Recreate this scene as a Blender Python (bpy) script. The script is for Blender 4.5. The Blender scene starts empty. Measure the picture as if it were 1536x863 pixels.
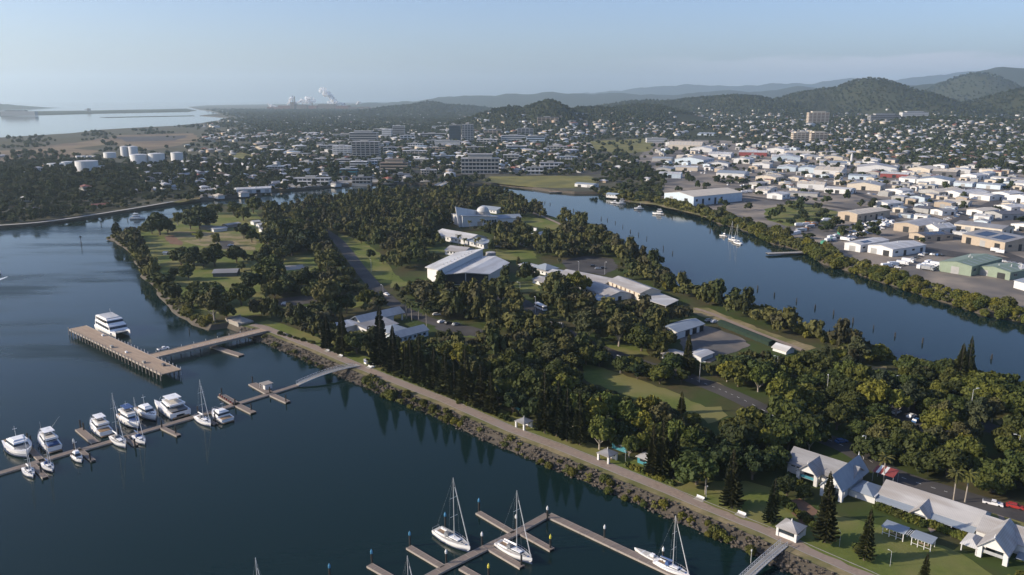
import bpy, math, random
import numpy as np
from mathutils import Vector

# ---------------------------------------------------------------- camera, sky, sun, exposure
C = bpy.context.scene
COL = C.collection
R = math.radians
F, H, CX, CY, HOR = 1195.0, 120.0, 768.0, 431.5, 147.0     # focal length in photo pixels, camera height, photo centre, horizon row
PITCH = math.atan((CY - HOR) / F)
cam = bpy.data.objects.new('camera', bpy.data.cameras.new('camera'))
COL.objects.link(cam)
cam.data.sensor_width = 36.0
cam.data.lens = 36.0 * F / 1536.0
cam.data.clip_start = 1.0
cam.data.clip_end = 200000.0
cam.location = (0, 0, H)
cam.rotation_euler = (math.pi / 2 - PITCH, 0, 0)
C.camera = cam

SUN_AZ, SUN_EL = 188.0, 23.0                                # azimuth of the direction towards the sun, counted from +X
w = bpy.data.worlds.new('World'); C.world = w; w.use_nodes = True
nt = w.node_tree; nt.nodes.clear()
sky = nt.nodes.new('ShaderNodeTexSky'); sky.sky_type = 'NISHITA'; sky.sun_disc = False
sky.sun_elevation = R(SUN_EL); sky.sun_rotation = R(90.0 - SUN_AZ)
sky.altitude = 100; sky.air_density = 1.0; sky.dust_density = 1.6; sky.ozone_density = 1.5
bg = nt.nodes.new('ShaderNodeBackground'); bg.inputs['Strength'].default_value = 0.112
wo = nt.nodes.new('ShaderNodeOutputWorld')
# a low bank of cloud over the mountains to the right, laid out by direction
tc = nt.nodes.new('ShaderNodeTexCoord'); sx = nt.nodes.new('ShaderNodeSeparateXYZ'); nt.links.new(tc.outputs['Generated'], sx.inputs[0])
def mrange(src, a, b_, c, d):
    n_ = nt.nodes.new('ShaderNodeMapRange'); n_.interpolation_type = 'SMOOTHSTEP'
    for i_, v_ in ((1, a), (2, b_), (3, c), (4, d)): n_.inputs[i_].default_value = v_
    nt.links.new(src, n_.inputs[0]); return n_.outputs[0]
def mul(a, b_):
    n_ = nt.nodes.new('ShaderNodeMath'); n_.operation = 'MULTIPLY'; nt.links.new(a, n_.inputs[0]); nt.links.new(b_, n_.inputs[1]); return n_.outputs[0]
cm = nt.nodes.new('ShaderNodeMapping'); cm.inputs['Scale'].default_value = (14, 14, 60); nt.links.new(tc.outputs['Generated'], cm.inputs[0])
cn = nt.nodes.new('ShaderNodeTexNoise'); cn.inputs['Scale'].default_value = 1.0; cn.inputs['Detail'].default_value = 6; nt.links.new(cm.outputs[0], cn.inputs['Vector'])
edge = nt.nodes.new('ShaderNodeMath'); edge.operation = 'MULTIPLY_ADD'; edge.inputs[1].default_value = -0.022; nt.links.new(cn.outputs[0], edge.inputs[0]); nt.links.new(sx.outputs[2], edge.inputs[2])
cover = mul(mrange(edge.outputs[0], 0.030, 0.036, 1, 0), mrange(sx.outputs[0], 0.05, 0.42, 0, 0.8))
tint = nt.nodes.new('ShaderNodeMix'); tint.data_type = 'RGBA'; tint.blend_type = 'MULTIPLY'; tint.inputs[0].default_value = 1; tint.inputs[7].default_value = (0.86, 0.94, 1.24, 1)
nt.links.new(sky.outputs[0], tint.inputs[6])
cl = nt.nodes.new('ShaderNodeMix'); cl.data_type = 'RGBA'; cl.inputs[7].default_value = (4.6, 4.8, 5.4, 1)
nt.links.new(cover, cl.inputs[0]); nt.links.new(tint.outputs[2], cl.inputs[6])
nt.links.new(cl.outputs[2], bg.inputs['Color']); nt.links.new(bg.outputs[0], wo.inputs[0])

sl = bpy.data.lights.new('sun', 'SUN'); sl.energy = 5.0; sl.angle = R(0.5); sl.color = (1.0, 0.86, 0.68)
so = bpy.data.objects.new('sun', sl); COL.objects.link(so)
sd = Vector((math.cos(R(SUN_EL)) * math.cos(R(SUN_AZ)), math.cos(R(SUN_EL)) * math.sin(R(SUN_AZ)), math.sin(R(SUN_EL))))
so.rotation_euler = sd.to_track_quat('Z', 'Y').to_euler()
C.view_settings.view_transform = 'Standard'; C.view_settings.look = 'None'
C.view_settings.exposure = 0.47; C.view_settings.gamma = 1.0; C.view_settings.use_curve_mapping = False
HAZE = 5.6e-5
C.cycles.volume_bounces = 3

rnd = random.Random(11)
nrg = np.random.default_rng(11)
cp, sp = math.cos(PITCH), math.sin(PITCH)

def G(px, py, z=0.0):
    """photo pixel -> point on the level z"""
    u = CY - py
    d = (px - CX, F * cp + u * sp, -F * sp + u * cp)
    t = (z - H) / d[2]
    return Vector((d[0] * t, d[1] * t, z))

def PX(x, y, z=0.0):
    dz = z - H
    dep = y * cp - dz * sp
    return CX + F * x / dep, CY - F * (y * sp + dz * cp) / dep

# ---------------------------------------------------------------- relief
HILLS = []     # x, y, height, spread x, spread y
def hill(px, py_top, dist, wpx, depth, base=3.0):
    """a rise whose top shows at (px, py_top) at this distance; wpx = half width in photo pixels"""
    x = (px - CX) / F * dist
    h = H + (HOR - py_top - 4.5) / F * dist
    HILLS.append((x, dist, h - base, wpx / F * dist, depth))
hill(1288, 117, 4600, 42, 420); hill(1345, 132, 4400, 50, 420); hill(1200, 134, 5000, 48, 500); hill(1110, 140, 4700, 60, 500)
hill(1436, 111, 6800, 42, 600); hill(1545, 124, 4000, 55, 500); hill(1640, 112, 4200, 70, 600); hill(1230, 130, 6000, 40, 600)
hill(1040, 143, 5200, 60, 600); hill(960, 146, 5600, 60, 500)
hill(822, 151, 3200, 34, 330); hill(765, 158, 3300, 46, 350); hill(885, 157, 3500, 70, 400); hill(960, 154, 3900, 60, 400)
hill(648, 150, 6400, 30, 500); hill(612, 155, 6400, 40, 500); hill(690, 154, 6800, 40, 500)
hill(1480, 106, 9500, 90, 900); hill(1540, 110, 9000, 80, 900); hill(1390, 122, 8600, 80, 900)
HILLS.append((-640, 1130, 17, 130, 105)); HILLS.append((-430, 1290, 9, 120, 100)); HILLS.append((-800, 1010, 17, 130, 100))
HILLS.append((900, 3100, 26, 380, 380)); HILLS.append((1500, 3000, 42, 450, 450))
_ph = [(rnd.uniform(0, 6.28), rnd.uniform(-1, 1), rnd.uniform(-1, 1), s) for s in (900, 700, 420, 300, 210, 150, 110, 90)]
def relief(x, y):
    """numpy: rise over the level town"""
    x = np.asarray(x, float); y = np.asarray(y, float)
    h = np.zeros_like(x)
    for (a, b, hh, sx, sy) in HILLS:
        h = h + (hh * np.exp(-0.5 * ((x - a) / sx) ** 2 - 0.5 * ((y - b) / sy) ** 2)) ** 4
    h = h ** 0.25
    n = np.zeros_like(x)
    for (p, kx, ky, s) in _ph:
        n = n + np.sin((kx * x + ky * y) * 6.28 / s + p) * (s / 900.0)
    return np.maximum(h * (1 + 0.05 * n) - 1.0, 0.0)
LAND = 3.0
def gz(x, y):
    return LAND + float(relief(x, y))
def GT(px, py, over=0.0):
    """photo pixel -> point on the mainland relief"""
    z = LAND
    p = G(px, py, z + over)
    d0 = 300.0
    u = CY - py
    d = Vector((px - CX, F * cp + u * sp, -F * sp + u * cp)); d /= d.y
    if py > 195 and px > 330:
        return Vector((p.x, p.y, gz(p.x, p.y)))
    while d0 < 20000:
        q = Vector((0, 0, H)) + d * d0
        if q.z - over <= gz(q.x, q.y):
            return Vector((q.x, q.y, gz(q.x, q.y)))
        d0 *= 1.006
    return Vector((p.x, p.y, LAND))

# ---------------------------------------------------------------- materials
MATS = {}
def mat(name, c1, c2=None, scale=1.0, rough=0.7, bump=0.0, bscale=None, rand=0.0, metallic=0.0, spec=0.4, stretch=None, c3=None, big=None, hue=None, ribs=0):
    """two- or three-tone procedural surface; rand = brightness spread between copies"""
    m = bpy.data.materials.new(name); m.use_nodes = True
    n = m.node_tree.nodes; l = m.node_tree.links
    b = n['Principled BSDF']
    b.inputs['Roughness'].default_value = rough; b.inputs['Metallic'].default_value = metallic
    b.inputs['Specular IOR Level'].default_value = spec
    if c2 is None: c2 = tuple(v * 0.72 for v in c1)
    tc = n.new('ShaderNodeTexCoord'); src = tc.outputs['Object']
    if stretch:
        mp = n.new('ShaderNodeMapping'); mp.inputs['Scale'].default_value = stretch
        l.new(src, mp.inputs[0]); src = mp.outputs[0]
    no = n.new('ShaderNodeTexNoise'); no.inputs['Scale'].default_value = scale; no.inputs['Detail'].default_value = 5; no.inputs['Roughness'].default_value = 0.65
    l.new(src, no.inputs['Vector'])
    rp = n.new('ShaderNodeValToRGB'); rp.color_ramp.elements[0].position = 0.32; rp.color_ramp.elements[1].position = 0.68
    rp.color_ramp.elements[0].color = (*c1, 1); rp.color_ramp.elements[1].color = (*c2, 1)
    l.new(no.outputs[0], rp.inputs[0]); out = rp.outputs[0]
    if c3:
        n2 = n.new('ShaderNodeTexNoise'); n2.inputs['Scale'].default_value = big or scale / 8; n2.inputs['Detail'].default_value = 3
        l.new(src, n2.inputs['Vector'])
        r2 = n.new('ShaderNodeValToRGB'); r2.color_ramp.elements[0].position = 0.42; r2.color_ramp.elements[1].position = 0.6
        l.new(n2.outputs[0], r2.inputs[0])
        mx = n.new('ShaderNodeMix'); mx.data_type = 'RGBA'; mx.inputs[7].default_value = (*c3, 1)
        l.new(r2.outputs[0], mx.inputs[0]); l.new(out, mx.inputs[6]); out = mx.outputs[2]
    if ribs:
        wv = n.new('ShaderNodeTexWave'); wv.bands_direction = 'X'; wv.inputs['Scale'].default_value = 0.314 / ribs; wv.inputs['Distortion'].default_value = .4
        l.new(tc.outputs['Object'], wv.inputs['Vector'])
        rr_ = n.new('ShaderNodeMapRange'); rr_.inputs[3].default_value = .88; rr_.inputs[4].default_value = 1.04; l.new(wv.outputs['Fac'], rr_.inputs[0])
        h2 = n.new('ShaderNodeHueSaturation'); l.new(rr_.outputs[0], h2.inputs['Value']); l.new(out, h2.inputs['Color']); out = h2.outputs[0]
    if rand or hue:
        oi = n.new('ShaderNodeObjectInfo')
        if hue:
            r3 = n.new('ShaderNodeValToRGB'); cr = r3.color_ramp
            while len(cr.elements) < len(hue): cr.elements.new(0.5)
            for i, hc in enumerate(hue):
                cr.elements[i].position = i / max(1, len(hue) - 1); cr.elements[i].color = (*hc, 1)
            l.new(oi.outputs['Random'], r3.inputs[0])
            mx = n.new('ShaderNodeMix'); mx.data_type = 'RGBA'; mx.blend_type = 'MULTIPLY'; mx.inputs[0].default_value = 1
            l.new(out, mx.inputs[6]); l.new(r3.outputs[0], mx.inputs[7]); out = mx.outputs[2]
        if rand:
            mr = n.new('ShaderNodeMapRange'); mr.inputs[3].default_value = 1 - rand; mr.inputs[4].default_value = 1 + rand
            l.new(oi.outputs['Random'], mr.inputs[0])
            hs = n.new('ShaderNodeHueSaturation'); l.new(mr.outputs[0], hs.inputs['Value']); l.new(out, hs.inputs['Color']); out = hs.outputs[0]
    l.new(out, b.inputs['Base Color'])
    if bump:
        bn = n.new('ShaderNodeTexNoise'); bn.inputs['Scale'].default_value = bscale or scale * 3; bn.inputs['Detail'].default_value = 4
        l.new(src, bn.inputs['Vector'])
        bp = n.new('ShaderNodeBump'); bp.inputs['Strength'].default_value = bump; bp.inputs['Distance'].default_value = 0.3
        l.new(bn.outputs[0], bp.inputs['Height']); l.new(bp.outputs[0], b.inputs['Normal'])
    MATS[name] = m
    return m

def attr_mat(name, rough=0.75, spec=0.3, scale=0.3, var=0.25):
    """colour of every copy kept on the mesh (attribute 'tint'), broken by noise"""
    m = bpy.data.materials.new(name); m.use_nodes = True
    n = m.node_tree.nodes; l = m.node_tree.links; b = n['Principled BSDF']
    b.inputs['Roughness'].default_value = rough; b.inputs['Specular IOR Level'].default_value = spec
    a = n.new('ShaderNodeAttribute'); a.attribute_name = 'tint'
    tc = n.new('ShaderNodeTexCoord'); no = n.new('ShaderNodeTexNoise'); no.inputs['Scale'].default_value = scale; no.inputs['Detail'].default_value = 4
    l.new(tc.outputs['Object'], no.inputs['Vector'])
    mr = n.new('ShaderNodeMapRange'); mr.inputs[3].default_value = 1 - var; mr.inputs[4].default_value = 1 + var
    l.new(no.outputs[0], mr.inputs[0])
    hs = n.new('ShaderNodeHueSaturation'); l.new(mr.outputs[0], hs.inputs['Value']); l.new(a.outputs['Color'], hs.inputs['Color'])
    l.new(hs.outputs[0], b.inputs['Base Color'])
    return m

# ---------------------------------------------------------------- mesh helper
class MB:
    def __init__(s, o=(0, 0, 0), rz=0.0):
        s.v = []; s.f = []; s.m = []; s.at(o, rz)
    def at(s, o=(0, 0, 0), rz=0.0):
        s.o = o; s.c, s.s = math.cos(rz), math.sin(rz); return s
    def add(s, vs, fs, mi=0):
        b = len(s.v)
        for (x, y, z) in vs:
            s.v.append((s.o[0] + x * s.c - y * s.s, s.o[1] + x * s.s + y * s.c, s.o[2] + z))
        for f in fs:
            s.f.append([b + i for i in f]); s.m.append(mi)
        return s
    def box(s, x0, x1, y0, y1, z0, z1, mi=0):
        return s.add([(x0, y0, z0), (x1, y0, z0), (x1, y1, z0), (x0, y1, z0), (x0, y0, z1), (x1, y0, z1), (x1, y1, z1), (x0, y1, z1)],
                     [(3, 2, 1, 0), (4, 5, 6, 7), (0, 1, 5, 4), (1, 2, 6, 5), (2, 3, 7, 6), (3, 0, 4, 7)], mi)
    def prism(s, pts, z0, z1, mi=0):
        n = len(pts)
        return s.add([(x, y, z0) for x, y in pts] + [(x, y, z1) for x, y in pts],
                     [tuple(range(n - 1, -1, -1)), tuple(range(n, 2 * n))] + [(i, (i + 1) % n, n + (i + 1) % n, n + i) for i in range(n)], mi)
    def extr_x(s, sec, x0, x1, mi=0):
        """closed section in (y, z) run along x"""
        n = len(sec)
        return s.add([(x0, y, z) for y, z in sec] + [(x1, y, z) for y, z in sec],
                     [tuple(range(n - 1, -1, -1)), tuple(range(n, 2 * n))] + [(i, (i + 1) % n, n + (i + 1) % n, n + i) for i in range(n)], mi)
    def cone(s, x, y, z0, z1, r0, r1, n=8, mi=0, cap=True):
        vs = [(x + r0 * math.cos(6.2832 * i / n), y + r0 * math.sin(6.2832 * i / n), z0) for i in range(n)] + \
             [(x + r1 * math.cos(6.2832 * i / n), y + r1 * math.sin(6.2832 * i / n), z1) for i in range(n)]
        fs = [(i, (i + 1) % n, n + (i + 1) % n, n + i) for i in range(n)]
        if cap: fs += [tuple(range(n - 1, -1, -1)), tuple(range(n, 2 * n))]
        return s.add(vs, fs, mi)
    def tube(s, p, q, r, r2=None, n=5, mi=0):
        p = Vector(p); q = Vector(q); d = (q - p)
        if d.length < 1e-6: return s
        d.normalize()
        a = d.orthogonal().normalized(); b = d.cross(a)
        r2 = r if r2 is None else r2
        vs = []
        for (c, rr) in ((p, r), (q, r2)):
            for i in range(n):
                t = 6.2832 * i / n
                vs.append(tuple(c + a * (rr * math.cos(t)) + b * (rr * math.sin(t))))
        return s.add(vs, [(i, (i + 1) % n, n + (i + 1) % n, n + i) for i in range(n)] + [tuple(range(n - 1, -1, -1)), tuple(range(n, 2 * n))], mi)
    def loft(s, rings, mi=0, cap=True):
        n = len(rings[0]); vs = [p for r in rings for p in r]; fs = []
        for k in range(len(rings) - 1):
            for i in range(n):
                j = (i + 1) % n
                fs.append((k * n + i, k * n + j, (k + 1) * n + j, (k + 1) * n + i))
        if cap: fs += [tuple(range(n - 1, -1, -1)), tuple(range((len(rings) - 1) * n, len(rings) * n))]
        return s.add(vs, fs, mi)
    def build(s, name, mats, parent=None, smooth=False):
        me = bpy.data.meshes.new(name)
        me.from_pydata(s.v, [], s.f)
        if not isinstance(mats, (list, tuple)): mats = [mats]
        for m in mats: me.materials.append(m)
        if len(mats) > 1: me.polygons.foreach_set('material_index', s.m)
        if smooth: me.polygons.foreach_set('use_smooth', [True] * len(me.polygons))
        me.update()
        o = bpy.data.objects.new(name, me); COL.objects.link(o)
        if parent is not None: o.parent = parent
        return o

def npmesh(name, v, f, mats, tint=None, mi=None):
    """many quads at once (v: n,3  f: m,4)"""
    me = bpy.data.meshes.new(name)
    k = f.shape[1]
    me.vertices.add(len(v)); me.vertices.foreach_set('co', v.astype(np.float32).ravel())
    me.loops.add(f.size); me.loops.foreach_set('vertex_index', f.astype(np.int32).ravel())
    me.polygons.add(len(f)); me.polygons.foreach_set('loop_start', np.arange(0, f.size, k, dtype=np.int32))
    try: me.polygons.foreach_set('loop_total', np.full(len(f), k, dtype=np.int32))
    except Exception: pass
    for m in (mats if isinstance(mats, (list, tuple)) else [mats]): me.materials.append(m)
    if mi is not None: me.polygons.foreach_set('material_index', mi.astype(np.int32))
    if tint is not None:
        a = me.attributes.new('tint', 'FLOAT_COLOR', 'POINT')
        c = np.ones((len(v), 4), np.float32); c[:, :3] = tint
        a.data.foreach_set('color', c.ravel())
    me.update(calc_edges=True)
    o = bpy.data.objects.new(name, me); COL.objects.link(o)
    return o

def tag(o, label=None, cat=None, group=None, kind=None):
    if label: o['label'] = label
    if cat: o['category'] = cat
    if group: o['group'] = group
    if kind: o['kind'] = kind
    return o
def thing(name, label, cat, loc=(0, 0, 0), rz=0.0, group=None):
    o = bpy.data.objects.new(name, None); COL.objects.link(o)
    o.empty_display_size = 0.5
    o.location = loc; o.rotation_euler = (0, 0, rz)
    return tag(o, label, cat, group)
CH = {}
def kids(o):
    if o.name not in CH: CH[o.name] = list(o.children)
    return CH[o.name]
def copy_tree(o, parent=None):
    c = o.copy(); COL.objects.link(c); c.parent = parent
    for k in kids(o): copy_tree(k, c)
    return c

# ---------------------------------------------------------------- wording
ORD = ['nearest', 'second nearest', 'third nearest', 'fourth nearest', 'fifth nearest', 'sixth nearest', 'seventh nearest', 'eighth nearest', 'ninth nearest', 'tenth nearest']
def nth(i):
    if i < 10: return ORD[i]
    k = i + 1
    return '%d%s nearest' % (k, 'th' if 10 <= k % 100 <= 20 else {1: 'st', 2: 'nd', 3: 'rd'}.get(k % 10, 'th'))
def autolabel(items, marks):
    """items: (object, look, px, py); names each by the closest findable landmark, the side it stands on, and its rank there"""
    buck = {}
    for (o, look, px, py) in items:
        best = min(marks, key=lambda m: (m[1] - px) ** 2 + (2.2 * (m[2] - py)) ** 2)
        dx, dy = px - best[1], 2.2 * (py - best[2])
        side = ('right of' if dx > 0 else 'left of') if abs(dx) > abs(dy) else ('in front of' if dy > 0 else 'behind')
        buck.setdefault((look, side, best[0]), []).append((dx * dx + dy * dy, id(o), o))
    for (look, side, mk), L in buck.items():
        L.sort(key=lambda t: t[0])
        for i, (_, _, o) in enumerate(L):
            o['label'] = '%s %s the %s%s' % (look, side, mk, '' if len(L) == 1 else ', %s' % nth(i))

def inpoly(px, py, poly):
    r = False; j = len(poly) - 1
    for i in range(len(poly)):
        xi, yi = poly[i]; xj, yj = poly[j]
        if (yi > py) != (yj > py) and px < (xj - xi) * (py - yi) / (yj - yi) + xi: r = not r
        j = i
    return r
def inpoly_np(px, py, poly):
    r = np.zeros(px.shape, bool); j = len(poly) - 1
    for i in range(len(poly)):
        xi, yi = poly[i]; xj, yj = poly[j]
        if yi != yj:
            c = ((yi > py) != (yj > py)) & (px < (xj - xi) * (py - yi) / (yj - yi) + xi)
            r ^= c
        j = i
    return r
def segdist(p, a, b):
    ax, ay = a[0], a[1]; dx, dy = b[0] - ax, b[1] - ay
    t = ((p[0] - ax) * dx + (p[1] - ay) * dy) / max(1e-9, dx * dx + dy * dy); t = min(1, max(0, t))
    return math.hypot(p[0] - ax - t * dx, p[1] - ay - t * dy)
A45 = R(45.0)
U = Vector((math.cos(-A45), math.sin(-A45), 0)); V = Vector((math.cos(A45), math.sin(A45), 0))   # along the promenade / away from it
# ================================================================ materials
m_grass = mat('lawn_grass', (0.125, 0.150, 0.036), (0.090, 0.115, 0.030), 0.35, 0.95, 0.3, 3.0, spec=0.1, c3=(0.17, 0.16, 0.06), big=0.045)
m_dry = mat('dry_grass', (0.29, 0.235, 0.14), (0.19, 0.155, 0.08), 0.6, 0.95, spec=0.1, c3=(0.13, 0.13, 0.05), big=0.08)
m_litter = mat('park_ground', (0.050, 0.052, 0.022), (0.075, 0.062, 0.032), 0.25, 0.95, spec=0.1, c3=(0.045, 0.065, 0.018), big=0.03)
m_asph = mat('asphalt', (0.062, 0.058, 0.055), (0.045, 0.043, 0.042), 0.5, 0.85, spec=0.2, c3=(0.075, 0.07, 0.066), big=0.06)
m_paving = mat('promenade_paving', (0.30, 0.235, 0.185), (0.20, 0.155, 0.122), 0.9, 0.85, spec=0.2, c3=(0.25, 0.20, 0.165), big=0.2)
m_conc = mat('concrete', (0.36, 0.34, 0.31), (0.27, 0.26, 0.24), 0.8, 0.85, spec=0.25, c3=(0.31, 0.29, 0.25), big=0.1)
m_gravel = mat('yard_gravel', (0.22, 0.185, 0.15), (0.15, 0.13, 0.11), 0.2, 0.95, spec=0.1, c3=(0.11, 0.105, 0.10), big=0.035)
m_brown = mat('bare_earth', (0.20, 0.12, 0.08), (0.15, 0.095, 0.065), 0.3, 0.95, spec=0.1)
m_rock = mat('revetment_rock', (0.15, 0.125, 0.10), (0.07, 0.06, 0.05), 0.7, 0.9, 0.5, 2.0, spec=0.2, rand=0.2)
m_mud = mat('bank_mud', (0.085, 0.07, 0.052), (0.055, 0.048, 0.036), 0.4, 0.8, spec=0.3)
m_town = mat('town_ground', (0.060, 0.062, 0.035), (0.105, 0.10, 0.085), 0.05, 0.95, spec=0.1, c3=(0.08, 0.075, 0.045), big=0.012)
m_ind = mat('industrial_ground', (0.30, 0.25, 0.195), (0.19, 0.17, 0.145), 0.045, 0.92, spec=0.15, c3=(0.12, 0.112, 0.105), big=0.02)
m_hill = mat('hill_ground', (0.030, 0.038, 0.017), (0.045, 0.046, 0.024), 0.02, 0.95, spec=0.05)
m_yfield = mat('yellow_grass', (0.21, 0.185, 0.06), (0.16, 0.155, 0.055), 0.08, 0.95, spec=0.1, c3=(0.12, 0.12, 0.05), big=0.025)
m_bfield = mat('brown_field', (0.17, 0.125, 0.085), (0.12, 0.095, 0.07), 0.02, 0.95, spec=0.1, c3=(0.20, 0.155, 0.10), big=0.008)
m_line = mat('road_paint', (0.75, 0.75, 0.72), (0.6, 0.6, 0.58), 2.0, 0.7)

m_white = mat('white_paint', (0.61, 0.61, 0.60), (0.53, 0.53, 0.52), 0.5, 0.6, rand=0.08)
m_cream = mat('cream_wall', (0.56, 0.50, 0.41), (0.47, 0.42, 0.345), 0.4, 0.8)
m_tan = mat('tan_wall', (0.40, 0.33, 0.25), (0.33, 0.27, 0.205), 0.4, 0.8)
m_rwhite = mat('white_metal_roof', (0.58, 0.58, 0.575), (0.44, 0.44, 0.43), 0.25, 0.5, stretch=(0.3, 1.5, 1), ribs=.5, c3=(0.42, 0.41, 0.39), big=0.12)
m_rgrey = mat('grey_metal_roof', (0.27, 0.27, 0.275), (0.20, 0.20, 0.205), 0.3, 0.5, stretch=(0.3, 1.5, 1), ribs=.4, c3=(0.20, 0.19, 0.18), big=0.15)
m_rpale = mat('pale_metal_roof', (0.40, 0.39, 0.38), (0.31, 0.305, 0.30), 0.3, 0.5, stretch=(0.3, 1.5, 1), ribs=.4, c3=(0.29, 0.27, 0.25), big=0.15)
m_rcream = mat('cream_metal_roof', (0.58, 0.51, 0.40), (0.47, 0.415, 0.33), 0.25, 0.55, stretch=(0.3, 1.5, 1))
m_rblue = mat('blue_grey_roof', (0.25, 0.285, 0.32), (0.20, 0.23, 0.26), 0.3, 0.5, stretch=(0.3, 1.5, 1))
m_rdark = mat('dark_roof', (0.10, 0.10, 0.11), (0.075, 0.075, 0.08), 0.3, 0.6)
m_rgreen = mat('green_metal_roof', (0.19, 0.24, 0.17), (0.15, 0.195, 0.14), 0.25, 0.55, stretch=(0.3, 1.5, 1))
m_dgreen = mat('dark_green_metal', (0.030, 0.048, 0.036), (0.022, 0.036, 0.027), 0.4, 0.95, spec=0.05)
m_wgreen = mat('green_wall', (0.22, 0.27, 0.20), (0.18, 0.22, 0.165), 0.3, 0.7)
m_wblue = mat('pale_blue_wall', (0.48, 0.56, 0.62), (0.40, 0.47, 0.53), 0.3, 0.7)
m_wgrey = mat('grey_wall', (0.33, 0.33, 0.32), (0.26, 0.26, 0.255), 0.3, 0.8)
m_rred = mat('red_tile_roof', (0.24, 0.105, 0.075), (0.18, 0.08, 0.058), 0.5, 0.8)
m_rbrown = mat('brown_roof', (0.19, 0.135, 0.10), (0.14, 0.10, 0.075), 0.5, 0.8)
m_red = mat('red_paint', (0.24, 0.05, 0.045), (0.19, 0.04, 0.035), 0.5, 0.6)
m_teal = mat('turquoise_wall', (0.05, 0.22, 0.27), (0.04, 0.18, 0.22), 0.5, 0.7)
m_dark = mat('dark_opening', (0.012, 0.013, 0.015), (0.02, 0.021, 0.023), 0.5, 0.5)
m_glass = mat('dark_glass', (0.03, 0.042, 0.055), (0.02, 0.028, 0.036), 0.2, 0.12, spec=0.6)
m_solar = mat('solar_panel', (0.018, 0.022, 0.035), (0.012, 0.014, 0.022), 0.8, 0.2, spec=0.6)
m_timber = mat('timber_deck', (0.35, 0.26, 0.18), (0.25, 0.185, 0.13), 1.2, 0.85, stretch=(0.4, 3, 1), c3=(0.35, 0.26, 0.18), big=0.3)
m_pont = mat('pontoon_deck', (0.21, 0.172, 0.138), (0.145, 0.12, 0.10), 1.5, 0.85, stretch=(3, 0.4, 1), c3=(0.19, 0.15, 0.125), big=0.4)
m_edge = mat('pontoon_edge', (0.33, 0.29, 0.25), (0.25, 0.22, 0.19), 1.5, 0.8)
m_pile = mat('dark_pile', (0.030, 0.027, 0.024), (0.018, 0.017, 0.016), 1.0, 0.7)
m_cap_b = mat('blue_pile_cap', (0.05, 0.22, 0.38), (0.04, 0.18, 0.31), 2, 0.5)
m_cap_y = mat('yellow_pile_cap', (0.55, 0.48, 0.05), (0.45, 0.40, 0.05), 2, 0.5)
m_steel = mat('galvanised_steel', (0.50, 0.51, 0.52), (0.40, 0.41, 0.42), 1.0, 0.45, metallic=0.3)
m_gel = mat('boat_gelcoat', (0.80, 0.79, 0.77), (0.72, 0.71, 0.69), 0.6, 0.3, spec=0.5)
m_bdeck = mat('boat_deck', (0.52, 0.49, 0.44), (0.42, 0.39, 0.34), 1.0, 0.7)
m_bblue = mat('blue_canvas', (0.035, 0.085, 0.22), (0.03, 0.065, 0.17), 1.0, 0.7)
m_bgrey = mat('grey_canvas', (0.16, 0.17, 0.18), (0.12, 0.125, 0.135), 1.0, 0.7)
m_bteal = mat('boat_stripe', (0.03, 0.05, 0.10), (0.025, 0.04, 0.08), 1.0, 0.5)
m_teak = mat('teak_deck', (0.28, 0.19, 0.11), (0.22, 0.15, 0.09), 1.5, 0.7)
m_alum = mat('mast_aluminium', (0.62, 0.62, 0.61), (0.53, 0.53, 0.52), 1.0, 0.4, metallic=0.3)
m_foam = mat('water_foam', (0.75, 0.78, 0.80), (0.45, 0.52, 0.56), 0.8, 0.6)
m_bark = mat('bark', (0.12, 0.095, 0.07), (0.08, 0.065, 0.05), 1.5, 0.9)
m_palebark = mat('pale_bark', (0.34, 0.30, 0.25), (0.25, 0.22, 0.18), 1.5, 0.9)
def leafm(name, a, b, hue): return mat(name, tuple(v * .88 for v in a), tuple(v * .56 for v in b), 0.9, 0.7, spec=0.15, hue=hue)
HUE = [(0.62, 0.74, 0.70), (1.0, 1.05, 0.9), (1.45, 1.25, 0.8), (0.8, 0.95, 0.9), (1.9, 1.6, 0.95), (1.15, 0.98, 0.8), (0.72, 0.76, 0.72)]
m_leaf = leafm('olive_foliage', (0.070, 0.085, 0.024), (0.043, 0.057, 0.017), HUE)
m_leafd = leafm('dark_foliage', (0.040, 0.056, 0.020), (0.028, 0.040, 0.015), HUE)
m_leafl = leafm('light_foliage', (0.125, 0.138, 0.034), (0.085, 0.098, 0.024), HUE)
m_leafg = leafm('grey_foliage', (0.075, 0.083, 0.044), (0.052, 0.058, 0.033), HUE)
m_pine = leafm('pine_foliage', (0.034, 0.042, 0.018), (0.023, 0.030, 0.013), HUE)
m_palm = leafm('palm_frond', (0.085, 0.095, 0.032), (0.06, 0.07, 0.022), HUE)
m_mang = leafm('mangrove_foliage', (0.110, 0.120, 0.030), (0.066, 0.076, 0.021), HUE)
m_tree_far = attr_mat('far_foliage', 0.8, 0.1, 0.12, 0.4)
m_far = attr_mat('far_house_paint', 0.7, 0.3, 0.2, 0.12)
m_trunkf = m_bark

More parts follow.
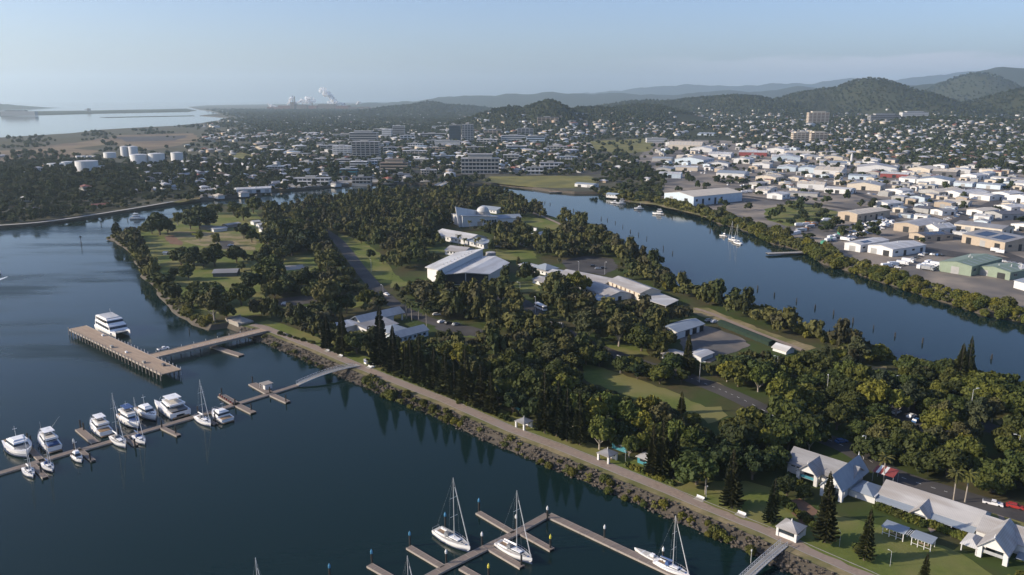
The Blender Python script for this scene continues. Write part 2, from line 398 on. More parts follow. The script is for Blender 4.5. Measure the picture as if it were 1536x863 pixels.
# ================================================================ water
m_water = bpy.data.materials.new('water'); m_water.use_nodes = True
n = m_water.node_tree.nodes; l = m_water.node_tree.links; b = n['Principled BSDF']
b.inputs['Base Color'].default_value = (0.005, 0.016, 0.015, 1); b.inputs['IOR'].default_value = 1.33
b.inputs['Specular IOR Level'].default_value = 0.24
tc = n.new('ShaderNodeTexCoord')
n1 = n.new('ShaderNodeTexNoise'); n1.inputs['Scale'].default_value = 0.55; n1.inputs['Detail'].default_value = 4
mp = n.new('ShaderNodeMapping'); mp.inputs['Rotation'].default_value = (0, 0, R(25)); mp.inputs['Scale'].default_value = (0.35, 1.0, 1)
l.new(tc.outputs['Object'], mp.inputs[0]); l.new(mp.outputs[0], n1.inputs['Vector'])
n2 = n.new('ShaderNodeTexNoise'); n2.inputs['Scale'].default_value = 0.012; n2.inputs['Detail'].default_value = 4; n2.inputs['Roughness'].default_value = 0.6
mp2 = n.new('ShaderNodeMapping'); mp2.inputs['Rotation'].default_value = (0, 0, R(-14)); mp2.inputs['Scale'].default_value = (0.35, 1.3, 1)
l.new(tc.outputs['Object'], mp2.inputs[0]); l.new(mp2.outputs[0], n2.inputs['Vector'])
mr = n.new('ShaderNodeMapRange'); mr.inputs[1].default_value = 0.44; mr.inputs[2].default_value = 0.62; mr.inputs[3].default_value = 0.04; mr.inputs[4].default_value = 0.38
l.new(n2.outputs[0], mr.inputs[0])
sx_ = n.new('ShaderNodeSeparateXYZ'); l.new(tc.outputs['Object'], sx_.inputs[0])       # wind reaches the open harbour, not the sheltered river
mx_ = n.new('ShaderNodeMapRange'); mx_.inputs[1].default_value = -70; mx_.inputs[2].default_value = -190; mx_.inputs[3].default_value = 0; mx_.inputs[4].default_value = 1; l.new(sx_.outputs[0], mx_.inputs[0])
mw_ = n.new('ShaderNodeMix'); mw_.inputs[2].default_value = 0.07; my_ = n.new('ShaderNodeMapRange'); my_.inputs[1].default_value = 650; my_.inputs[2].default_value = 1000; my_.inputs[3].default_value = 1; my_.inputs[4].default_value = 0; l.new(sx_.outputs[1], my_.inputs[0])
mm_ = n.new('ShaderNodeMath'); mm_.operation = 'MULTIPLY'; l.new(mx_.outputs[0], mm_.inputs[0]); l.new(my_.outputs[0], mm_.inputs[1]); l.new(mm_.outputs[0], mw_.inputs[0]); l.new(mr.outputs[0], mw_.inputs[3]); l.new(mw_.outputs[0], b.inputs['Roughness'])
bp = n.new('ShaderNodeBump'); bp.inputs['Strength'].default_value = 0.10; bp.inputs['Distance'].default_value = 0.25
l.new(n1.outputs[0], bp.inputs['Height']); l.new(bp.outputs[0], b.inputs['Normal'])
MBw = MB(); S = 29000
MBw.add([(-S, -2000, 0), (S, -2000, 0), (S, S, 0), (-S, S, 0)], [(0, 1, 2, 3)])
tag(MBw.build('water', m_water), kind='structure')

# ================================================================ land sheets
def densify(pts, step, jit, seed=3):
    r = random.Random(seed); out = []
    for i in range(len(pts)):
        a = Vector(pts[i]); c = Vector(pts[(i + 1) % len(pts)]); L = (c - a).length
        k = max(1, int(L / step))
        if L > 4000: k = 1
        for q in range(k):
            p = a.lerp(c, q / k)
            if q and jit: p = p + Vector((r.uniform(-jit, jit), r.uniform(-jit, jit)))
            out.append(p)
    return out
def tri_sheet(name, pts, z, m, skirt=0.0, depth=0.0, kind='structure', mskirt=None):
    """level sheet over an outline (list of 2D points); skirt: sloping bank of this width and depth"""
    from mathutils.geometry import tessellate_polygon
    ar = sum(pts[i][0] * pts[(i + 1) % len(pts)][1] - pts[(i + 1) % len(pts)][0] * pts[i][1] for i in range(len(pts)))
    if ar < 0: pts = pts[::-1]
    n = len(pts)
    tris = tessellate_polygon([[Vector((p[0], p[1], 0)) for p in pts]])
    b = MB(); b.add([(p[0], p[1], z) for p in pts], [tuple(t) for t in tris], 0)
    # upward normals
    fx = []
    for f in b.f:
        p, q, r_ = (b.v[i] for i in f)
        if (q[0] - p[0]) * (r_[1] - p[1]) - (q[1] - p[1]) * (r_[0] - p[0]) < 0: f = f[::-1]
        fx.append(f)
    b.f = fx
    if skirt:
        vo = []
        for i in range(n):
            a = Vector(pts[i - 1]); c = Vector(pts[(i + 1) % n]); d = c - a
            if d.length < 1e-6: d = Vector((1, 0))
            d.normalize(); vo.append((pts[i][0] + d.y * skirt, pts[i][1] - d.x * skirt, z - depth))
        base = len(b.v); b.v += vo
        for i in range(n):
            j = (i + 1) % n
            b.f.append([i, base + i, base + j, j][::-1][::-1]); b.m.append(1)
    o = b.build(name, [m, mskirt or m] if skirt else m)
    if kind: o['kind'] = kind
    return o
def gp(pts, z): return [tuple(G(x, y, z).xy) for x, y in pts]
IZ = 2.5
ISL_W = [(165, 359), (178, 362), (200, 378), (213, 398), (222, 418), (238, 429), (248, 447), (262, 460), (276, 474), (296, 486), (318, 494), (345, 490)]
ISL_S = [(372, 499), (396, 507), (441, 530), (484, 549), (530, 564), (575, 590), (640, 618), (709, 645), (768, 667), (813, 694), (853, 710), (903, 729), (953, 754),
         (1013, 777), (1063, 800), (1106, 816), (1140, 829), (1172, 838), (1200, 846), (1227, 866), (1290, 905), (1380, 960)]
ISL_R = [(1800, 960), (1800, 640), (1640, 612), (1536, 593), (1460, 580), (1420, 568), (1390, 560), (1340, 550), (1300, 536), (1265, 521), (1210, 508), (1190, 496), (1152, 481), (1130, 473),
         (1095, 463), (1075, 453), (1040, 446), (1018, 441), (1000, 430), (992, 417), (975, 402), (952, 391), (930, 375), (898, 354), (866, 340), (818, 325), (778, 307),
         (757, 297), (740, 290), (680, 289), (615, 292), (560, 297), (500, 302), (460, 308), (430, 312), (400, 313), (350, 308), (330, 311), (290, 321), (250, 334), (225, 341), (205, 354), (180, 356)]
isl_w = densify(gp(ISL_W, 0), 9, 1.6, 5)
PROM = [(378, 487), (395, 491), (479, 524), (529, 545.5), (559, 558), (634, 588), (666, 600), (766, 644), (840, 671), (905, 697), (1000, 735), (1060, 760), (1152, 797), (1215, 826), (1300, 863), (1400, 910), (1480, 950)]
prom = [p.xy for p in (G(x, y, IZ) for x, y in PROM)]
def offs(pts, d):
    P = [Vector(p) for p in pts]; out = []
    for i, p in enumerate(P):
        t = (P[min(i + 1, len(P) - 1)] - P[max(i - 1, 0)]).normalized(); out.append(p + Vector((-t.y, t.x)) * d)
    return out
kz = [p for p in gp(ISL_W, 0)]
isl_pts = []
for i in range(len(kz) - 1):
    a, c = Vector(kz[i]), Vector(kz[i + 1]); k = max(1, int((c - a).length / 10))
    isl_pts += [tuple(a.lerp(c, q / k) + (Vector((rnd.uniform(-1, 1), rnd.uniform(-1, 1))) if q else Vector((0, 0)))) for q in range(k)]
isl_pts += [kz[-1]] + [tuple(p) for p in offs(prom, -5.1)]
kz = gp(ISL_R, 0)
for i in range(len(kz) - 1):
    a, c = Vector(kz[i]), Vector(kz[i + 1]); k = max(1, int((c - a).length / 12))
    isl_pts += [tuple(a.lerp(c, q / k) + (Vector((rnd.uniform(-1, 1), rnd.uniform(-1, 1))) if q else Vector((0, 0)))) for q in range(k)]
isl_pts.append(kz[-1])
ISLAND_PX = ISL_W + ISL_S + ISL_R
tri_sheet('island_ground', isl_pts, IZ, m_litter, 4.5, 3.6, mskirt=m_mud)

MAIN_LO = [(-500, 398), (-120, 358), (0, 344), (105, 330), (200, 316), (260, 307), (300, 301), (370, 295), (384, 289), (450, 285), (520, 278), (560, 277), (650, 278), (750, 278), (790, 283),
           (825, 288), (862, 291), (905, 291), (916, 296), (938, 301), (985, 307), (1020, 317), (1060, 326), (1080, 336), (1110, 342), (1140, 354), (1165, 367), (1200, 375), (1228, 387),
           (1240, 397), (1280, 408), (1345, 429), (1390, 443), (1440, 459), (1480, 473), (1536, 483), (1700, 520), (1900, 560)]
MAIN_UP = [(310, 158.5), (283, 161), (300, 165), (318, 167), (330, 171), (300, 174), (345, 177), (330, 181), (300, 186), (260, 190), (200, 193), (150, 196), (110, 201), (0, 208), (-120, 214), (-500, 232)]
mp_lo = densify(gp(MAIN_LO, 0), 14, 2.5, 8)[:-1]
mp_lo = [p for p in mp_lo if p.y < 2500]
k0 = gp(MAIN_LO, 0)
seq = []
for i in range(len(k0) - 1):
    a, c = Vector(k0[i]), Vector(k0[i + 1]); k = max(1, int((c - a).length / 12))
    for q in range(k):
        p = a.lerp(c, q / k)
        if q: p += Vector((rnd.uniform(-2, 2), rnd.uniform(-2, 2)))
        seq.append(tuple(p))
seq.append(k0[-1])
far = [(9000, 1500), (28500, 9000), (28500, 28500), (-3000, 28500), (-4400, 17000)]
up = gp(MAIN_UP, 0)
tri_sheet('mainland_ground', seq + far + up, LAND, m_town, 3.5, 4.1, mskirt=m_mud)
spit = gp([(-420, 171), (0, 168), (130, 166.5), (280, 163.5), (292, 166), (280, 168), (150, 170.5), (0, 174.5), (-420, 178)], 0)
tri_sheet('sand_spit', spit, 2.5, m_hill, 30, 3.5)
tri_sheet('far_mudflat', gp([(150, 176.2), (230, 174.6), (290, 173.6), (292, 174.4), (230, 175.6), (160, 177)], 0), 0.8, m_hill, 10, 1.8)

# relief of the hills: one height-field over the mainland
ang = np.radians(np.linspace(-50, 50, 240)); rad = np.concatenate([np.linspace(640, 1700, 60), np.geomspace(1720, 16000, 170)])
RR, AA = np.meshgrid(rad, ang, indexing='ij')
hx, hy = RR * np.sin(AA), RR * np.cos(AA)
hz = LAND + relief(hx, hy) - 0.8
# no relief where the land ends
seaward = (hx < -0.30 * hy) & (hy > 2300)
hz[seaward] = LAND - 2.0
hz[hz < LAND - 0.3] = -1.5
nr, na = RR.shape
idx = np.arange(nr * na).reshape(nr, na)
hf = np.stack([idx[:-1, :-1], idx[:-1, 1:], idx[1:, 1:], idx[1:, :-1]], -1).reshape(-1, 4)
zq = hz.ravel()[hf].max(axis=1); hf = hf[zq > LAND + 0.25]
hv = np.stack([hx, hy, np.maximum(hz, LAND - 1.2)], -1).reshape(-1, 3)
o = npmesh('hills', hv, hf[:, ::-1], m_hill); o['kind'] = 'structure'
o.data.polygons.foreach_set('use_smooth', [True] * len(o.data.polygons))

# far ranges on the horizon, real ridges tens of kilometres off
def ridge_range(name, prof, dist, depth, m):
    vs = []; fs = []
    xs = [p[0] for p in prof]; n = 160
    for i in range(n + 1):
        px = xs[0] + (xs[-1] - xs[0]) * i / n
        py = np.interp(px, xs, [p[1] for p in prof])
        x = (px - CX) / F * dist
        jz = (math.sin(i * 0.9) + math.sin(i * 0.37 + 1) * 1.8 + rnd.uniform(-1, 1)) * 0.6
        top = H + (HOR - py + jz) / F * dist
        for (dy, k) in ((-depth, 0.0), (-depth * 0.45, 0.5), (0, 1.0), (depth, 0.0)):
            vs.append((x, dist + dy, 0.5 + max(0, top) * k))
    for i in range(n):
        for q in range(3):
            a = i * 4 + q; fs.append((a, a + 4, a + 5, a + 1))
    b = MB(); b.add(vs, fs); o = b.build(name, m, smooth=True); o['kind'] = 'structure'
ridge_range('far_hills', [(540, 157), (620, 151), (690, 145), (735, 143), (760, 141), (800, 142), (830, 139), (870, 141), (900, 140), (960, 143), (1040, 140), (1090, 137), (1130, 138), (1180, 132), (1260, 135), (1330, 130), (1400, 131), (1470, 118), (1500, 114), (1600, 112), (1750, 118)], 12500, 1500, m_hill)
ridge_range('distant_mountains', [(860, 143), (920, 136), (985, 131), (1020, 127), (1060, 131), (1130, 128), (1200, 126), (1260, 120), (1330, 122), (1400, 112), (1470, 108), (1536, 104), (1640, 106), (1760, 118)], 20000, 2500, m_hill)
ridge_range('far_island', [(-320, 151), (-120, 156), (-20, 157.5), (20, 156.5), (45, 157), (62, 160.5), (78, 163)], 9500, 500, m_hill)
# ================================================================ roads, lawns, paths
def strip(name, pts, width, z, m, kind='structure'):
    """ribbon along a 2D polyline"""
    P = [Vector(p) for p in pts]; vs = []
    for i, p in enumerate(P):
        d = (P[min(i + 1, len(P) - 1)] - P[max(i - 1, 0)]).normalized(); nx = Vector((-d.y, d.x)) * width / 2
        vs += [(p.x + nx.x, p.y + nx.y, z), (p.x - nx.x, p.y - nx.y, z)]
    b = MB(); b.add(vs, [(2 * i, 2 * i + 1, 2 * i + 3, 2 * i + 2) for i in range(len(P) - 1)])
    o = b.build(name, m)
    if kind: o['kind'] = kind
    return o
def smooth_poly(pts, n=6):
    P = [Vector(p) for p in pts]; out = []
    for i in range(len(P) - 1):
        a = P[max(i - 1, 0)]; b_ = P[i]; c = P[i + 1]; d = P[min(i + 2, len(P) - 1)]
        for k in range(n):
            t = k / n
            out.append(0.5 * ((2 * b_) + (c - a) * t + (2 * a - 5 * b_ + 4 * c - d) * t * t + (3 * b_ - a - 3 * c + d) * t ** 3))
    out.append(P[-1]); return out
CLEAR = []                       # photo polygons without trees on the island
ROADS = []                       # polylines (world) with half widths kept free of trunks
strip('promenade_path', prom, 4.3, IZ + 0.06, m_paving)
strip('grass_verge', offs(prom, -3.6), 2.6, IZ + 0.03, m_dry)
strip('promenade_kerb', offs(prom, -2.3), 0.3, IZ + 0.16, m_conc)
strip('promenade_kerb', offs(prom, 2.3), 0.3, IZ + 0.13, m_conc)
strip('lawn', offs(prom, 6.5), 7.6, IZ + 0.03, m_grass)
ROADS.append((offs(prom, -1.0), 7.0))
NL = [0]
def lawn(pts, m=m_grass, z=0.04, name='lawn', clear=True):
    NL[0] += 1
    tri_sheet(name, [tuple(p) for p in densify(gp(pts, IZ), 3.5, 0.9, len(pts))], IZ + z + .0015 * NL[0], m)
    if clear: CLEAR.append(pts)
def road(name, pts, width, m=m_asph, z=0.10, sm=True):
    P = [p.xy for p in (G(x, y, IZ) for x, y in pts)]
    if sm: P = smooth_poly(P)
    NL[0] += 1; strip(name, P, width, IZ + z + .03 + .0015 * NL[0], m); ROADS.append((P, width / 2 + 1.5)); return P
# west park
lawn([(200, 352), (225, 343), (255, 336), (300, 325), (384, 318), (400, 340), (400, 470), (360, 476), (320, 470), (295, 462), (278, 452), (264, 440), (250, 425), (236, 412), (228, 395), (214, 372)], m_grass, 0.02, clear=False)
lawn([(252, 346), (300, 348), (384, 352), (384, 378), (330, 376), (275, 362), (255, 356)], m_dry, 0.05, clear=False)
lawn([(246, 355), (258, 353), (275, 364), (274, 369), (255, 366)], m_brown, 0.08, 'earth_patch', False)
lawn([(330, 362), (350, 362), (352, 374), (328, 374)], m_asph, 0.08, 'car_park', False)
lawn([(425, 399), (455, 397), (458, 403), (430, 406)], m_conc, 0.08, 'car_park')
lawn([(425, 385), (470, 383), (480, 408), (440, 412), (425, 410)])
road('park_road', [(470, 338), (484, 345), (505, 360), (522, 380), (537, 400), (552, 418), (572, 440), (600, 462), (640, 480), (700, 497), (770, 515)], 9)
lawn([(508, 350), (545, 362), (570, 380), (588, 404), (590, 420), (556, 420), (536, 398), (520, 378), (508, 360)])
lawn([(590, 408), (600, 418), (620, 428), (585, 432)], m_grass)
lawn([(395, 455), (420, 448), (470, 442), (500, 446), (470, 455), (430, 460)], m_asph, 0.07, 'car_park')
lawn([(500, 448), (545, 442), (560, 452), (530, 462), (505, 460)])
lawn([(640, 371), (668, 370), (672, 379), (645, 381)])
lawn([(742, 374), (800, 376), (806, 388), (765, 391), (745, 385)])
lawn([(772, 328), (800, 325), (840, 335), (836, 346), (800, 340)])
road('river_path', [(788, 315), (812, 324), (835, 334), (870, 350), (900, 362)], 3.5, m_paving)
lawn([(842, 391), (880, 384), (918, 388), (928, 402), (905, 413), (850, 404)], m_asph, 0.07, 'car_park')
lawn([(768, 424), (806, 422), (810, 437), (772, 440)])
road('park_road', [(716, 452), (765, 447), (795, 462), (812, 480), (850, 500), (890, 520), (960, 545), (1030, 566), (1075, 583), (1120, 603), (1190, 640), (1270, 672), (1340, 712), (1430, 742), (1540, 775), (1650, 810)], 9.5)
lawn([(650, 482), (690, 487), (735, 497), (700, 505), (655, 495)], m_asph, 0.07, 'car_park')
lawn([(685, 497), (725, 499), (715, 507), (688, 505)])
# depot and river bank strip
lawn([(1012, 497), (1056, 488), (1108, 505), (1126, 518), (1064, 545), (1030, 532)], m_gravel, 0.07, 'yard')
lawn([(1040, 461), (1062, 462), (1150, 497), (1225, 522), (1205, 530), (1120, 500), (1040, 470)], m_dry, 0.03)
road('bank_path', [(1042, 463), (1070, 472), (1110, 489), (1150, 505), (1205, 526)], 3.2, m_paving)
CLEAR.append([(1040, 474), (1150, 512), (1200, 527), (1190, 536), (1130, 528), (1060, 500)])
# centre lawns
lawn([(872, 545), (905, 552), (965, 572), (1010, 588), (1060, 612), (1040, 622), (985, 604), (930, 590), (880, 572)])
lawn([(905, 512), (968, 520), (975, 534), (920, 532)])
lawn([(1024, 562), (1070, 572), (1095, 584), (1060, 580)], m_dry)
lawn([(1040, 610), (1082, 610), (1092, 624), (1062, 636)])
CLEAR.append([(1010, 560), (1060, 568), (1120, 590), (1122, 618), (1080, 606)])
# south-east grounds
lawn([(1030, 742), (1070, 722), (1120, 722), (1180, 735), (1185, 765), (1150, 792), (1060, 756)])
lawn([(1175, 742), (1240, 770), (1330, 790), (1440, 830), (1500, 870), (1420, 905), (1320, 866), (1215, 822), (1178, 800)])
lawn([(1183, 752), (1200, 748), (1228, 768), (1212, 784), (1200, 790)], m_brown, 0.07, 'paved_path')
lawn([(1390, 790), (1402, 786), (1412, 792), (1396, 800)], m_paving, 0.08, 'paved_path')
lawn([(1455, 760), (1480, 764), (1536, 782), (1600, 800), (1600, 830), (1520, 790)], m_grass, 0.06)
lawn([(1492, 766), (1503, 767), (1508, 782), (1500, 780)], m_paving, 0.09, 'paved_path')
lawn([(1330, 606), (1400, 622), (1440, 645), (1400, 660), (1340, 636)], m_asph, 0.07, 'car_park', False)
lawn([(1270, 585), (1330, 592), (1440, 612), (1500, 640), (1490, 652), (1420, 626), (1280, 596)], m_asph, 0.06, 'car_park', False)
lawn([(1300, 548), (1330, 550), (1330, 558), (1305, 558)], m_dry, 0.05)
lawn([(1480, 625), (1536, 632), (1536, 642), (1500, 638)], m_dry, 0.05)
# dashes on the road
dm = MB()
P = [p.xy for p in (G(x, y, IZ) for x, y in [(1030, 566), (1075, 583), (1120, 603), (1190, 640), (1270, 672), (1340, 712), (1430, 742)])]
P = smooth_poly(P, 14)
for i in range(0, len(P) - 1, 3):
    a, c = P[i], P[i + 1]; d = (c - a).normalized(); q = Vector((-d.y, d.x)) * 0.09
    e = a + d * min(3.0, (c - a).length)
    dm.add([(a.x + q.x, a.y + q.y, IZ + 0.23), (a.x - q.x, a.y - q.y, IZ + 0.23), (e.x - q.x, e.y - q.y, IZ + 0.23), (e.x + q.x, e.y + q.y, IZ + 0.23)], [(0, 1, 2, 3)])
o = dm.build('road_markings', m_line); o['kind'] = 'structure'

# mainland patches
def patch(name, pts, m, z=0.05, jit=2.0, step=20):
    NL[0] += 1; tri_sheet(name, [tuple(p) for p in densify(gp(pts, LAND), step, jit, len(pts))], LAND + z + .001 * NL[0], m)
FIELDS = [[(722, 271), (735, 265), (884, 264), (900, 272), (860, 283), (800, 281), (758, 277)],
          [(883, 212), (975, 208), (982, 218), (975, 227), (930, 231), (888, 223)],
          [(1010, 188), (1066, 186.5), (1072, 193), (1014, 195.5)],
          [(40, 223), (130, 212), (180, 203), (290, 200), (304, 210), (250, 222), (215, 226), (170, 216), (110, 223)],
          [(335, 238), (360, 229), (380, 233), (365, 242)],
          [(1146, 314), (1200, 303), (1257, 318), (1242, 337), (1180, 340), (1150, 330)]]
patch('grass_field', FIELDS[0], m_yfield); patch('sports_oval', FIELDS[1], m_yfield); patch('dry_field', FIELDS[2], m_bfield)
patch('fallow_field', FIELDS[3], m_bfield, 0.05, 8, 60); patch('grass_slope', FIELDS[4], m_yfield); patch('grass_park', FIELDS[5], m_grass)
patch('dark_field', [(170, 206), (285, 203), (262, 211), (190, 213)], m_asph, 0.09, 8, 60)
patch('fallow_field', [(-120, 236), (0, 226), (100, 222), (150, 226), (130, 236), (60, 243), (-60, 250)], m_bfield, 0.05, 6, 50)
patch('fallow_field', [(310, 200), (420, 196), (470, 203), (400, 210), (320, 212)], m_bfield, 0.05, 8, 60)
INDZ = [(990, 306), (1000, 262), (950, 246), (978, 214), (1050, 198), (1200, 226), (1320, 243), (1540, 262), (1750, 290), (1750, 530), (1536, 476), (1440, 452), (1345, 421), (1240, 390), (1205, 369), (1150, 347), (1090, 328), (1010, 312)]
patch('industrial_yard', INDZ, m_ind, 0.03, 3, 25)
patch('river_mud', [(940, 303), (990, 300), (1040, 309), (1110, 335), (1100, 337), (1030, 319), (985, 308)], m_dry, 0.04)
patch('sand_bank', [(255, 304), (280, 298), (300, 296), (300, 299), (270, 304)], m_dry, 0.04, 1)
patch('waterfront_road', [(300, 297), (384, 285), (520, 274), (650, 273), (650, 269.5), (520, 269), (384, 279), (300, 291)], m_conc, 0.045, 1)
def mroad(pts, w, m=m_asph):
    P = smooth_poly([p.xy for p in (G(x, y, LAND) for x, y in pts)])
    NL[0] += 1; strip('street', P, w, LAND + 0.20 + .004 * NL[0], m); MROADS.append((P, w / 2 + 4))
MROADS = []
mroad([(1170, 262), (1240, 278), (1330, 305), (1420, 335), (1536, 372), (1640, 410)], 13)
mroad([(1095, 292), (1160, 300), (1260, 312), (1340, 330), (1425, 352), (1536, 392)], 10)
mroad([(1330, 366), (1390, 350), (1430, 335), (1475, 312), (1520, 290)], 12)
mroad([(1370, 372), (1430, 382), (1500, 390), (1600, 410)], 24, m_asph)
mroad([(880, 262), (960, 252), (1010, 236), (1080, 210), (1120, 196)], 12)
mroad([(1068, 180), (1100, 195), (1125, 206), (1145, 214)], 14, m_conc)
mroad([(650, 268), (690, 263), (760, 261), (880, 261)], 12)
mroad([(660, 268), (600, 252), (560, 240), (500, 240)], 12)
mroad([(852, 225), (880, 232), (905, 240), (930, 250)], 10, m_dry)
mroad([(1536, 300), (1440, 282), (1330, 272), (1240, 258), (1160, 248)], 10)
mroad([(-60, 342), (60, 334), (170, 318), (260, 303)], 6, m_conc)

# rock armour along the promenade: thousands of stones nobody could count
rv = []; rf = []
sea = offs(prom, -5.6)
for i in range(len(sea) - 1):
    a, c = Vector(sea[i]), Vector(sea[i + 1]); L = (c - a).length; d = (c - a).normalized(); q = Vector((d.y, -d.x))
    for k in range(int(L * 6.5)):
        t = rnd.random(); across = rnd.uniform(-0.3, 5.2); s = rnd.choice([rnd.uniform(.16, .35), rnd.uniform(.25, .62)])
        p = a + d * (t * L) + q * across; z = IZ + 0.1 - across * 0.50 + rnd.uniform(-.1, .25)
        ring = []
        b0 = len(rv); n_ = 5; ph = rnd.uniform(0, 6)
        for zz, rr in ((-0.5, 0.8), (0.15, 1.0), (0.6, 0.5)):
            for j in range(n_):
                an = ph + 6.283 * j / n_; rj = s * rr * rnd.uniform(0.75, 1.2)
                rv.append((p.x + rj * math.cos(an), p.y + rj * math.sin(an), z + zz * s))
        for lv in range(2):
            for j in range(n_):
                jj = (j + 1) % n_
                rf.append((b0 + lv * n_ + j, b0 + lv * n_ + jj, b0 + (lv + 1) * n_ + jj, b0 + (lv + 1) * n_ + j))
        rf.append((b0 + 10, b0 + 11, b0 + 12, b0 + 13)); rf.append((b0 + 10, b0 + 13, b0 + 14))
me = bpy.data.meshes.new('rock_armour')
me.from_pydata(rv, [], rf); me.materials.append(m_rock); me.update()
o = bpy.data.objects.new('rock_armour', me); COL.objects.link(o)
tag(o, 'grey boulders piled on the sea slope below the promenade', 'rocks', kind='stuff')
# sloping face under the stones
b = MB(); f0 = offs(prom, -5.0); f1 = offs(prom, -11.0)
b.add([(p.x, p.y, IZ + 0.02) for p in f0] + [(p.x, p.y, -0.7) for p in f1], [(i, i + 1, len(f0) + i + 1, len(f0) + i) for i in range(len(f0) - 1)])
o = b.build('sea_slope', m_mud); o['kind'] = 'structure'
# ================================================================ buildings on the island
def uv(u, v, z=0.0):
    p = U * u + V * v; return Vector((p.x, p.y, z))
def gable_roof(b, x0, x1, w, ze, zr, over=0.5, t=0.25, yc=0.0, mi=0):
    k = (zr - ze) / w
    yo = w + over; zo = ze - k * over
    b.extr_x([(yc - yo, zo), (yc, zr), (yc + yo, zo), (yc + yo, zo - t), (yc, zr - t), (yc - yo, zo - t)], x0 - over, x1 + over, mi)
def gable_walls(b, x0, x1, w, z0, ze, zr, yc=0.0, mi=0):
    b.extr_x([(yc - w, z0), (yc + w, z0), (yc + w, ze - 0.12), (yc, zr - 0.30), (yc - w, ze - 0.12)], x0, x1, mi)
def hip_roof(b, x0, x1, y0, y1, ze, zr, over=0.5, mi=0):
    x0 -= over; x1 += over; y0 -= over; y1 += over
    W = y1 - y0; L = x1 - x0; h = min(W, L) / 2
    if L >= W: r0, r1 = (x0 + h, (y0 + y1) / 2), (x1 - h, (y0 + y1) / 2)
    else: r0, r1 = ((x0 + x1) / 2, y0 + h), ((x0 + x1) / 2, y1 - h)
    vs = [(x0, y0, ze), (x1, y0, ze), (x1, y1, ze), (x0, y1, ze), (r0[0], r0[1], zr), (r1[0], r1[1], zr)]
    if abs(L - W) < 0.05: vs[5] = (r0[0] + .01, r0[1] + .01, zr)
    if L >= W: fs = [(0, 1, 5, 4), (1, 2, 5), (2, 3, 4, 5), (3, 0, 4), (3, 2, 1, 0)]
    else: fs = [(0, 1, 4), (1, 2, 5, 4), (2, 3, 5), (3, 0, 4, 5), (3, 2, 1, 0)]
    b.add(vs, fs, mi)
    b.box(x0, x1, y0, y1, ze - 0.2, ze - 0.003, mi)
def windows(root, x0, x1, y, z0, z1, n, out, wd=1.2, m=None, name='window', axis='x', into=None):
    """a row of panes along a wall, each its own part; out = +1/-1 side the wall faces"""
    for i in range(n):
        c = x0 + (i + 0.5) * (x1 - x0) / n
        b = MB()
        a0, a1 = (y - 0.08, y + 0.05) if out > 0 else (y - 0.05, y + 0.08)
        if axis == 'x': b.box(c - wd / 2, c + wd / 2, a0, a1, z0, z1)
        else: b.box(a0, a1, c - wd / 2, c + wd / 2, z0, z1)
        b.build(name, m or m_glass, into or root)
def ridge_house(name, label, cat, pa, pb, zr, w, wallh, mw, mr, over=0.6, nwin=6, group=None, door=True, base=IZ, wins=(1, -1)):
    A = G(*pa, zr); B = G(*pb, zr); d = (B - A).xy; L = d.length
    root = thing(name, label, cat, (A.x, A.y, base), math.atan2(d.y, d.x), group)
    zz = zr - base; ze = wallh
    b = MB(); gable_walls(b, 0, L, w, -0.3, ze, zz); wl = b.build('wall', mw, root)
    b = MB(); gable_roof(b, 0, L, w, ze, zz, over); b.build('roof', mr, root)
    for s in wins:
        if nwin: windows(root, 1.5, L - 1.5, w * s, ze * 0.38, ze * 0.75, nwin, s, 1.4, into=wl)
    if door:
        MB().box(L - 0.05, L + 0.06, -1.2, 1.2, 0, 2.4).build('door', m_dark, root)
    return root

# ---- long riverside hall at the lower right, built in the promenade's own frame
OU, OV = -84.0, 230.0
hall = thing('waterfront_hall', 'long white waterfront hall with grey gabled roofs and pillared porches beside the promenade', 'hall', uv(OU, OV, 0), -A45)
def LU(u): return u - OU
def LV(v): return v - OV
def hp(b, name, m): return b.build(name, m, hall)
b = MB()
gable_walls(b, LU(-104.6), LU(-84.5), 5.0, 2.2, 6.3, 9.5, LV(235.4))                     # left wing
b.box(LU(-83.9), LU(-76.2), LV(228.6), LV(236), 2.2, 4.9)                                # link
gable_walls(b, LU(-76), LU(-49.2), 5.4, 2.2, 5.0, 7.5, LV(237.0))                        # long wing
gable_walls(b, LU(-49), LU(-14), 5.2, 2.2, 5.8, 8.2, LV(233.2))                          # right wing
hp(b, 'wall', m_white)
b = MB(); gable_roof(b, LU(-104.6), LU(-84.5), 5.0, 6.3, 9.5, 0.7, 0.25, LV(235.4)); hp(b, 'roof', m_rgrey)
b = MB(); gable_roof(b, LU(-76), LU(-49.6), 5.4, 5.0, 7.5, 0.5, 0.25, LV(237.0)); hp(b, 'roof', m_rpale)
b = MB(); gable_roof(b, LU(-48.6), LU(-14), 5.2, 5.8, 8.2, 0.5, 0.25, LV(233.2)); hp(b, 'roof', m_rpale)
b = MB(); hip_roof(b, LU(-83.2), LU(-76.9), LV(228.2), LV(236.5), 4.9, 6.6, 0.3); hp(b, 'roof', m_rblue)
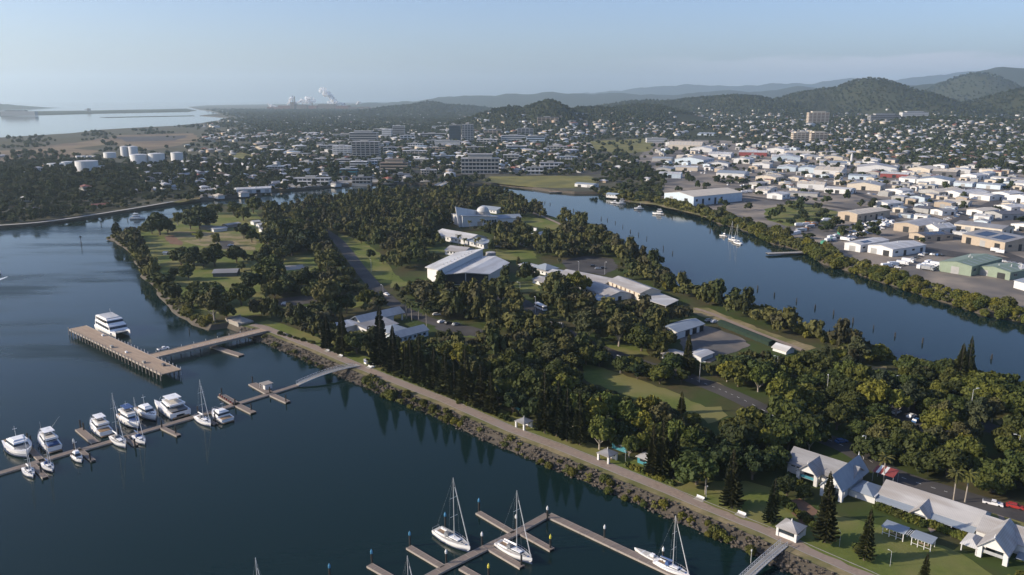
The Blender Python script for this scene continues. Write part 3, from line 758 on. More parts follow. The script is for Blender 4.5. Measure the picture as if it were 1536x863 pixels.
def cross_gable(uc, v0, v1, half, ze, zr, m, pillars=True, fill=True, pw=0.55):
    """roof along V with an open pillared front"""
    b = MB((LU(uc), LV(v0), 0), math.pi / 2); gable_roof(b, 0, v1 - v0, half, ze, zr, 0.45, 0.25); hp(b, 'porch_roof', m)
    b = MB((LU(uc), LV(v0), 0), math.pi / 2)
    b.extr_x([(-half, ze - 0.1), (half, ze - 0.1), (0, zr - 0.35)], 0.15, 0.4); hp(b, 'gable_front', m_white)
    if pillars:
        for s in (-1, 1):
            c = LU(uc + s * (half - 0.3)); y = LV(v0) + 0.5
            hp(MB().box(c - pw, c + pw, y - pw, y + pw, 2.3, ze - 0.15), 'pillar', m_white)
    if fill:
        b = MB().box(LU(uc - half + 0.4), LU(uc + half - 0.4), LV(v0 + 3.2), LV(v1 - 4), 2.2, ze - 0.1); hp(b, 'porch_wall', m_white)
        hp(MB().box(LU(uc - half + 1), LU(uc + half - 1), LV(v0 + 3.12), LV(v0 + 3.18), 2.4, ze - 1), 'porch_opening', m_glass)
cross_gable(-86.8, 222.4, 241.4, 3.1, 6.6, 10.6, m_rblue)
cross_gable(-96.4, 226.6, 235.2, 3.1, 6.3, 9.2, m_rgrey)
cross_gable(-42.8, 219.4, 233.0, 3.3, 6.0, 9.4, m_rpale)
cross_gable(-63.6, 227.6, 236.0, 2.3, 4.6, 6.7, m_rpale, pw=0.2, fill=False)
hp(MB().box(LU(-98.6), LU(-94.2), LV(226.9), LV(227.05), 4.1, 5.0), 'balcony_screen', m_teal)
hp(MB().box(LU(-98.6), LU(-94.2), LV(227.1), LV(230.2), 3.9, 4.08), 'balcony_floor', m_conc)
hp(MB().box(LU(-45.6), LU(-40.0), LV(219.8), LV(219.9), 4.0, 4.9), 'balcony_screen', m_steel)
# verandah along the long wing
b = MB(); b.add([(LU(-76), LV(231.5), 4.75), (LU(-49.6), LV(231.5), 4.75), (LU(-49.6), LV(228.2), 4.0), (LU(-76), LV(228.2), 4.0),
                 (LU(-76), LV(231.5), 4.6), (LU(-49.6), LV(231.5), 4.6), (LU(-49.6), LV(228.2), 3.85), (LU(-76), LV(228.2), 3.85)],
                [(0, 3, 2, 1), (4, 5, 6, 7), (3, 7, 6, 2), (0, 4, 7, 3), (1, 2, 6, 5)]); hp(b, 'verandah_roof', m_rblue)
for i in range(11):
    u = -75.6 + i * 2.55
    if -67 < u < -61: continue
    hp(MB().box(LU(u) - .09, LU(u) + .09, LV(228.4) - .09, LV(228.4) + .09, 2.4, 3.88), 'verandah_post', m_white)
windows(hall, LU(-75), LU(-50), LV(231.6), 3.1, 4.2, 9, -1, 1.8)
windows(hall, LU(-103.6), LU(-100), LV(230.4), 4.9, 5.7, 2, -1, 1.3); windows(hall, LU(-92), LU(-90), LV(230.4), 4.6, 5.8, 1, -1, 1.5)
windows(hall, LU(-38), LU(-16), LV(228.0), 4.6, 5.3, 6, -1, 1.6)
b = MB(); b.add([(LU(-38.6), LV(227.9), 3.6), (LU(-15), LV(227.9), 3.6), (LU(-15), LV(224.6), 2.95 + .2), (LU(-38.6), LV(224.6), 3.15), (LU(-38.6), LV(224.6), 3.0), (LU(-15), LV(224.6), 3.0)],
                [(0, 3, 2, 1), (3, 4, 5, 2)]); hp(b, 'verandah_roof', m_rblue)
b = MB(); hip_roof(b, LU(-50.2), LU(-46.4), LV(219.6), LV(226.4), 4.6, 6.0, 0.3); hp(b, 'awning_roof', m_rwhite)
for (u, v) in ((-50.1, 219.7), (-46.6, 219.7), (-50.1, 226.2)):
    hp(MB().box(LU(u) - .12, LU(u) + .12, LV(v) - .12, LV(v) + .12, 2.4, 4.5), 'awning_post', m_white)
for u, zt in ((-96.4, 9.2), (-86.8, 10.6), (-42.8, 9.4)):
    v0 = {-96.4: 226.6, -86.8: 241.4, -42.8: 219.4}[u]
    hp(MB().cone(LU(u), LV(v0), zt - 0.1, zt + 1.0, 0.18, 0.06, 6), 'finial', m_white)
fl = thing('event_marquee', 'red and white striped awning behind the steep grey gable of the waterfront hall', 'awning', uv(-82.6, 243.0, IZ), -A45)
b = MB()
for i in range(7):
    b.add([(i * 0.9, 0, 3.4), (i * 0.9 + 0.9, 0, 3.4), (i * 0.9 + 0.9, 4.4, 4.3), (i * 0.9, 4.4, 4.3), (i * 0.9, 0, 3.3), (i * 0.9 + 0.9, 0, 3.3), (i * 0.9 + 0.9, 4.4, 4.2), (i * 0.9, 4.4, 4.2)],
          [(0, 1, 2, 3), (7, 6, 5, 4), (0, 4, 5, 1), (1, 5, 6, 2), (2, 6, 7, 3), (3, 7, 4, 0)], i % 2 if i < 4 else 0)
b.build('canopy', [m_red, m_white], fl)
for x in (0.1, 6.2):
    for y in (0.1, 4.3): MB().cone(x, y, 0, 3.4, .06, .06, 6).build('post', m_steel, fl)

# ---- slatted pergolas on the lawn
def pergola(u0, u1, v0, v1, label):
    t = thing('picnic_pergola', label, 'pergola', uv(u0, v0, IZ), -A45, 'pergolas on the hall lawn')
    L, W = u1 - u0, v1 - v0
    b = MB(); b.add([(-.4, -.4, 2.6), (L + .4, -.4, 2.6), (L + .4, W + .4, 2.9), (-.4, W + .4, 2.9), (-.4, -.4, 2.48), (L + .4, -.4, 2.48), (L + .4, W + .4, 2.78), (-.4, W + .4, 2.78)],
                    [(0, 1, 2, 3), (7, 6, 5, 4), (0, 4, 5, 1), (1, 5, 6, 2), (2, 6, 7, 3), (3, 7, 4, 0)]); b.build('roof', m_rblue, t)
    for x in (0, L * 0.33, L * 0.67, L):
        for y in (0, W): MB().box(x - .09, x + .09, y - .09, y + .09, 0, 2.5).build('post', m_white, t)
    for y in (0, W): MB().box(0, L, y - .05, y + .05, 0.75, 0.85).build('rail', m_white, t)
    MB().box(L * .2, L * .8, W * .4, W * .6, 0.68, 0.75).build('table', m_timber, t)
    return t
pg = pergola(-68.0, -62.6, 212.8, 216.2, 'blue roofed picnic pergola on the hall lawn, the one nearer the tall pine')
for k in range(4):
    MB().box(LU(-62.0) - LU(-68.0) + k * 0.45 - 0.35, LU(-62.0) - LU(-68.0) + k * 0.45 - 0.2, 0, 3.4, 2.6, 2.72).build('slat', m_white, pg)
pergola(-60.4, -55.6, 212.8, 216.2, 'blue roofed picnic pergola on the hall lawn, the one beside the porch awning')

# ---- little white gazebos
def gazebo(px, py, s, label, h=2.6, walls=False):
    p = G(px, py, IZ)
    t = thing('gazebo', label, 'gazebo', (p.x, p.y, IZ), -A45, 'white gazebos along the promenade')
    b = MB(); hip_roof(b, -s, s, -s, s, h, h + s * 0.62, 0.55); b.build('roof', m_rgrey if not walls else m_rpale, t)
    for x in (-1, 1):
        for y in (-1, 1): MB().box(x * s - .32, x * s + .32, y * s - .32, y * s + .32, 0, h - .15).build('pillar', m_white, t)
    if walls:
        for x in (-1, 1): MB().box(x * s - .12, x * s + .12, -s + .33, s - .33, 0, 1.5).build('wall', m_white, t)
        MB().box(-s + .33, s - .33, -s - .1, -s + .12, 0, 1.2).build('wall', m_white, t)
        MB().box(-s + .5, s - .5, -s - .02, -s + .05, 1.3, 2.1).build('window', m_glass, t)
    else:
        MB().box(-s + .33, s - .33, s - .2, s, 0, 1.0).build('wall', m_white, t)
    MB().cone(0, 0, h + s * 0.6, h + s * 0.62 + .7, .16, .1, 6).build('finial', m_white, t)
    MB().box(-s * .6, s * .6, s * .3, s * .55, .4, .48).build('seat', m_timber, t)
    return t
gazebo(786, 641, 2.0, 'small open white gazebo with pyramid roof in front of the tall dark pines')
gazebo(911, 690, 2.1, 'small open white gazebo with pyramid roof in front of the two turquoise huts')
gazebo(1186, 803, 2.6, 'larger half-walled white gazebo at the head of the marina gangway', 2.8, True)
def hut(px, py, l, w_, label):
    p = G(px, py, IZ); t = thing('kiosk_hut', label, 'hut', (p.x, p.y, IZ), -A45, 'turquoise huts behind the gazebos')
    MB().box(0, l, 0, w_, 0, 2.3).build('wall', m_teal, t)
    b = MB(); hip_roof(b, 0, l, 0, w_, 2.35, 3.4, .5); b.build('roof', m_rpale, t)
    MB().box(l * .2, l * .6, -.06, .05, 1.0, 1.9).build('hatch', m_dark, t)
hut(956, 694, 5, 4, 'turquoise hut with pale roof right of the middle gazebo')
hut(918, 672, 6, 3, 'turquoise hut half hidden under trees behind the middle gazebo')
hut(768, 612, 7, 4, 'turquoise hut under the trees behind the gazebo with the pines')

# ---- white building by the footbridge
gal = thing('club_building', 'rambling white building with blue-grey gabled roofs near the footbridge', 'clubhouse', uv(-341, 222, IZ), -A45)
def gx(u): return u + 341
def gy(v): return v - 222
def gpart(b, n_, m): return b.build(n_, m, gal)
b = MB((gx(-341.5), gy(228), 0), math.pi / 2); gable_walls(b, 0, 19, 4.6, -.2, 4.3, 6.7); gpart(b, 'wall', m_white)
b = MB((gx(-341.5), gy(226), 0), math.pi / 2); gable_roof(b, 0, 28, 4.6, 4.3, 6.7, .5); gpart(b, 'roof', m_rblue)
for u in (-345.5, -337.6):
    gpart(MB().box(gx(u) - .35, gx(u) + .35, gy(253) - .35, gy(253) + .35, 0, 4.2), 'pillar', m_white)
b = MB().box(gx(-336.7), gx(-325), gy(223), gy(240), -.2, 2.9); gpart(b, 'wall', m_white)
b = MB(); b.add([(gx(-337), gy(222), 4.2), (gx(-337), gy(241), 4.2), (gx(-324), gy(241), 3.1), (gx(-324), gy(222), 3.1), (gx(-337), gy(222), 4.0), (gx(-337), gy(241), 4.0), (gx(-324), gy(241), 2.93), (gx(-324), gy(222), 2.93)],
                [(0, 3, 2, 1), (4, 5, 6, 7), (0, 1, 5, 4), (1, 2, 6, 5), (2, 3, 7, 6), (3, 0, 4, 7)]); gpart(b, 'roof', m_rgrey)
for i in range(8): gpart(MB().box(gx(-325.05), gx(-324.9), gy(223.6 + i * 2.1), gy(224.8 + i * 2.1), 1.9, 2.7), 'window', m_white)
b = MB(); hip_roof(b, gx(-347), gx(-337), gy(214), gy(226), 3.6, 5.6, .6); gpart(b, 'roof', m_rwhite)
gpart(MB().box(gx(-346.6), gx(-337.4), gy(214.4), gy(225.6), -.2, 3.4), 'wall', m_white)
b = MB((gx(-308), gy(224), 0), math.pi / 2); gable_walls(b, 0, 20, 4.0, -.2, 3.4, 5.4); gpart(b, 'wall', m_wblue)
b = MB((gx(-308), gy(224), 0), math.pi / 2); gable_roof(b, 0, 20, 4.0, 3.4, 5.4, .5); gpart(b, 'roof', m_rblue)
b = MB(); hip_roof(b, gx(-324.4), gx(-312.6), gy(226), gy(238), 3.3, 4.9, .3); gpart(b, 'roof', m_rblue)
gpart(MB().box(gx(-324), gx(-312.8), gy(226.4), gy(237.6), -.2, 3.1), 'wall', m_white)
windows(gal, gx(-345), gx(-339), gy(228.0), 1.2, 2.8, 3, -1, 1.2)
windows(gal, gy(225), gy(243), gx(-304.0), 1.0, 2.3, 6, 1, 1.6, axis='y')
windows(gal, gx(-323), gx(-314), gy(226.4), 1.0, 2.2, 4, -1, 1.4)
p = G(590, 468, IZ)

# ---- entertainment hall: two big white metal roofs with a clerestory
P1, P2 = G(657, 405, 13.5), G(725, 373, 13.5); d = (P2 - P1).xy; L = d.length
aud = thing('entertainment_hall', 'largest white hall with two long metal roofs and a dark glazed end in the park', 'hall', (P1.x, P1.y, IZ), math.atan2(d.y, d.x))
def slab(top, th):
    n_ = len(top)
    b = MB(); b.add([(x, y, z) for x, y, z in top] + [(x, y, z - th) for x, y, z in top], [tuple(range(n_)), tuple(range(2 * n_ - 1, n_ - 1, -1))] + [(i_, (i_ + 1) % n_, n_ + (i_ + 1) % n_, n_ + i_) for i_ in range(n_)])
    return b
def walls(top, m_, nm, par):
    n_ = len(top); b = MB()
    b.add([(x, y, z) for x, y, z in top] + [(x, y, -.3) for x, y, z in top], [(i_, (i_ + 1) % n_, n_ + (i_ + 1) % n_, n_ + i_) for i_ in range(n_)])
    return b.build(nm, m_, par)
slab([(-1.5, -.7, 11.2), (79, -.7, 11.2), (76.5, 20.5, 7.3), (21, 19.5, 7.3)], .35).build('roof', m_rwhite, aud)
walls([(0, 0, 10.9), (77.5, 0, 10.9), (75, 19, 7.1), (22, 18.2, 7.1)], m_white, 'wall', aud)
slab([(4.5, -.2, 6.9), (70, -.2, 6.9), (66, -14.5, 8.7), (8.5, -14.5, 8.7)], .3).build('roof', m_rwhite, aud)
slab([(8.5, -14.503, 8.7), (66, -14.503, 8.7), (57.5, -28, 6.5), (18.5, -28, 6.5)], .3).build('roof', m_rwhite, aud)
walls([(7, -.3, 6.6), (69, -.3, 6.6), (65, -14.5, 8.4), (56.5, -27, 6.3), (19.5, -27, 6.3), (10.5, -14.5, 8.4)], m_white, 'wall', aud)
b = MB(); b.add([(6.86, -1, .3), (10.36, -14.3, .3), (10.36, -14.3, 7.6), (6.86, -1, 6.2)], [(0, 1, 2, 3)]); b.add([(10.42, -14.9, .3), (19.3, -26.8, .3), (19.3, -26.8, 5.7), (10.42, -14.9, 7.6)], [(0, 1, 2, 3)]); b.build('glazed_end', m_glass, aud)
for i in range(9):
    x = 18 + i * 6
    MB().box(x - .35, x + .35, 4.2, 4.9, 9.8, 11.2).build('roof_vent', m_steel, aud)
    if i % 2: MB().box(x - .35, x + .35, -6.2, -5.5, 7.4, 8.5).build('roof_vent', m_steel, aud)
MB().cone(L + 7, -3, 0, 7.2, 4, 3.6, 14).build('drum', m_rpale, aud)

# ---- domed museum and its neighbours
p0, p1 = G(694, 341, IZ), G(746, 337, IZ); d = (p1 - p0).xy; L = d.length
mus = thing('domed_museum', 'white angular museum with a small dome and a tall raking fin wall', 'museum', (p0.x, p0.y, IZ), math.atan2(d.y, d.x))
b = MB(); b.loft([[(0, 0, -.3), (L, 0, -.3), (L, 26, -.3), (0, 26, -.3)], [(0, 0, 10.5), (L, 0, 7.5), (L, 26, 7.0), (0, 26, 9)]]); b.build('wall', m_white, mus)
b = MB(); b.loft([[(-1, -1.2, 10.6), (L + .6, -1.2, 7.56), (L + .6, 26.5, 7.06), (-1, 26.5, 9.06)], [(-1, -1.2, 11.0), (L + .6, -1.2, 7.9), (L + .6, 26.5, 7.4), (-1, 26.5, 9.4)]]); b.build('roof', m_rwhite, mus)
b = MB(); b.add([(-3, 1, -.2), (-5.5, 4, 19), (26, 15, 11.5), (30, 14, -.2), (-3, 1.8, -.2), (-5.5, 4.8, 19), (26, 15.8, 11.5), (30, 14.8, -.2)],
                [(0, 3, 2, 1), (4, 5, 6, 7), (0, 1, 5, 4), (1, 2, 6, 5), (2, 3, 7, 6)]); b.build('fin_wall', m_white, mus)
b = MB(); pd = []
for k in range(7):
    a = k / 6 * math.pi / 2; pd.append([(L * .72 + 6.2 * math.cos(a) * math.cos(t * .3927) + .001, 11 + 6.2 * math.cos(a) * math.sin(t * .3927), 11.2 + 5.8 * math.sin(a)) for t in range(16)])
b.loft(pd); b.build('dome', m_rwhite, mus, True)
MB().cone(L * .72, 11, 7.2, 11.3, 7.2, 6.8, 16).build('dome_base', m_rpale, mus)
MB().box(L * .42, L * .55, -.12, .1, 0, 4.2).build('entrance', m_tan, mus)
b = MB((L + 1, 2, 0), R(-8)); gable_walls(b, 0, 24, 7, -.2, 5.5, 8, 7); b.build('wing_wall', m_white, mus)
b = MB((L + 1, 2, 0), R(-8)); gable_roof(b, 0, 24, 7, 5.5, 8, .8, .25, 7); b.build('wing_roof', m_rblue, mus)
windows(mus, L * .6, L * .98, 0, 2.2, 5.0, 5, -1, 2.2)
ridge_house('museum_annexe', 'low blue-grey roofed building on the slope behind the domed museum', 'building', (724, 308), (752, 311), 8.5, 8, 3.6, m_white, m_rblue, nwin=6)
ridge_house('exhibition_hall', 'long white roofed building just below the domed museum', 'building', (664, 343), (716, 352), 10, 11, 4.2, m_white, m_rwhite, nwin=8)
ridge_house('exhibition_hall', 'white roofed block between the domed museum and the largest white hall', 'building', (676, 368), (704, 371), 8.5, 8, 3.6, m_white, m_rpale, nwin=5)
ridge_house('exhibition_hall', 'small blue roofed block right of the long white roof below the museum', 'building', (716, 356), (738, 361), 8.5, 8, 3.8, m_white, m_rblue, nwin=4)
wh = ridge_house('white_house', 'white house with a tall white gable wall near the river lawn', 'house', (804, 349), (822, 345), 9, 6, 3.8, m_white, m_rblue, nwin=3)
b = MB(); b.box(-1.4, -.5, -7, 7, -.2, 5.5); b.box(-1.5, -.45, -1.5, 1.5, 5.5, 10.5); b.build('gable_wall', m_white, wh)
ridge_house('white_house', 'low white house half hidden in trees left of the tall gable wall', 'house', (776, 360), (794, 357), 6.5, 5, 3, m_white, m_rpale, nwin=3)

# ---- long sheds on the river side
ridge_house('long_hall', 'long pale roofed hall beside the bitumen car park', 'hall', (850, 404), (919, 418), 8.0, 8, 3.4, m_cream, m_rpale, nwin=10)
bn = ridge_house('barn_hall', 'tall cream walled hall with striped pale roof nearest the river trees', 'hall', (928, 414), (976, 432), 10.0, 7.2, 5.2, m_cream, m_rpale, .7, 0)
Lb = (G(976, 432, 10) - G(928, 414, 10)).length
for i in range(6): MB().box(4 + i * (Lb - 6) / 6, 5.3 + i * (Lb - 6) / 6, -7.3, -7.15, .2, 4.6).build('door', m_rbrown, bn)
for i in range(10): MB().box(1.5 + i * (Lb - 3) / 10, 2.3 + i * (Lb - 3) / 10, -7.0, -1, 0, .1) if False else None
ridge_house('long_hall', 'pale roofed hall directly in front of the cream walled hall', 'hall', (886, 421), (930, 437), 8.0, 8.5, 3.2, m_white, m_rpale, nwin=6)
ridge_house('long_hall', 'lower blue roofed lean-to hall in front of the pale roofed hall', 'hall', (886, 441), (905, 449), 6.0, 6, 2.6, m_white, m_rblue, nwin=3)
pts = [G(968, 453, 4.2), G(985, 441, 4.2), G(1018, 454, 4.2), G(999, 463, 4.2)]
fl = thing('carport_roof', 'flat white open carport at the end of the cream walled hall', 'carport', (pts[0].x, pts[0].y, IZ))
b = MB(); b.prism([(q.x - pts[0].x, q.y - pts[0].y) for q in pts[::-1]], 2.9, 3.2); b.build('roof', m_rwhite, fl)
for q in pts:
    c = sum(pts, Vector()) / 4; e = q.lerp(c, .08); MB().cone(e.x - pts[0].x, e.y - pts[0].y, 0, 2.9, .12, .12, 6).build('post', m_steel, fl)
hq = ridge_house('pavilion_house', 'white pavilion with a double hipped roof left of the long pale hall', 'pavilion', (806, 398), (842, 407), 6.2, 6, 2.7, m_white, m_rwhite, nwin=5)
b = MB(); hip_roof(b, 2, 16, -6, 6, 3.6, 6.4, .3); b.build('upper_roof', m_rblue, hq)
ridge_house('white_house', 'white roofed house behind trees in front of the double hipped pavilion', 'house', (810, 414), (838, 422), 6.5, 6, 2.8, m_white, m_rpale, nwin=4)
ridge_house('white_house', 'white roofed cottage partly under trees left of the pavilion', 'house', (786, 394), (802, 398), 6.0, 4.5, 2.8, m_white, m_rwhite, nwin=3)
ridge_house('park_office', 'low white office building beside the park road bend', 'office', (812, 481), (842, 484), 6.5, 4, 2.8, m_white, m_rpale, nwin=6)
# ---- depot
dp = ridge_house('depot_shed', 'white walled depot shed with a blue-grey roof by the gravel yard', 'shed', (1003, 490), (1043, 478), 8.0, 5.5, 4.0, m_white, m_rblue, nwin=0)
Ld = (G(1043, 478, 8) - G(1003, 490, 8)).length
for i in range(3): MB().box(Ld * .3 + i * 6, Ld * .3 + i * 6 + 3.4, -5.65, -5.4, 0, 3.2).build('roller_door', m_dark, dp)
ridge_house('depot_shed', 'low grey roofed shed in front of the gravel yard', 'shed', (1003, 524), (1026, 531), 6.0, 4.5, 2.6, m_white, m_rpale, nwin=4)
ridge_house('depot_shed', 'small white roofed store right of the low grey shed', 'shed', (1042, 531), (1060, 524), 5.6, 3.5, 2.4, m_white, m_rwhite, nwin=0)
gs = ridge_house('boat_shed', 'very long narrow dark green shed along the river path', 'shed', (1082, 480), (1158, 510), 5.4, 1.9, 2.3, m_dgreen, m_dgreen, nwin=0, door=False)
ridge_house('white_tent', 'white arched tent at the end of the long green shed', 'tent', (1166, 514), (1186, 520), 6.0, 3, 2.0, m_white, m_rwhite, nwin=0, door=False)
# ---- west park
sh = ridge_house('picnic_shelter', 'dark sided picnic shelter with grey roof on the west lawn', 'shelter', (322, 404), (357, 403), 6.6, 6.5, 2.9, m_rdark, m_rgrey, nwin=0)
ridge_house('storage_shed', 'long low grey shed at the back of the west lawn', 'shed', (304, 338), (332, 339), 6.0, 4, 2.8, m_rgrey, m_rgrey, nwin=0)
ridge_house('storage_shed', 'bright white roofed shed on the west lawn next to the long grey one', 'shed', (318, 342), (338, 340), 6.0, 4, 2.8, m_white, m_rwhite, nwin=0)
ridge_house('storage_shed', 'grey shed nearest the creek trees on the west lawn', 'shed', (337, 336), (357, 333), 6.0, 4, 2.8, m_rgrey, m_rpale, nwin=0)
kb = ridge_house('amenities_block', 'tiny white cube-shaped amenities block alone on the shore lawn', 'hut', (246, 377), (251, 377), 5.0, 1.9, 1.8, m_white, m_rwhite, nwin=0)
yb = thing('skip_bin', 'yellow skip bin beside the white shed on the west lawn', 'skip bin', G(293, 353, IZ), R(-20))
b = MB(); b.loft([[(-2.4, -1, .1), (2.4, -1, .1), (2.4, 1, .1), (-2.4, 1, .1)], [(-3.2, -1.2, 2), (3.2, -1.2, 2), (3.2, 1.2, 2), (-3.2, 1.2, 2)]]); b.build('body', m_cap_y, yb)
MB().box(-3, 3, -1.05, 1.05, 1.9, 2.03).build('load', m_dark, yb)
for k, (x, y, x2, y2) in enumerate([(386, 335, 396, 334), (390, 342, 401, 341), (404, 337, 414, 337), (472, 310, 487, 313), (477, 324, 489, 326), (422, 337, 432, 333), (378, 331, 388, 330)]):
    ridge_house('white_house', ['white roofed cottage at the back of the west park lawn', 'white roofed cottage in front of another on the west park lawn', 'pale roofed cottage beside the west park trees',
                'white house under trees on the creek side of the park', 'white house in front of another on the creek side', 'white cottage right of the west lawn cottages', 'white cottage left of the west lawn cottages'][k],
                'house', (x, y), (x2, y2), 6.6, 4, 3.0, m_white, (m_rwhite, m_rpale)[k % 2], nwin=3)
# ---- benches and small furniture
def bench(px, py, label):
    p = G(px, py, IZ); t = thing('park_bench', label, 'bench', (p.x, p.y, IZ), -A45, 'white benches facing the water')
    MB().box(-1.3, 1.3, -.3, .3, .42, .5).build('seat', m_white, t)
    MB().box(-1.3, 1.3, .28, .38, .5, 1.05).build('backrest', m_white, t)
    for x in (-1.1, 1.1): MB().box(x - .06, x + .06, -.25, .3, 0, .42).build('leg', m_conc, t)
    MB().box(-1.6, 1.6, -1.2, .6, .0, .1).build('slab', m_conc, t)
bench(491, 527, 'white bench on the lawn nearest the jetty end of the promenade'); bench(511, 535, 'white bench on the lawn just left of the footbridge')
bench(554, 552, 'white bench right of the footbridge landing'); bench(1050, 749, 'white bench above the promenade left of the lone pine'); bench(1112, 773, 'white bench above the promenade right of the lone pine')
for (px, py, lb) in ((549, 546, 'white box kiosk at the footbridge landing'), (560, 551, 'white board sign right of the footbridge landing')):
    p = G(px, py, IZ); t = thing('information_kiosk', lb, 'kiosk', (p.x, p.y, IZ), -A45)
    MB().box(-.9, .9, -.5, .5, 0, 2.1).build('body', m_white, t); MB().box(-1.1, 1.1, -.7, .7, 2.1, 2.25).build('roof', m_rgrey, t); MB().box(-.7, .7, -.56, -.49, .9, 1.8).build('panel', m_bblue, t)
LAMPS = [(1049, 574, 9.5), (1240, 592, 9), (1345, 594, 9), (1455, 622, 10.5), (907, 412, 9), (868, 410, 8), (780, 445, 9), (803, 470, 10), (813, 500, 9), (930, 560, 8), (600, 380, 9), (557, 408, 9), (575, 450, 9),
         (1295, 690, 9), (1525, 690, 9), (1165, 560, 8), (1259, 820, 4.5), (1335, 850, 4.5), (1059, 748, 4.5), (938, 694, 4.5)]
def lamp_proto():
    t = thing('street_lamp', 'lamp', 'street lamp', (0, 0, 0), 0, 'street lamps among the park trees')
    MB().tube((0, 0, 0), (0, 0, 9), .14, .09, 6).build('pole', m_steel, t)
    MB().tube((0, 0, 8.9), (1.6, 0, 9.3), .07, .05, 5).build('arm', m_steel, t)
    MB().box(1.2, 2.1, -.18, .18, 9.22, 9.38).build('lantern', m_white, t)
    return t
lp = lamp_proto(); LAMPO = []
for i, (px, py, h) in enumerate(LAMPS):
    o = lp if i == 0 else copy_tree(lp)
    o.location = G(px, py, IZ); o.rotation_euler.z = rnd.uniform(0, 6.28); s = h / 9.3; o.scale = (s, s, s)
    LAMPO.append((o, 'short grey lamp post' if h < 5 else 'tall grey street lamp', px, py))
# ================================================================ jetty, pontoons, footbridge
def P2(px, py, z=0.0): return G(px, py, z)
def deck_thing(name, label, cat, a, b, width, z0, z1, mdeck, medge, group=None, name_deck='deck', side=None):
    d = (b - a).xy; L = d.length; rz = math.atan2(d.y, d.x)
    t = thing(name, label, cat, (a.x, a.y, 0), rz, group)
    MB().box(0, L, -width / 2 + .12, width / 2 - .12, z1 - .12, z1).build(name_deck, mdeck, t)
    b_ = MB().box(-.02, L + .02, -width / 2, -width / 2 + .115, z0, z1 + .03).box(-.02, L + .02, width / 2 - .115, width / 2, z0, z1 + .03)
    b_.build('edge_beam', medge, t)
    MB().box(.1, L - .1, -width / 2 + .2, width / 2 - .2, z0 - .3, z1 - .125).build('float', m_dark, t)
    return t, L
# T-head jetty
A = P2(116, 491, 3.3); B = P2(257, 558, 3.3)
dT = (B - A).xy; LT = dT.length
jt = thing('timber_jetty', 'tan timber jetty with a long T-shaped head and rows of white guide posts', 'jetty', (A.x, A.y, 0), math.atan2(dT.y, dT.x))
leg0 = P2(233, 533, 3.3); leg1 = P2(396, 494, 3.3)
def jl(p):
    q = (p - A).xy; e = dT / LT; return q.dot(e), q.dot(Vector((-e.y, e.x)))
s0 = jl(leg0); s1 = jl(leg1)
MB().box(0, LT, -4.2, 4.2, 2.9, 3.3).build('head_deck', m_timber, jt)
lx = s0[0]
MB().box(lx - 3.4, lx + 3.4, 4.203, s1[1], 2.88, 3.28).build('leg_deck', m_timber, jt)
b = MB()
for y in (-4.3, 4.3): b.box(0, LT, y - .15, y + .15, 2.5, 3.42)
b.build('fender_beam', m_edge, jt)
b = MB()
for x in (lx - 3.5, lx + 3.5): b.box(x - .12, x + .12, 4.5, s1[1] - 1, 2.3, 3.45)
b.build('fender_beam', m_edge, jt)
k = 0
for i in range(23):
    x = 1.5 + i * (LT - 3) / 22
    for y in (-3.9, 3.9):
        MB().cone(x, y, -1, 2.9, .22, .22, 6).build('pile', m_pile, jt)
for i in range(12):
    y = 7 + i * (s1[1] - 10) / 11
    for x in (lx - 3, lx + 3): MB().cone(x, y, -1, 2.88, .2, .2, 6).build('pile', m_pile, jt)
for i in range(30):
    x = .8 + i * (LT - 1.6) / 29
    MB().cone(x, -4.6, .2, 4.3 + rnd.uniform(-.2, .2), .2, .16, 6).build('guide_post', m_edge, jt)
    if x > 36 and abs(x - lx) > 4.5: MB().cone(x, 4.6, .6, 4.4 + rnd.uniform(-.2, .2), .17, .14, 6).build('guide_post', m_white, jt)
for i in range(9): MB().cone(lx - 3.7, 8 + i * 6.2, 1.5, 4.3, .13, .11, 6).build('guide_post', m_white, jt)
for i, (x, y, s) in enumerate([(LT * .47, -2.6, 1.5), (LT * .60, -1.5, 1.1), (LT * .9, 1.5, 1.5), (LT * .80, -2.6, 1.4), (LT * .25, 2.5, 1.2)]):
    MB().box(x - s * .6, x + s * .6, y - s * .4, y + s * .4, 3.3, 3.3 + s * .7).build('locker', (m_conc, m_white, m_rdark)[i % 3], jt)
b = MB()
for i in range(13): b.box(lx + 3.3, lx + 3.4, 22 + i * 3.0, 22.1 + i * 3.0, 3.28, 4.3)
b.box(lx + 3.3, lx + 3.4, 22, 58, 4.25, 4.33); b.box(lx + 3.3, lx + 3.4, 22, 58, 3.8, 3.86); b.build('railing', m_white, jt)
abut = thing('jetty_abutment', 'concrete landing where the timber jetty meets the shore', 'landing', (P2(352, 481, 2.5)), math.atan2(dT.y, dT.x))
MB().box(-2, 11, -4, 5, -1, .9).build('slab', m_conc, abut)
b = MB().box(-2, 11, -4.2, -4, .9, 1.9).box(-2.2, -2, -4, 5, .9, 1.9); b.build('parapet', m_edge, abut)

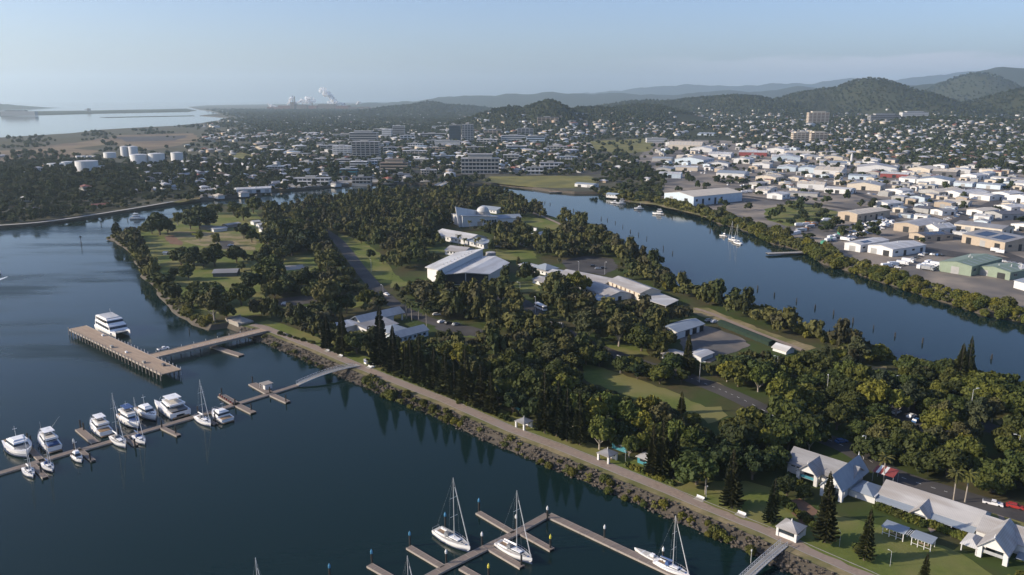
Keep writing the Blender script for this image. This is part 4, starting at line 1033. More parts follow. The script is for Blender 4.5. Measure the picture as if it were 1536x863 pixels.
# pontoons: (ends in photo pixels, width, label)
PONT = [((-60, 727), (122, 673), 2.6, 'walkway pontoon at the far left edge behind the biggest catamaran'), ((118, 676), (240, 640), 2.6, 'walkway pontoon between the two white cruisers on the left dock'),
        ((240, 640), (338, 611), 2.6, 'walkway pontoon beside the large three-deck catamaran'), ((338, 611), (446, 577.5), 2.6, 'walkway pontoon leading to the arched footbridge'),
        ((118, 643), (143, 664), 2.6, 'finger pontoon beside the white cruiser with the dark stern'), ((40, 668), (64, 692), 2.0, 'finger pontoon between the catamaran and the sport fisher'),
        ((50, 697), (68, 716), 1.8, 'finger pontoon between the two small yachts at the left edge'), ((122, 676), (140, 691), 1.6, 'short finger pontoon beside the small cabin cruiser'),
        ((243, 641), (268, 653), 1.8, 'tapered finger pontoon with nothing moored on it'), ((332, 593), (356, 607), 3.2, 'cluttered finger pontoon with orange drums'),
        ((356, 607), (380, 619), 2.6, 'finger pontoon pointing away from the cluttered one'), ((378, 575), (405, 590), 3.4, 'finger pontoon carrying the white dock shed'),
        ((408, 592), (432, 603), 2.4, 'finger pontoon just right of the white dock shed'), ((318, 519), (362, 533), 3.2, 'loose pontoon beside the timber jetty leg'),
        ((186, 655), (204, 668), 1.6, 'finger pontoon between the two yachts in the middle of the left dock'), ((297, 624), (324, 636), 1.6, 'finger pontoon beside the single masted yacht'),
        ((620, 877), (664, 853), 2.4, 'walkway pontoon at the bottom edge of the near marina'), ((664, 853), (768, 801.5), 2.4, 'walkway pontoon between the two near sailing yachts'), ((768, 801.5), (822, 771.5), 2.4, 'walkway pontoon ending at the corner pile'),
        ((717, 768), (770, 799), 1.9, 'finger pontoon right of the yacht with the tallest mast'), ((613, 820), (664, 850), 1.9, 'finger pontoon left of the yacht with the tallest mast'), ((554, 847), (600, 873), 1.9, 'finger pontoon cut by the bottom edge'),
        ((823, 772), (1030, 869), 2.6, 'long bare finger pontoon running to the bottom edge'), ((783, 799), (828, 824), 1.9, 'short finger pontoon ending at a yellow capped pile'), ((735, 822), (783, 850), 1.9, 'finger pontoon left of the yacht moored in the middle'),
        ((692, 851), (728, 871), 1.9, 'finger pontoon in front of the yacht with the tallest mast')]
for (a, c, wd, lb) in PONT:
    t, L = deck_thing('pontoon', lb, 'pontoon', P2(*a, .55), P2(*c, .55), wd, .0, .55, m_pont, m_edge, 'marina pontoons')
    if wd < 2.0 or 'near' in lb or 'long bare' in lb:
        for x in np.arange(2.4, L - 1, 3.0): MB().box(x - .05, x + .05, -wd / 2 + .2, wd / 2 - .2, .551, .575).build('joint', m_edge, t) if L < 60 else None
dk = P2(398, 581, .6)
t = thing('dock_shed', 'small pale roofed dock shed on the finger pontoon near the footbridge', 'shed', (dk.x, dk.y, .56), -A45)
b = MB(); b.box(-1.2, 3.2, -2.2, 2.2, 2.1, 2.25); b.build('roof', m_edge, t)
MB().box(1.0, 2.9, -1.6, 1.6, 0, 2.1).build('cabin', m_white, t); MB().box(.92, 1.04, -1.2, 1, .8, 1.7).build('window', m_glass, t)
for x in (-1.1, .6):
    for y in (-2.0, 2.0): MB().cone(x, y, 0, 2.1, .08, .08, 6).build('post', m_steel, t)
for i in range(7):
    p = P2(334 + i * 3.2, 593.5 + i * 2, .58); t = thing('fuel_drum', '%s orange drum on the cluttered finger pontoon' % ['outermost', 'second outermost', 'third', 'middle', 'fifth', 'second innermost', 'innermost'][i], 'drum', (p.x - .9, p.y - .6, .56), 0, 'drums on the cluttered pontoon')
    MB().cone(0, 0, 0, .95, .36, .36, 10).build('body', m_red if i % 2 else m_rred, t); MB().cone(0, 0, .95, 1.0, .33, .33, 10).build('lid', m_conc, t)

# arched truss footbridge and the near gangway
def truss(label, a, c, arch, wd, name='footbridge'):
    d = (c - a).xy; L = d.length; dz = c.z - a.z
    t = thing(name, label, 'footbridge', (a.x, a.y, a.z), math.atan2(d.y, d.x)); n = 20
    z = lambda s: dz * s + arch * 4 * s * (1 - s)
    b = MB(); b.loft([[(L * i / n, -wd / 2, z(i / n) - .2), (L * i / n, wd / 2, z(i / n) - .2), (L * i / n, wd / 2, z(i / n)), (L * i / n, -wd / 2, z(i / n))] for i in range(n + 1)]); b.build('deck', m_conc, t)
    for s in (-1, 1):
        b = MB(); y = s * (wd / 2 + .08)
        for i in range(n):
            p = (L * i / n, y, z(i / n)); q = (L * (i + 1) / n, y, z((i + 1) / n))
            b.tube((p[0], y, p[2] + 1.25), (q[0], y, q[2] + 1.25), .09); b.tube((p[0], y, p[2] - .1), (q[0], y, q[2] - .1), .16)
            b.tube((p[0], y, p[2] + .6), (q[0], y, q[2] + .6), .04)
            b.tube(p, (p[0], y, p[2] + 1.25), .06)
            b.tube(p, (q[0], y, q[2] + 1.25), .04)
        b.build('truss_rail', m_steel, t)
    return t
truss('arched white truss footbridge rising from the left dock to the promenade', P2(446, 577, .8), P2(533, 549, 3.0), 1.1, 2.0)
truss('straight white truss gangway running down from the larger gazebo', P2(1176, 817, 2.8), P2(1108, 877, .8), .25, 1.8, 'gangway')
for (px, py, lb) in ((1126, 845, 'slim white lamp post at the end of the truss gangway'), (1128, 850, '')):
    if lb:
        p = P2(px, py, 0); t = thing('dock_lamp', lb, 'lamp post', (p.x, p.y, 0)); MB().cone(0, 0, -1, 3.6, .08, .06, 6).build('pole', m_white, t); MB().cone(0, 0, 3.6, 4, .2, .2, 8).build('lantern', m_white, t)
p = P2(536, 557, 0); t = thing('bridge_pier', 'dark concrete pier under the shore end of the footbridge', 'pier', (p.x, p.y, -.5), A45)
MB().box(-.5, .5, -1.4, 1.4, 0, 3).build('shaft', m_wgrey, t); MB().box(-.8, .8, -1.7, 1.7, 3, 3.3).build('cap', m_conc, t)

# mooring piles
PILES = [(718.5, 768, 'b'), (668, 790, 'b'), (723, 820, 'w'), (615, 819, 'b'), (669.5, 847, 'w'), (558, 847, 'b'), (495, 869, 'b'), (733, 869, 'y'), (821, 780, 'w'), (774, 793, 'w'), (825.5, 824, 'y'), (906.5, 809, 'w'), (782, 850, 'd'), (994, 843, 'w'),
         (121, 643, 'd'), (126, 647, 'd'), (42, 663, 'd'), (47, 667, 'd'), (112, 676, 'w'), (136, 693, 'd'), (62, 711, 'd'), (243, 643, 'd'), (264, 652, 'd'), (297, 622, 'd'), (323, 633, 'd'), (203, 672, 'd'), (333, 594, 'd'), (353, 610, 'd'), (377, 617, 'd'), (379, 576, 'd'), (429, 604, 'd'), (405, 592, 'd'), (178, 655, 'd')]
PILO = []
PP = {}
for (px, py, c) in PILES:
    p = P2(px, py, 0)
    if c not in PP:
        t = thing('mooring_pile', 'pile', 'pile', p, 0, 'mooring piles along the pontoons')
        MB().cone(0, 0, -1.5, 3.6 if c != 'd' else 3.4, .28, .26, 10).build('shaft', m_pile, t)
        if c != 'd':
            cmat = {'b': m_cap_b, 'w': m_white, 'y': m_cap_y}[c]
            MB().cone(0, 0, 3.3, 3.9, .34, .34, 10).build('sleeve', cmat, t)
            MB().cone(0, 0, 3.9, 4.6, .36, .04, 10).build('cap', cmat, t)
        PP[c] = t
    else: t = copy_tree(PP[c]); t.location = p
    PILO.append((t, {'b': 'black pile with blue cone cap', 'w': 'black pile with white cone cap', 'y': 'black pile with yellow cone cap', 'd': 'bare dark mooring pile'}[c], px, py))
# old timber dolphins and channel piles
RP = [(817, 304), (825, 306), (848, 312), (860, 316), (870, 318), (902, 328), (911, 330), (923, 334), (934, 340), (946, 347), (958, 352), (970, 358), (995, 373), (1009, 380), (1065, 346), (1072, 347), (1008, 327), (1136, 433), (1162, 443), (1195, 452), (1222, 462), (1250, 471),
      (1279, 483), (1310, 493), (1342, 504), (1384, 514), (1488, 538), (284, 498), (192, 331), (222, 326), (291, 303), (364, 304), (282, 312)]
tp = None; TPO = []
for i, (px, py) in enumerate(RP):
    p = P2(px, py + 1, 0)
    if tp is None:
        t = tp = thing('timber_pile', 'pile', 'pile', p, 0, 'old timber piles standing in the river')
        MB().tube((0, 0, -1), (.15, .05, 2.5), .30, .25, 7).tube((.5, .3, -1), (.3, .2, 2.0), .26, .22, 7).build('timber', m_pile, t)
        MB().cone(.15, .05, 2.5, 2.65, .2, .12, 7).build('worn_top', m_bark, t)
    else:
        t = copy_tree(tp); t.location = p; t.rotation_euler.z = rnd.uniform(0, 6); s = rnd.uniform(.85, 1.15); t.scale = (s, s, s)
    TPO.append((t, 'weathered timber pile standing in water', px, py))
def beacon(px, py, h, label, board):
    p = P2(px, py, 0); t = thing('channel_beacon', label, 'beacon', p, R(20))
    MB().tube((0, 0, -1), (0, 0, h), .25, .2, 7).build('pole', m_pile, t); MB().box(-.8, .8, -.1, .1, h - .2, h + 1.2).build('board', board, t); MB().cone(0, 0, 1.5, 1.8, .8, .8, 8).build('platform', m_rdark, t)
beacon(122, 367, 6, 'dark channel beacon alone in the left harbour', m_rdark); beacon(152, 339, 5, 'pale topped channel beacon near the far left seawall', m_white)

# ================================================================ boats
def hull(b, L, W, fb, y0=0.0, mi=0, stern=.86, zb=-.5, rake=.08, full=2.2):
    rings = []
    for i in range(13):
        t = i / 12; w_ = W / 2 * (1 - (max(0, t - .4) / .6) ** full) * (stern + (1 - stern) * min(1, t / .3))
        w_ = max(w_, .04); zd = fb * (1 + .38 * t * t)
        x = -L / 2 + L * t
        xl = x - (rake * L * max(0, t - .6) / .4)
        rings.append([(x, y0 - w_, zd), (x * .995, y0 - w_ * .96, zd * .55), (xl, y0 - w_ * .78, .05), (xl, y0, zb), (xl, y0 + w_ * .78, .05), (x * .995, y0 + w_ * .96, zd * .55), (x, y0 + w_, zd)])
    b.loft([r for r in rings], mi)
    return b
def house(b, x0, x1, w0, w1, z0, z1, fr=.7, ba=.15, top=.82, mi=0, y0=0.0):
    """wheelhouse block: sloping front (towards +x) and tumblehome"""
    h = z1 - z0
    b.loft([[(x0, y0 - w0, z0), (x1, y0 - w1, z0), (x1, y0 + w1, z0), (x0, y0 + w0, z0)], [(x0 + ba * h, y0 - w0 * top, z1), (x1 - fr * h, y0 - w1 * top, z1), (x1 - fr * h, y0 + w1 * top, z1), (x0 + ba * h, y0 + w0 * top, z1)]], mi)
    return b
def band(b, x0, x1, w0, w1, z0, z1, zt, fr, ba, top, grow=.03):
    """dark window band proud of such a block between two heights"""
    def ring(z):
        k = (z - z0) / (zt - z0); h = z - z0; s = 1 - (1 - top) * k
        return [(x0 + ba * h - grow, -w0 * s - grow, z), (x1 - fr * h + grow, -w1 * s - grow, z), (x1 - fr * h + grow, w1 * s + grow, z), (x0 + ba * h - grow, w0 * s + grow, z)]
    za = z0 + (zt - z0) * .38; zb = z0 + (zt - z0) * .80
    b.loft([ring(za), ring(zb)]); return b
def rail(t, L, W, z, n=9, m=None):
    b = MB(); P = []
    for s in (-1, 1):
        pr = None
        for i in range(n):
            k = .35 + .62 * i / (n - 1); w_ = W / 2 * (1 - (max(0, k - .4) / .6) ** 2.2) * .93; x = -L / 2 + L * k; zz = z * (1 + .38 * k * k)
            q = (x, s * w_, zz + .75); b.tube((x, s * w_, zz), q, .025, n=4)
            if pr: b.tube(pr, q, .03, n=4)
            pr = q
    return b.build('railing', m or m_steel, t)
BG = 'boats moored along the left dock'
def motor_yacht(label, px, py, L, W, rz, style, group=BG, cover=None, name='motor_yacht'):
    p = P2(px, py, 0); t = thing(name, label, 'motor boat', p, rz, group)
    fb = L * .105 + .2
    if style == 'cat':
        b = MB(); hull(b, L, W * .34, fb, -W * .33, 0, .92); hull(b, L, W * .34, fb, W * .33, 0, .92); b.build('hull', m_gel, t, False)
        b = MB(); b.loft([[(-L * .5, -W * .45, fb * .55), (L * .34, -W * .42, fb * .6), (L * .34, W * .42, fb * .6), (-L * .5, W * .45, fb * .55)], [(-L * .5, -W * .47, fb * 1.02), (L * .36, -W * .44, fb * 1.16), (L * .36, W * .44, fb * 1.16), (-L * .5, W * .47, fb * 1.02)]]); b.build('bridge_deck', m_gel, t)
    else:
        hull(MB(), L, W, fb).build('hull', m_gel, t) if False else None
        b = MB(); hull(b, L, W, fb); b.build('hull', m_gel, t)
        b = MB(); hull(b, L * 1.004, W * 1.012, fb * .18); b.build('boot_stripe', m_bteal, t)
    z0 = fb * 1.02; hh = 1.55 + L * .02
    a = (-L * .26, L * .24, W * .40, W * .30, z0, z0 + hh)
    b = MB(); house(b, *a, fr=1.1, ba=.1, top=.86); cb = b.build('cabin', m_gel, t)
    b = MB(); band(b, a[0], a[1], a[2], a[3], z0, z0, z0 + hh, 1.1, .1, .86); b.build('cabin_windows', m_glass, cb)
    MB().box(-L * .49, -L * .27, -W * .36, W * .36, z0 - .05, z0 + .06).build('cockpit_sole', m_teak, t)
    z1 = z0 + hh
    if style in ('fly', 'cat', 'fish'):
        b = MB(); b.loft([[(-L * .38, -W * .36, z1), (L * .10, -W * .28, z1), (L * .10, W * .28, z1), (-L * .38, W * .36, z1)], [(-L * .38, -W * .37, z1 + .7), (L * .13, -W * .29, z1 + .7), (L * .13, W * .29, z1 + .7), (-L * .38, W * .37, z1 + .7)]]); fy = b.build('flybridge', m_gel, t)
        MB().box(-L * .34, L * .06, -W * .26, W * .26, z1 + .70, z1 + .76).build('flybridge_sole', m_bdeck, fy)
        if style != 'cat':
            for x in (-L * .05, -L * .16): MB().box(x - .5, x + .5, -W * .2, W * .2, z1 + .76, z1 + 1.15).build('seat', m_bgrey, fy)
        MB().box(-L * .28, L * .04, -W * .3, W * .3, z1 + 2.35, z1 + 2.5).build('hardtop', m_gel if not cover else cover, fy)
        for x in (-L * .26, L * .02):
            for y in (-1, 1): MB().tube((x, y * W * .28, z1 + .7), (x, y * W * .28, z1 + 2.36), .05).build('top_post', m_steel, fy)
    else:
        b = MB(); house(b, -L * .2, L * .06, W * .3, W * .24, z1, z1 + .45, fr=1, ba=.3); b.build('roof_pod', m_gel, t)
    if cover:
        b = MB(); b.loft([[(L * .22, -W * .33, fb * 1.1), (L * .40, -W * .16, fb * 1.24), (L * .40, W * .16, fb * 1.24), (L * .22, W * .33, fb * 1.1)], [(L * .16, -W * .26, z0 + 1.0), (L * .36, -W * .1, z0 + .5), (L * .36, W * .1, z0 + .5), (L * .16, W * .26, z0 + 1.0)]]); b.build('canvas_cover', cover, t)
    if style == 'fish':
        for y in (-1, 1): MB().tube((-L * .05, y * W * .3, z1 + 2.4), (-L * .42, y * W * .55, z1 + 8), .05, .02, 5).build('outrigger', m_steel, t)
        MB().box(-L * .46, -L * .3, -W * .3, W * .3, z0 + .06, z0 + .8).build('engine_cover', m_bblue, t)
    for i_ in range(3):
        gx_ = L * (.20 + .07 * i_); gy_ = (i_ - 1) * W * .08; MB().box(gx_ - .35, gx_ + .35, gy_ - .35, gy_ + .35, fb * 1.1, fb * 1.24 + .16).build('deck_hatch', (m_glass, m_bgrey, m_glass)[i_], t)
    for s_ in (-1, 1):
        for i_ in range(3): MB().tube((-L * .3 + i_ * L * .2, s_ * W * .5, fb * .35), (-L * .3 + i_ * L * .2, s_ * W * .5, fb * .85), .14, n=6).build('fender', m_bblue if L > 15 else m_rdark, t)
    rail(t, L, W if style != 'cat' else W * .98, fb)
    MB().box(-L * .56, -L * .495, -W * .38, W * .38, .25, .42).build('swim_platform', m_teak, t)
    MB().tube((-L * .16, 0, z1 + .4), (-L * .2, 0, z1 + 4.2), .06, .03, 5).tube((-L * .18, -.7, z1 + 3.2), (-L * .18, .7, z1 + 3.2), .08).build('radar_mast', m_gel, t)
    return t
def sail_boat(label, px, py, L, W, mast, rz, group=BG, cover=None, xm=.08, name='sailing_yacht'):
    p = P2(px, py, 0); t = thing(name, label, 'sailing boat', p, rz, group); fb = L * .075 + .25
    b = MB(); hull(b, L, W, fb, stern=.72, rake=.12); hu = b.build('hull', m_gel, t)
    b = MB(); hull(b, L * 1.003, W * 1.012, fb * .16, stern=.72, rake=.0); b.build('boot_stripe', m_bteal, hu)
    z0 = fb * 1.02
    b = MB(); house(b, -L * .12, L * .24, W * .27, W * .18, z0, z0 + .62, fr=1.2, ba=.2); cr_ = b.build('coachroof', m_gel, t)
    b = MB(); band(b, -L * .12, L * .24, W * .27, W * .18, z0, z0, z0 + .62, 1.2, .2, .82, .02); b.build('cabin_windows', m_glass, cr_)
    top = []
    for i in range(13):
        k = i / 12; w_ = W / 2 * (1 - (max(0, k - .4) / .6) ** 2.2) * (.72 + .28 * min(1, k / .3)) * .88; top.append((-L / 2 + .1 + (L - .35) * k, w_, fb * (1 + .38 * k * k) + .03))
    b = MB()
    b.add([(x_, -w_, z_) for x_, w_, z_ in top] + [(x_, w_, z_) for x_, w_, z_ in top], [(i, i + 1, 14 + i, 13 + i) for i in range(12)]); b.build('deck', m_bdeck if L > 12.2 else m_gel, t)
    for i_ in range(3):
        gx_ = L * (.27 + .06 * i_); MB().box(gx_ - .28, gx_ + .28, -.28, .28, fb * 1.15, fb * 1.15 + .22 + .04 * i_).build('hatch', (m_glass, m_bgrey, m_bblue)[i_], t)
    MB().box(-L * .02, L * .08, W * .30, W * .38, z0, z0 + .3).build('stowed_dinghy', m_bgrey if not cover else cover, t)
    MB().box(-L * .42, -L * .13, -W * .2, W * .2, z0 - .02, z0 + .05).build('cockpit', m_teak, t)
    b = MB(); b.box(-L * .42, -L * .13, -W * .3, -W * .21, z0, z0 + .35).box(-L * .42, -L * .13, W * .21, W * .3, z0, z0 + .35); b.build('coaming', m_gel, t)
    b = MB(); house(b, -L * .17, -L * .05, W * .26, W * .24, z0 + .5, z0 + 1.35, fr=.5, ba=.1); b.build('spray_hood', cover or m_bgrey, t)
    x = L * xm
    ms = MB().tube((x, 0, z0), (x, 0, z0 + mast), .13, .08, 7).build('mast', m_alum, t)
    for k in (.38, .68): MB().tube((x, -W * .3, z0 + mast * k), (x, W * .3, z0 + mast * k), .05, n=5).build('spreader', m_alum, ms)
    bm = MB().tube((x, 0, z0 + 1.7), (x - L * .38, 0, z0 + 1.6), .09, n=6).build('boom', m_alum, t)
    sc = MB().tube((x - .1, 0, z0 + 1.95), (x - L * .36, 0, z0 + 1.8), .26, .16, 7).build('sail_cover', cover or m_gel, bm)
    b = MB(); tp_ = (x, 0, z0 + mast - .1)
    b.tube((L * .485, 0, fb * 1.36), tp_, .03, n=4); b.tube((-L * .49, 0, fb), tp_, .008, n=4)
    for s in (-1, 1):
        q = (x, s * W * .3, z0 + mast * .68); b.tube((x - .1, s * W * .46, fb), q, .009, n=4); b.tube(q, tp_, .009, n=4)
    b.build('rigging', m_steel, t)
    MB().tube((L * .46, 0, fb * 1.5), (x + .6, 0, z0 + mast * .86), .09, .05, 6).build('furled_jib', m_gel, t)
    rail(t, L, W, fb)
    MB().tube((-L * .5, -W * .28, fb + .75), (-L * .5, W * .28, fb + .75), .03).tube((-L * .5, -W * .28, fb), (-L * .5, -W * .28, fb + .75), .03).tube((-L * .5, W * .28, fb), (-L * .5, W * .28, fb + .75), .03).build('pushpit', m_steel, t)
    return t
UP, UM, VP = -A45, math.pi - A45, A45       # bow to lower right / upper left / upper right
motor_yacht('broad white catamaran with a blue-grey front cover, nearest the left edge', 30, 676, 17.5, 7.8, UP, 'cat2', cover=m_bgrey)
motor_yacht('cluttered white sport fisher with outriggers and blue stern, second from the left edge', 72, 667, 16.5, 5.6, UM, 'fish')
motor_yacht('white flybridge cruiser with dark stern beside the bare finger pontoon', 149, 645, 15.5, 5.4, UM, 'fly')
motor_yacht('white cruiser with bright blue deck covers', 196, 635, 16.5, 5.3, UP, 'fly', cover=m_bblue)
motor_yacht('plain white cruiser between the blue covered one and the three-deck catamaran', 222, 624, 15.5, 5.4, UP, 'hard')
bigc = motor_yacht('largest white three-deck catamaran with a dark open stern', 257, 616, 18, 8.4, UM, 'cat')
MB().box(-8.8, -3.2, -3.2, 3.2, 2.5, 2.75).build('aft_canopy', m_bgrey, bigc); MB().box(-8.9, -7.6, -2.6, 2.6, .9, 2.2).build('aft_opening', m_dark, bigc)
motor_yacht('white power catamaran with flat open top, rightmost boat of the left dock', 331, 627, 12.5, 5.8, UM, 'hard')
motor_yacht('small white cabin cruiser alone on the near side of the left dock', 117, 690, 7.6, 2.9, UP, 'hard')
sail_boat('white sloop with a tall mast beside the flat topped power catamaran', 306, 634, 12, 3.8, 16, UP, xm=-.02)
sail_boat('white sloop with a tall mast in front of the blue covered cruiser', 179, 665, 12.5, 3.9, 17.5, UP, xm=-.1)
sail_boat('white sloop moored close right of the sloop in front of the blue covered cruiser', 210, 662, 9.5, 3.4, 15.5, UP, xm=-.12, cover=m_bblue)
sail_boat('small white yacht lowest at the left edge in front of the broad catamaran', 44, 711, 9, 3.2, 12, UP)
sail_boat('small yacht with dark hood in front of the sport fisher', 73, 703, 9, 3.2, 12, UP, cover=m_bblue)
NG = 'yachts in the near marina'
sail_boat('largest white ketch-length yacht with the tallest mast, left in the near marina', 679, 814, 14.5, 4.2, 18.5, UP, NG, m_bgrey, xm=.05)
sail_boat('white yacht moored in the middle of the near marina', 772, 832, 13, 4.0, 18, UP, NG, xm=.06)
sail_boat('white yacht cut by the bottom edge beside the long bare pontoon', 1008, 857, 10.5, 3.4, 15, UP, NG, m_bblue, xm=.02)
q = P2(382, 837, 17.4); Q = P2(0, 0, 0) if False else None
def mast_boat(px, py, label, h=17.0):
    q = G(px, py, h + 1.3); x_, y_ = PX(q.x, q.y, 0); sail_boat(label, x_, y_, 12, 3.8, h, UP, NG, xm=0.0)
mast_boat(383, 836, 'yacht of which only the mast top shows at the bottom edge, leftmost'); mast_boat(611, 833, 'yacht of which only the mast shows at the bottom edge, near the blue capped piles')
def rowing(label, px, py, L, W, rz):
    t = thing('open_boat', label, 'small boat', P2(px, py, 0), rz)
    b = MB(); hull(b, L, W, .75, stern=.8, full=1.8); b.build('hull', m_gel, t)
    b = MB(); hull(b, L * .9, W * .78, .80, stern=.8, full=1.8, zb=.7); b.build('inside', m_bdeck, t)
    for x in (-L * .3, -L * .05, L * .18): MB().box(x - .18, x + .18, -W * .36, W * .36, .86, .98).build('thwart', m_white, t)
    MB().box(-L * .5 - .5, -L * .5, -.25, .25, .3, 1.3).build('outboard_motor', m_rdark, t)
    MB().box(-L * .22, -L * .1, -W * .2, W * .2, .95, 1.6).build('console', m_gel, t)
rowing('white open runabout moored outside the long bare pontoon', 972, 836, 9.0, 2.5, UM)
RG = 'boats anchored in the river'
for k, (px, py, L, rz, lb) in enumerate([(921, 305, 9, 170, 'white cruiser, leftmost and farthest of the boats anchored in the river'), (931, 306, 11, 185, 'white cruiser close right of the farthest one in the river'), (958, 314, 11, 190, 'white cruiser anchored in the middle of the river row'),
                                         (987, 322, 12, 160, 'white cruiser nearest in the upper river row'), (1085, 355, 7, 150, 'small white cruiser anchored left of the two river yachts'), (207, 329, 14, 10, 'white cruiser anchored alone in the left harbour'), (397, 283, 8, 20, 'small white cruiser at the far quay')]):
    motor_yacht(lb, px, py, L, L * .36, R(rz), 'fly' if k % 2 else 'hard', RG)
sail_boat('white yacht anchored in the river, the left one of two', 1098, 361, 9.5, 3.2, 16, R(120), RG); sail_boat('white yacht anchored in the river, the right one of two with darker stern', 1106, 366, 10.5, 3.3, 16, R(115), RG)
t = motor_yacht('white speedboat with a foaming wake at the left edge', -6, 413, 9, 3, R(80), 'hard', None, name='speed_boat')
b = MB(); qx = P2(-2, 418, 0)
fv = [];
for i in range(15):
    k = i / 14; w_ = 1.2 + 2.6 * math.sin(k * 3.0); d = Vector((math.cos(R(80)), math.sin(R(80))))
    c = qx.xy + d * (6 - 30 * k) + Vector((d.y, -d.x)) * (1.5 + 5 * k); n_ = Vector((d.y, -d.x))
    fv += [(c.x - n_.x * w_ * .5, c.y - n_.y * w_ * .5, .03), (c.x + n_.x * w_ * .5, c.y + n_.y * w_ * .5, .05)]
b.add(fv, [(2 * i, 2 * i + 2, 2 * i + 3, 2 * i + 1) for i in range(14)]); o = b.build('wake_foam', m_foam); tag(o, 'white foam of the speedboat wake at the left edge', 'wake', kind='stuff')
# ferry
fp = P2(171, 499, 0); t = thing('passenger_ferry', 'white two-deck catamaran ferry berthed at the T-shaped jetty head', 'ferry', fp, UP)
L, W = 24.0, 9.0
t.scale = (1.13, 1.13, 1.13)
b = MB(); hull(b, L, 3, 2.2, -3.1, 0, .95); hull(b, L, 3, 2.2, 3.1, 0, .95); b.build('hull', m_gel, t)
MB().box(-L / 2, L * .34, -4.3, 4.3, 1.5, 2.45).build('bridge_deck', m_gel, t)
b = MB(); house(b, -L * .47, L * .30, 4.2, 3.9, 2.45, 4.9, .55, .05, .97); b.build('main_cabin', m_gel, t)
for s in (-1, 1):
    for i in range(7): MB().box(-L * .43 + i * 2.35, -L * .43 + i * 2.35 + 1.7, s * 4.14 - .07, s * 4.14 + .07, 3.2, 4.35).build('cabin_window', m_glass, t)
b = MB(); band(b, L * .02, L * .30, 3.9, 3.85, 2.45, 2.45, 4.9, .55, 0, .97); b.build('front_windows', m_glass, t)
b = MB(); house(b, -L * .46, L * .20, 3.9, 3.6, 4.9, 7.1, .9, .05, .94); b.build('upper_cabin', m_gel, t)
b = MB(); band(b, -L * .02, L * .20, 3.72, 3.6, 4.9, 4.9, 7.1, .9, 0, .94); b.build('wheelhouse_windows', m_glass, t)
for s in (-1, 1):
    for i in range(5): MB().box(-L * .42 + i * 2.5, -L * .42 + i * 2.5 + 1.8, s * 3.74 - .1, s * 3.74 + .1, 5.5, 6.6).build('upper_window', m_dark, t)
b = MB(); house(b, -L * .4, L * .06, 3.4, 3.2, 7.1, 7.5, .9, .2, .93); b.build('roof', m_rwhite, t)
MB().tube((-L * .05, 0, 7.4), (-L * .08, 0, 11.2), .16, .06, 6).tube((-L * .06, -1.2, 9), (-L * .06, 1.2, 9), .06).build('mast', m_white, t)
MB().box(L * .2, L * .42, -3.2, 3.2, 2.2, 2.5).build('foredeck', m_bdeck, t)
# ================================================================ vehicles
def car_proto(kind, paint):
    t = thing('parked_car', 'car', 'car', (0, 0, 0))
    L, W = {'car': (4.5, 1.8), 'ute': (5.3, 1.85), 'van': (5.2, 1.95)}[kind]
    b = MB(); b.loft([[(-L / 2, -W / 2, .3), (L / 2, -W / 2, .3), (L / 2, W / 2, .3), (-L / 2, W / 2, .3)], [(-L / 2 - .05, -W / 2, .6), (L / 2 + .05, -W / 2, .6), (L / 2 + .05, W / 2, .6), (-L / 2 - .05, W / 2, .6)],
                      [(-L / 2, -W * .48, .92), (L / 2 - .15, -W * .46, .82), (L / 2 - .15, W * .46, .82), (-L / 2, W * .48, .92)]]); b.build('body', paint, t)
    x0, x1 = {'car': (-1.9, .95), 'ute': (-.4, 1.3), 'van': (-2.5, 1.6)}[kind]; h = 2.0 if kind == 'van' else 1.45
    b = MB(); house(b, x0, x1, W * .47, W * .45, .9, h, fr=.9, ba=.5 if kind == 'car' else .1, top=.84); b.build('cabin', paint, t)
    b = MB(); band(b, x0, x1, W * .47, W * .45, .9, .9, h, .9, .5 if kind == 'car' else .1, .84, .02); b.build('windows', m_glass, t)
    if kind == 'ute': MB().box(-L / 2 + .1, -.5, -W * .42, W * .42, .9, .95).build('tray', m_rdark, t)
    for sx in (-L * .3, L * .3):
        for sy in (-1, 1): MB().tube((sx, sy * (W / 2 - .2), .32), (sx, sy * (W / 2 + .02), .32), .32, n=10).build('wheel', m_dark, t)
    return t
m_cwhite = mat('car_white', (.72, .72, .72), (.66, .66, .66), 1, .3); m_csilver = mat('car_silver', (.38, .39, .40), (.33, .34, .35), 1, .3, metallic=.3)
m_cdark = mat('car_charcoal', (.03, .032, .036), (.022, .024, .027), 1, .3); m_cblue = mat('car_blue', (.05, .12, .26), (.04, .09, .2), 1, .3); m_cred = mat('car_red', (.36, .035, .03), (.28, .03, .025), 1, .3)
PAINT = {'white': m_cwhite, 'silver': m_csilver, 'charcoal': m_cdark, 'blue': m_cblue, 'red': m_cred}
CPROTO = {}
def car(px, py, kind, col, rz, label=None, z=IZ, group='cars parked in the park'):
    key = (kind, col); p = G(px, py, z + .09)
    if key not in CPROTO: o = CPROTO[key] = car_proto(kind, PAINT[col])
    else: o = copy_tree(CPROTO[key])
    o.location = p; o.rotation_euler.z = rz; o['group'] = group
    if label: o['label'] = label
    return o
CARO = []
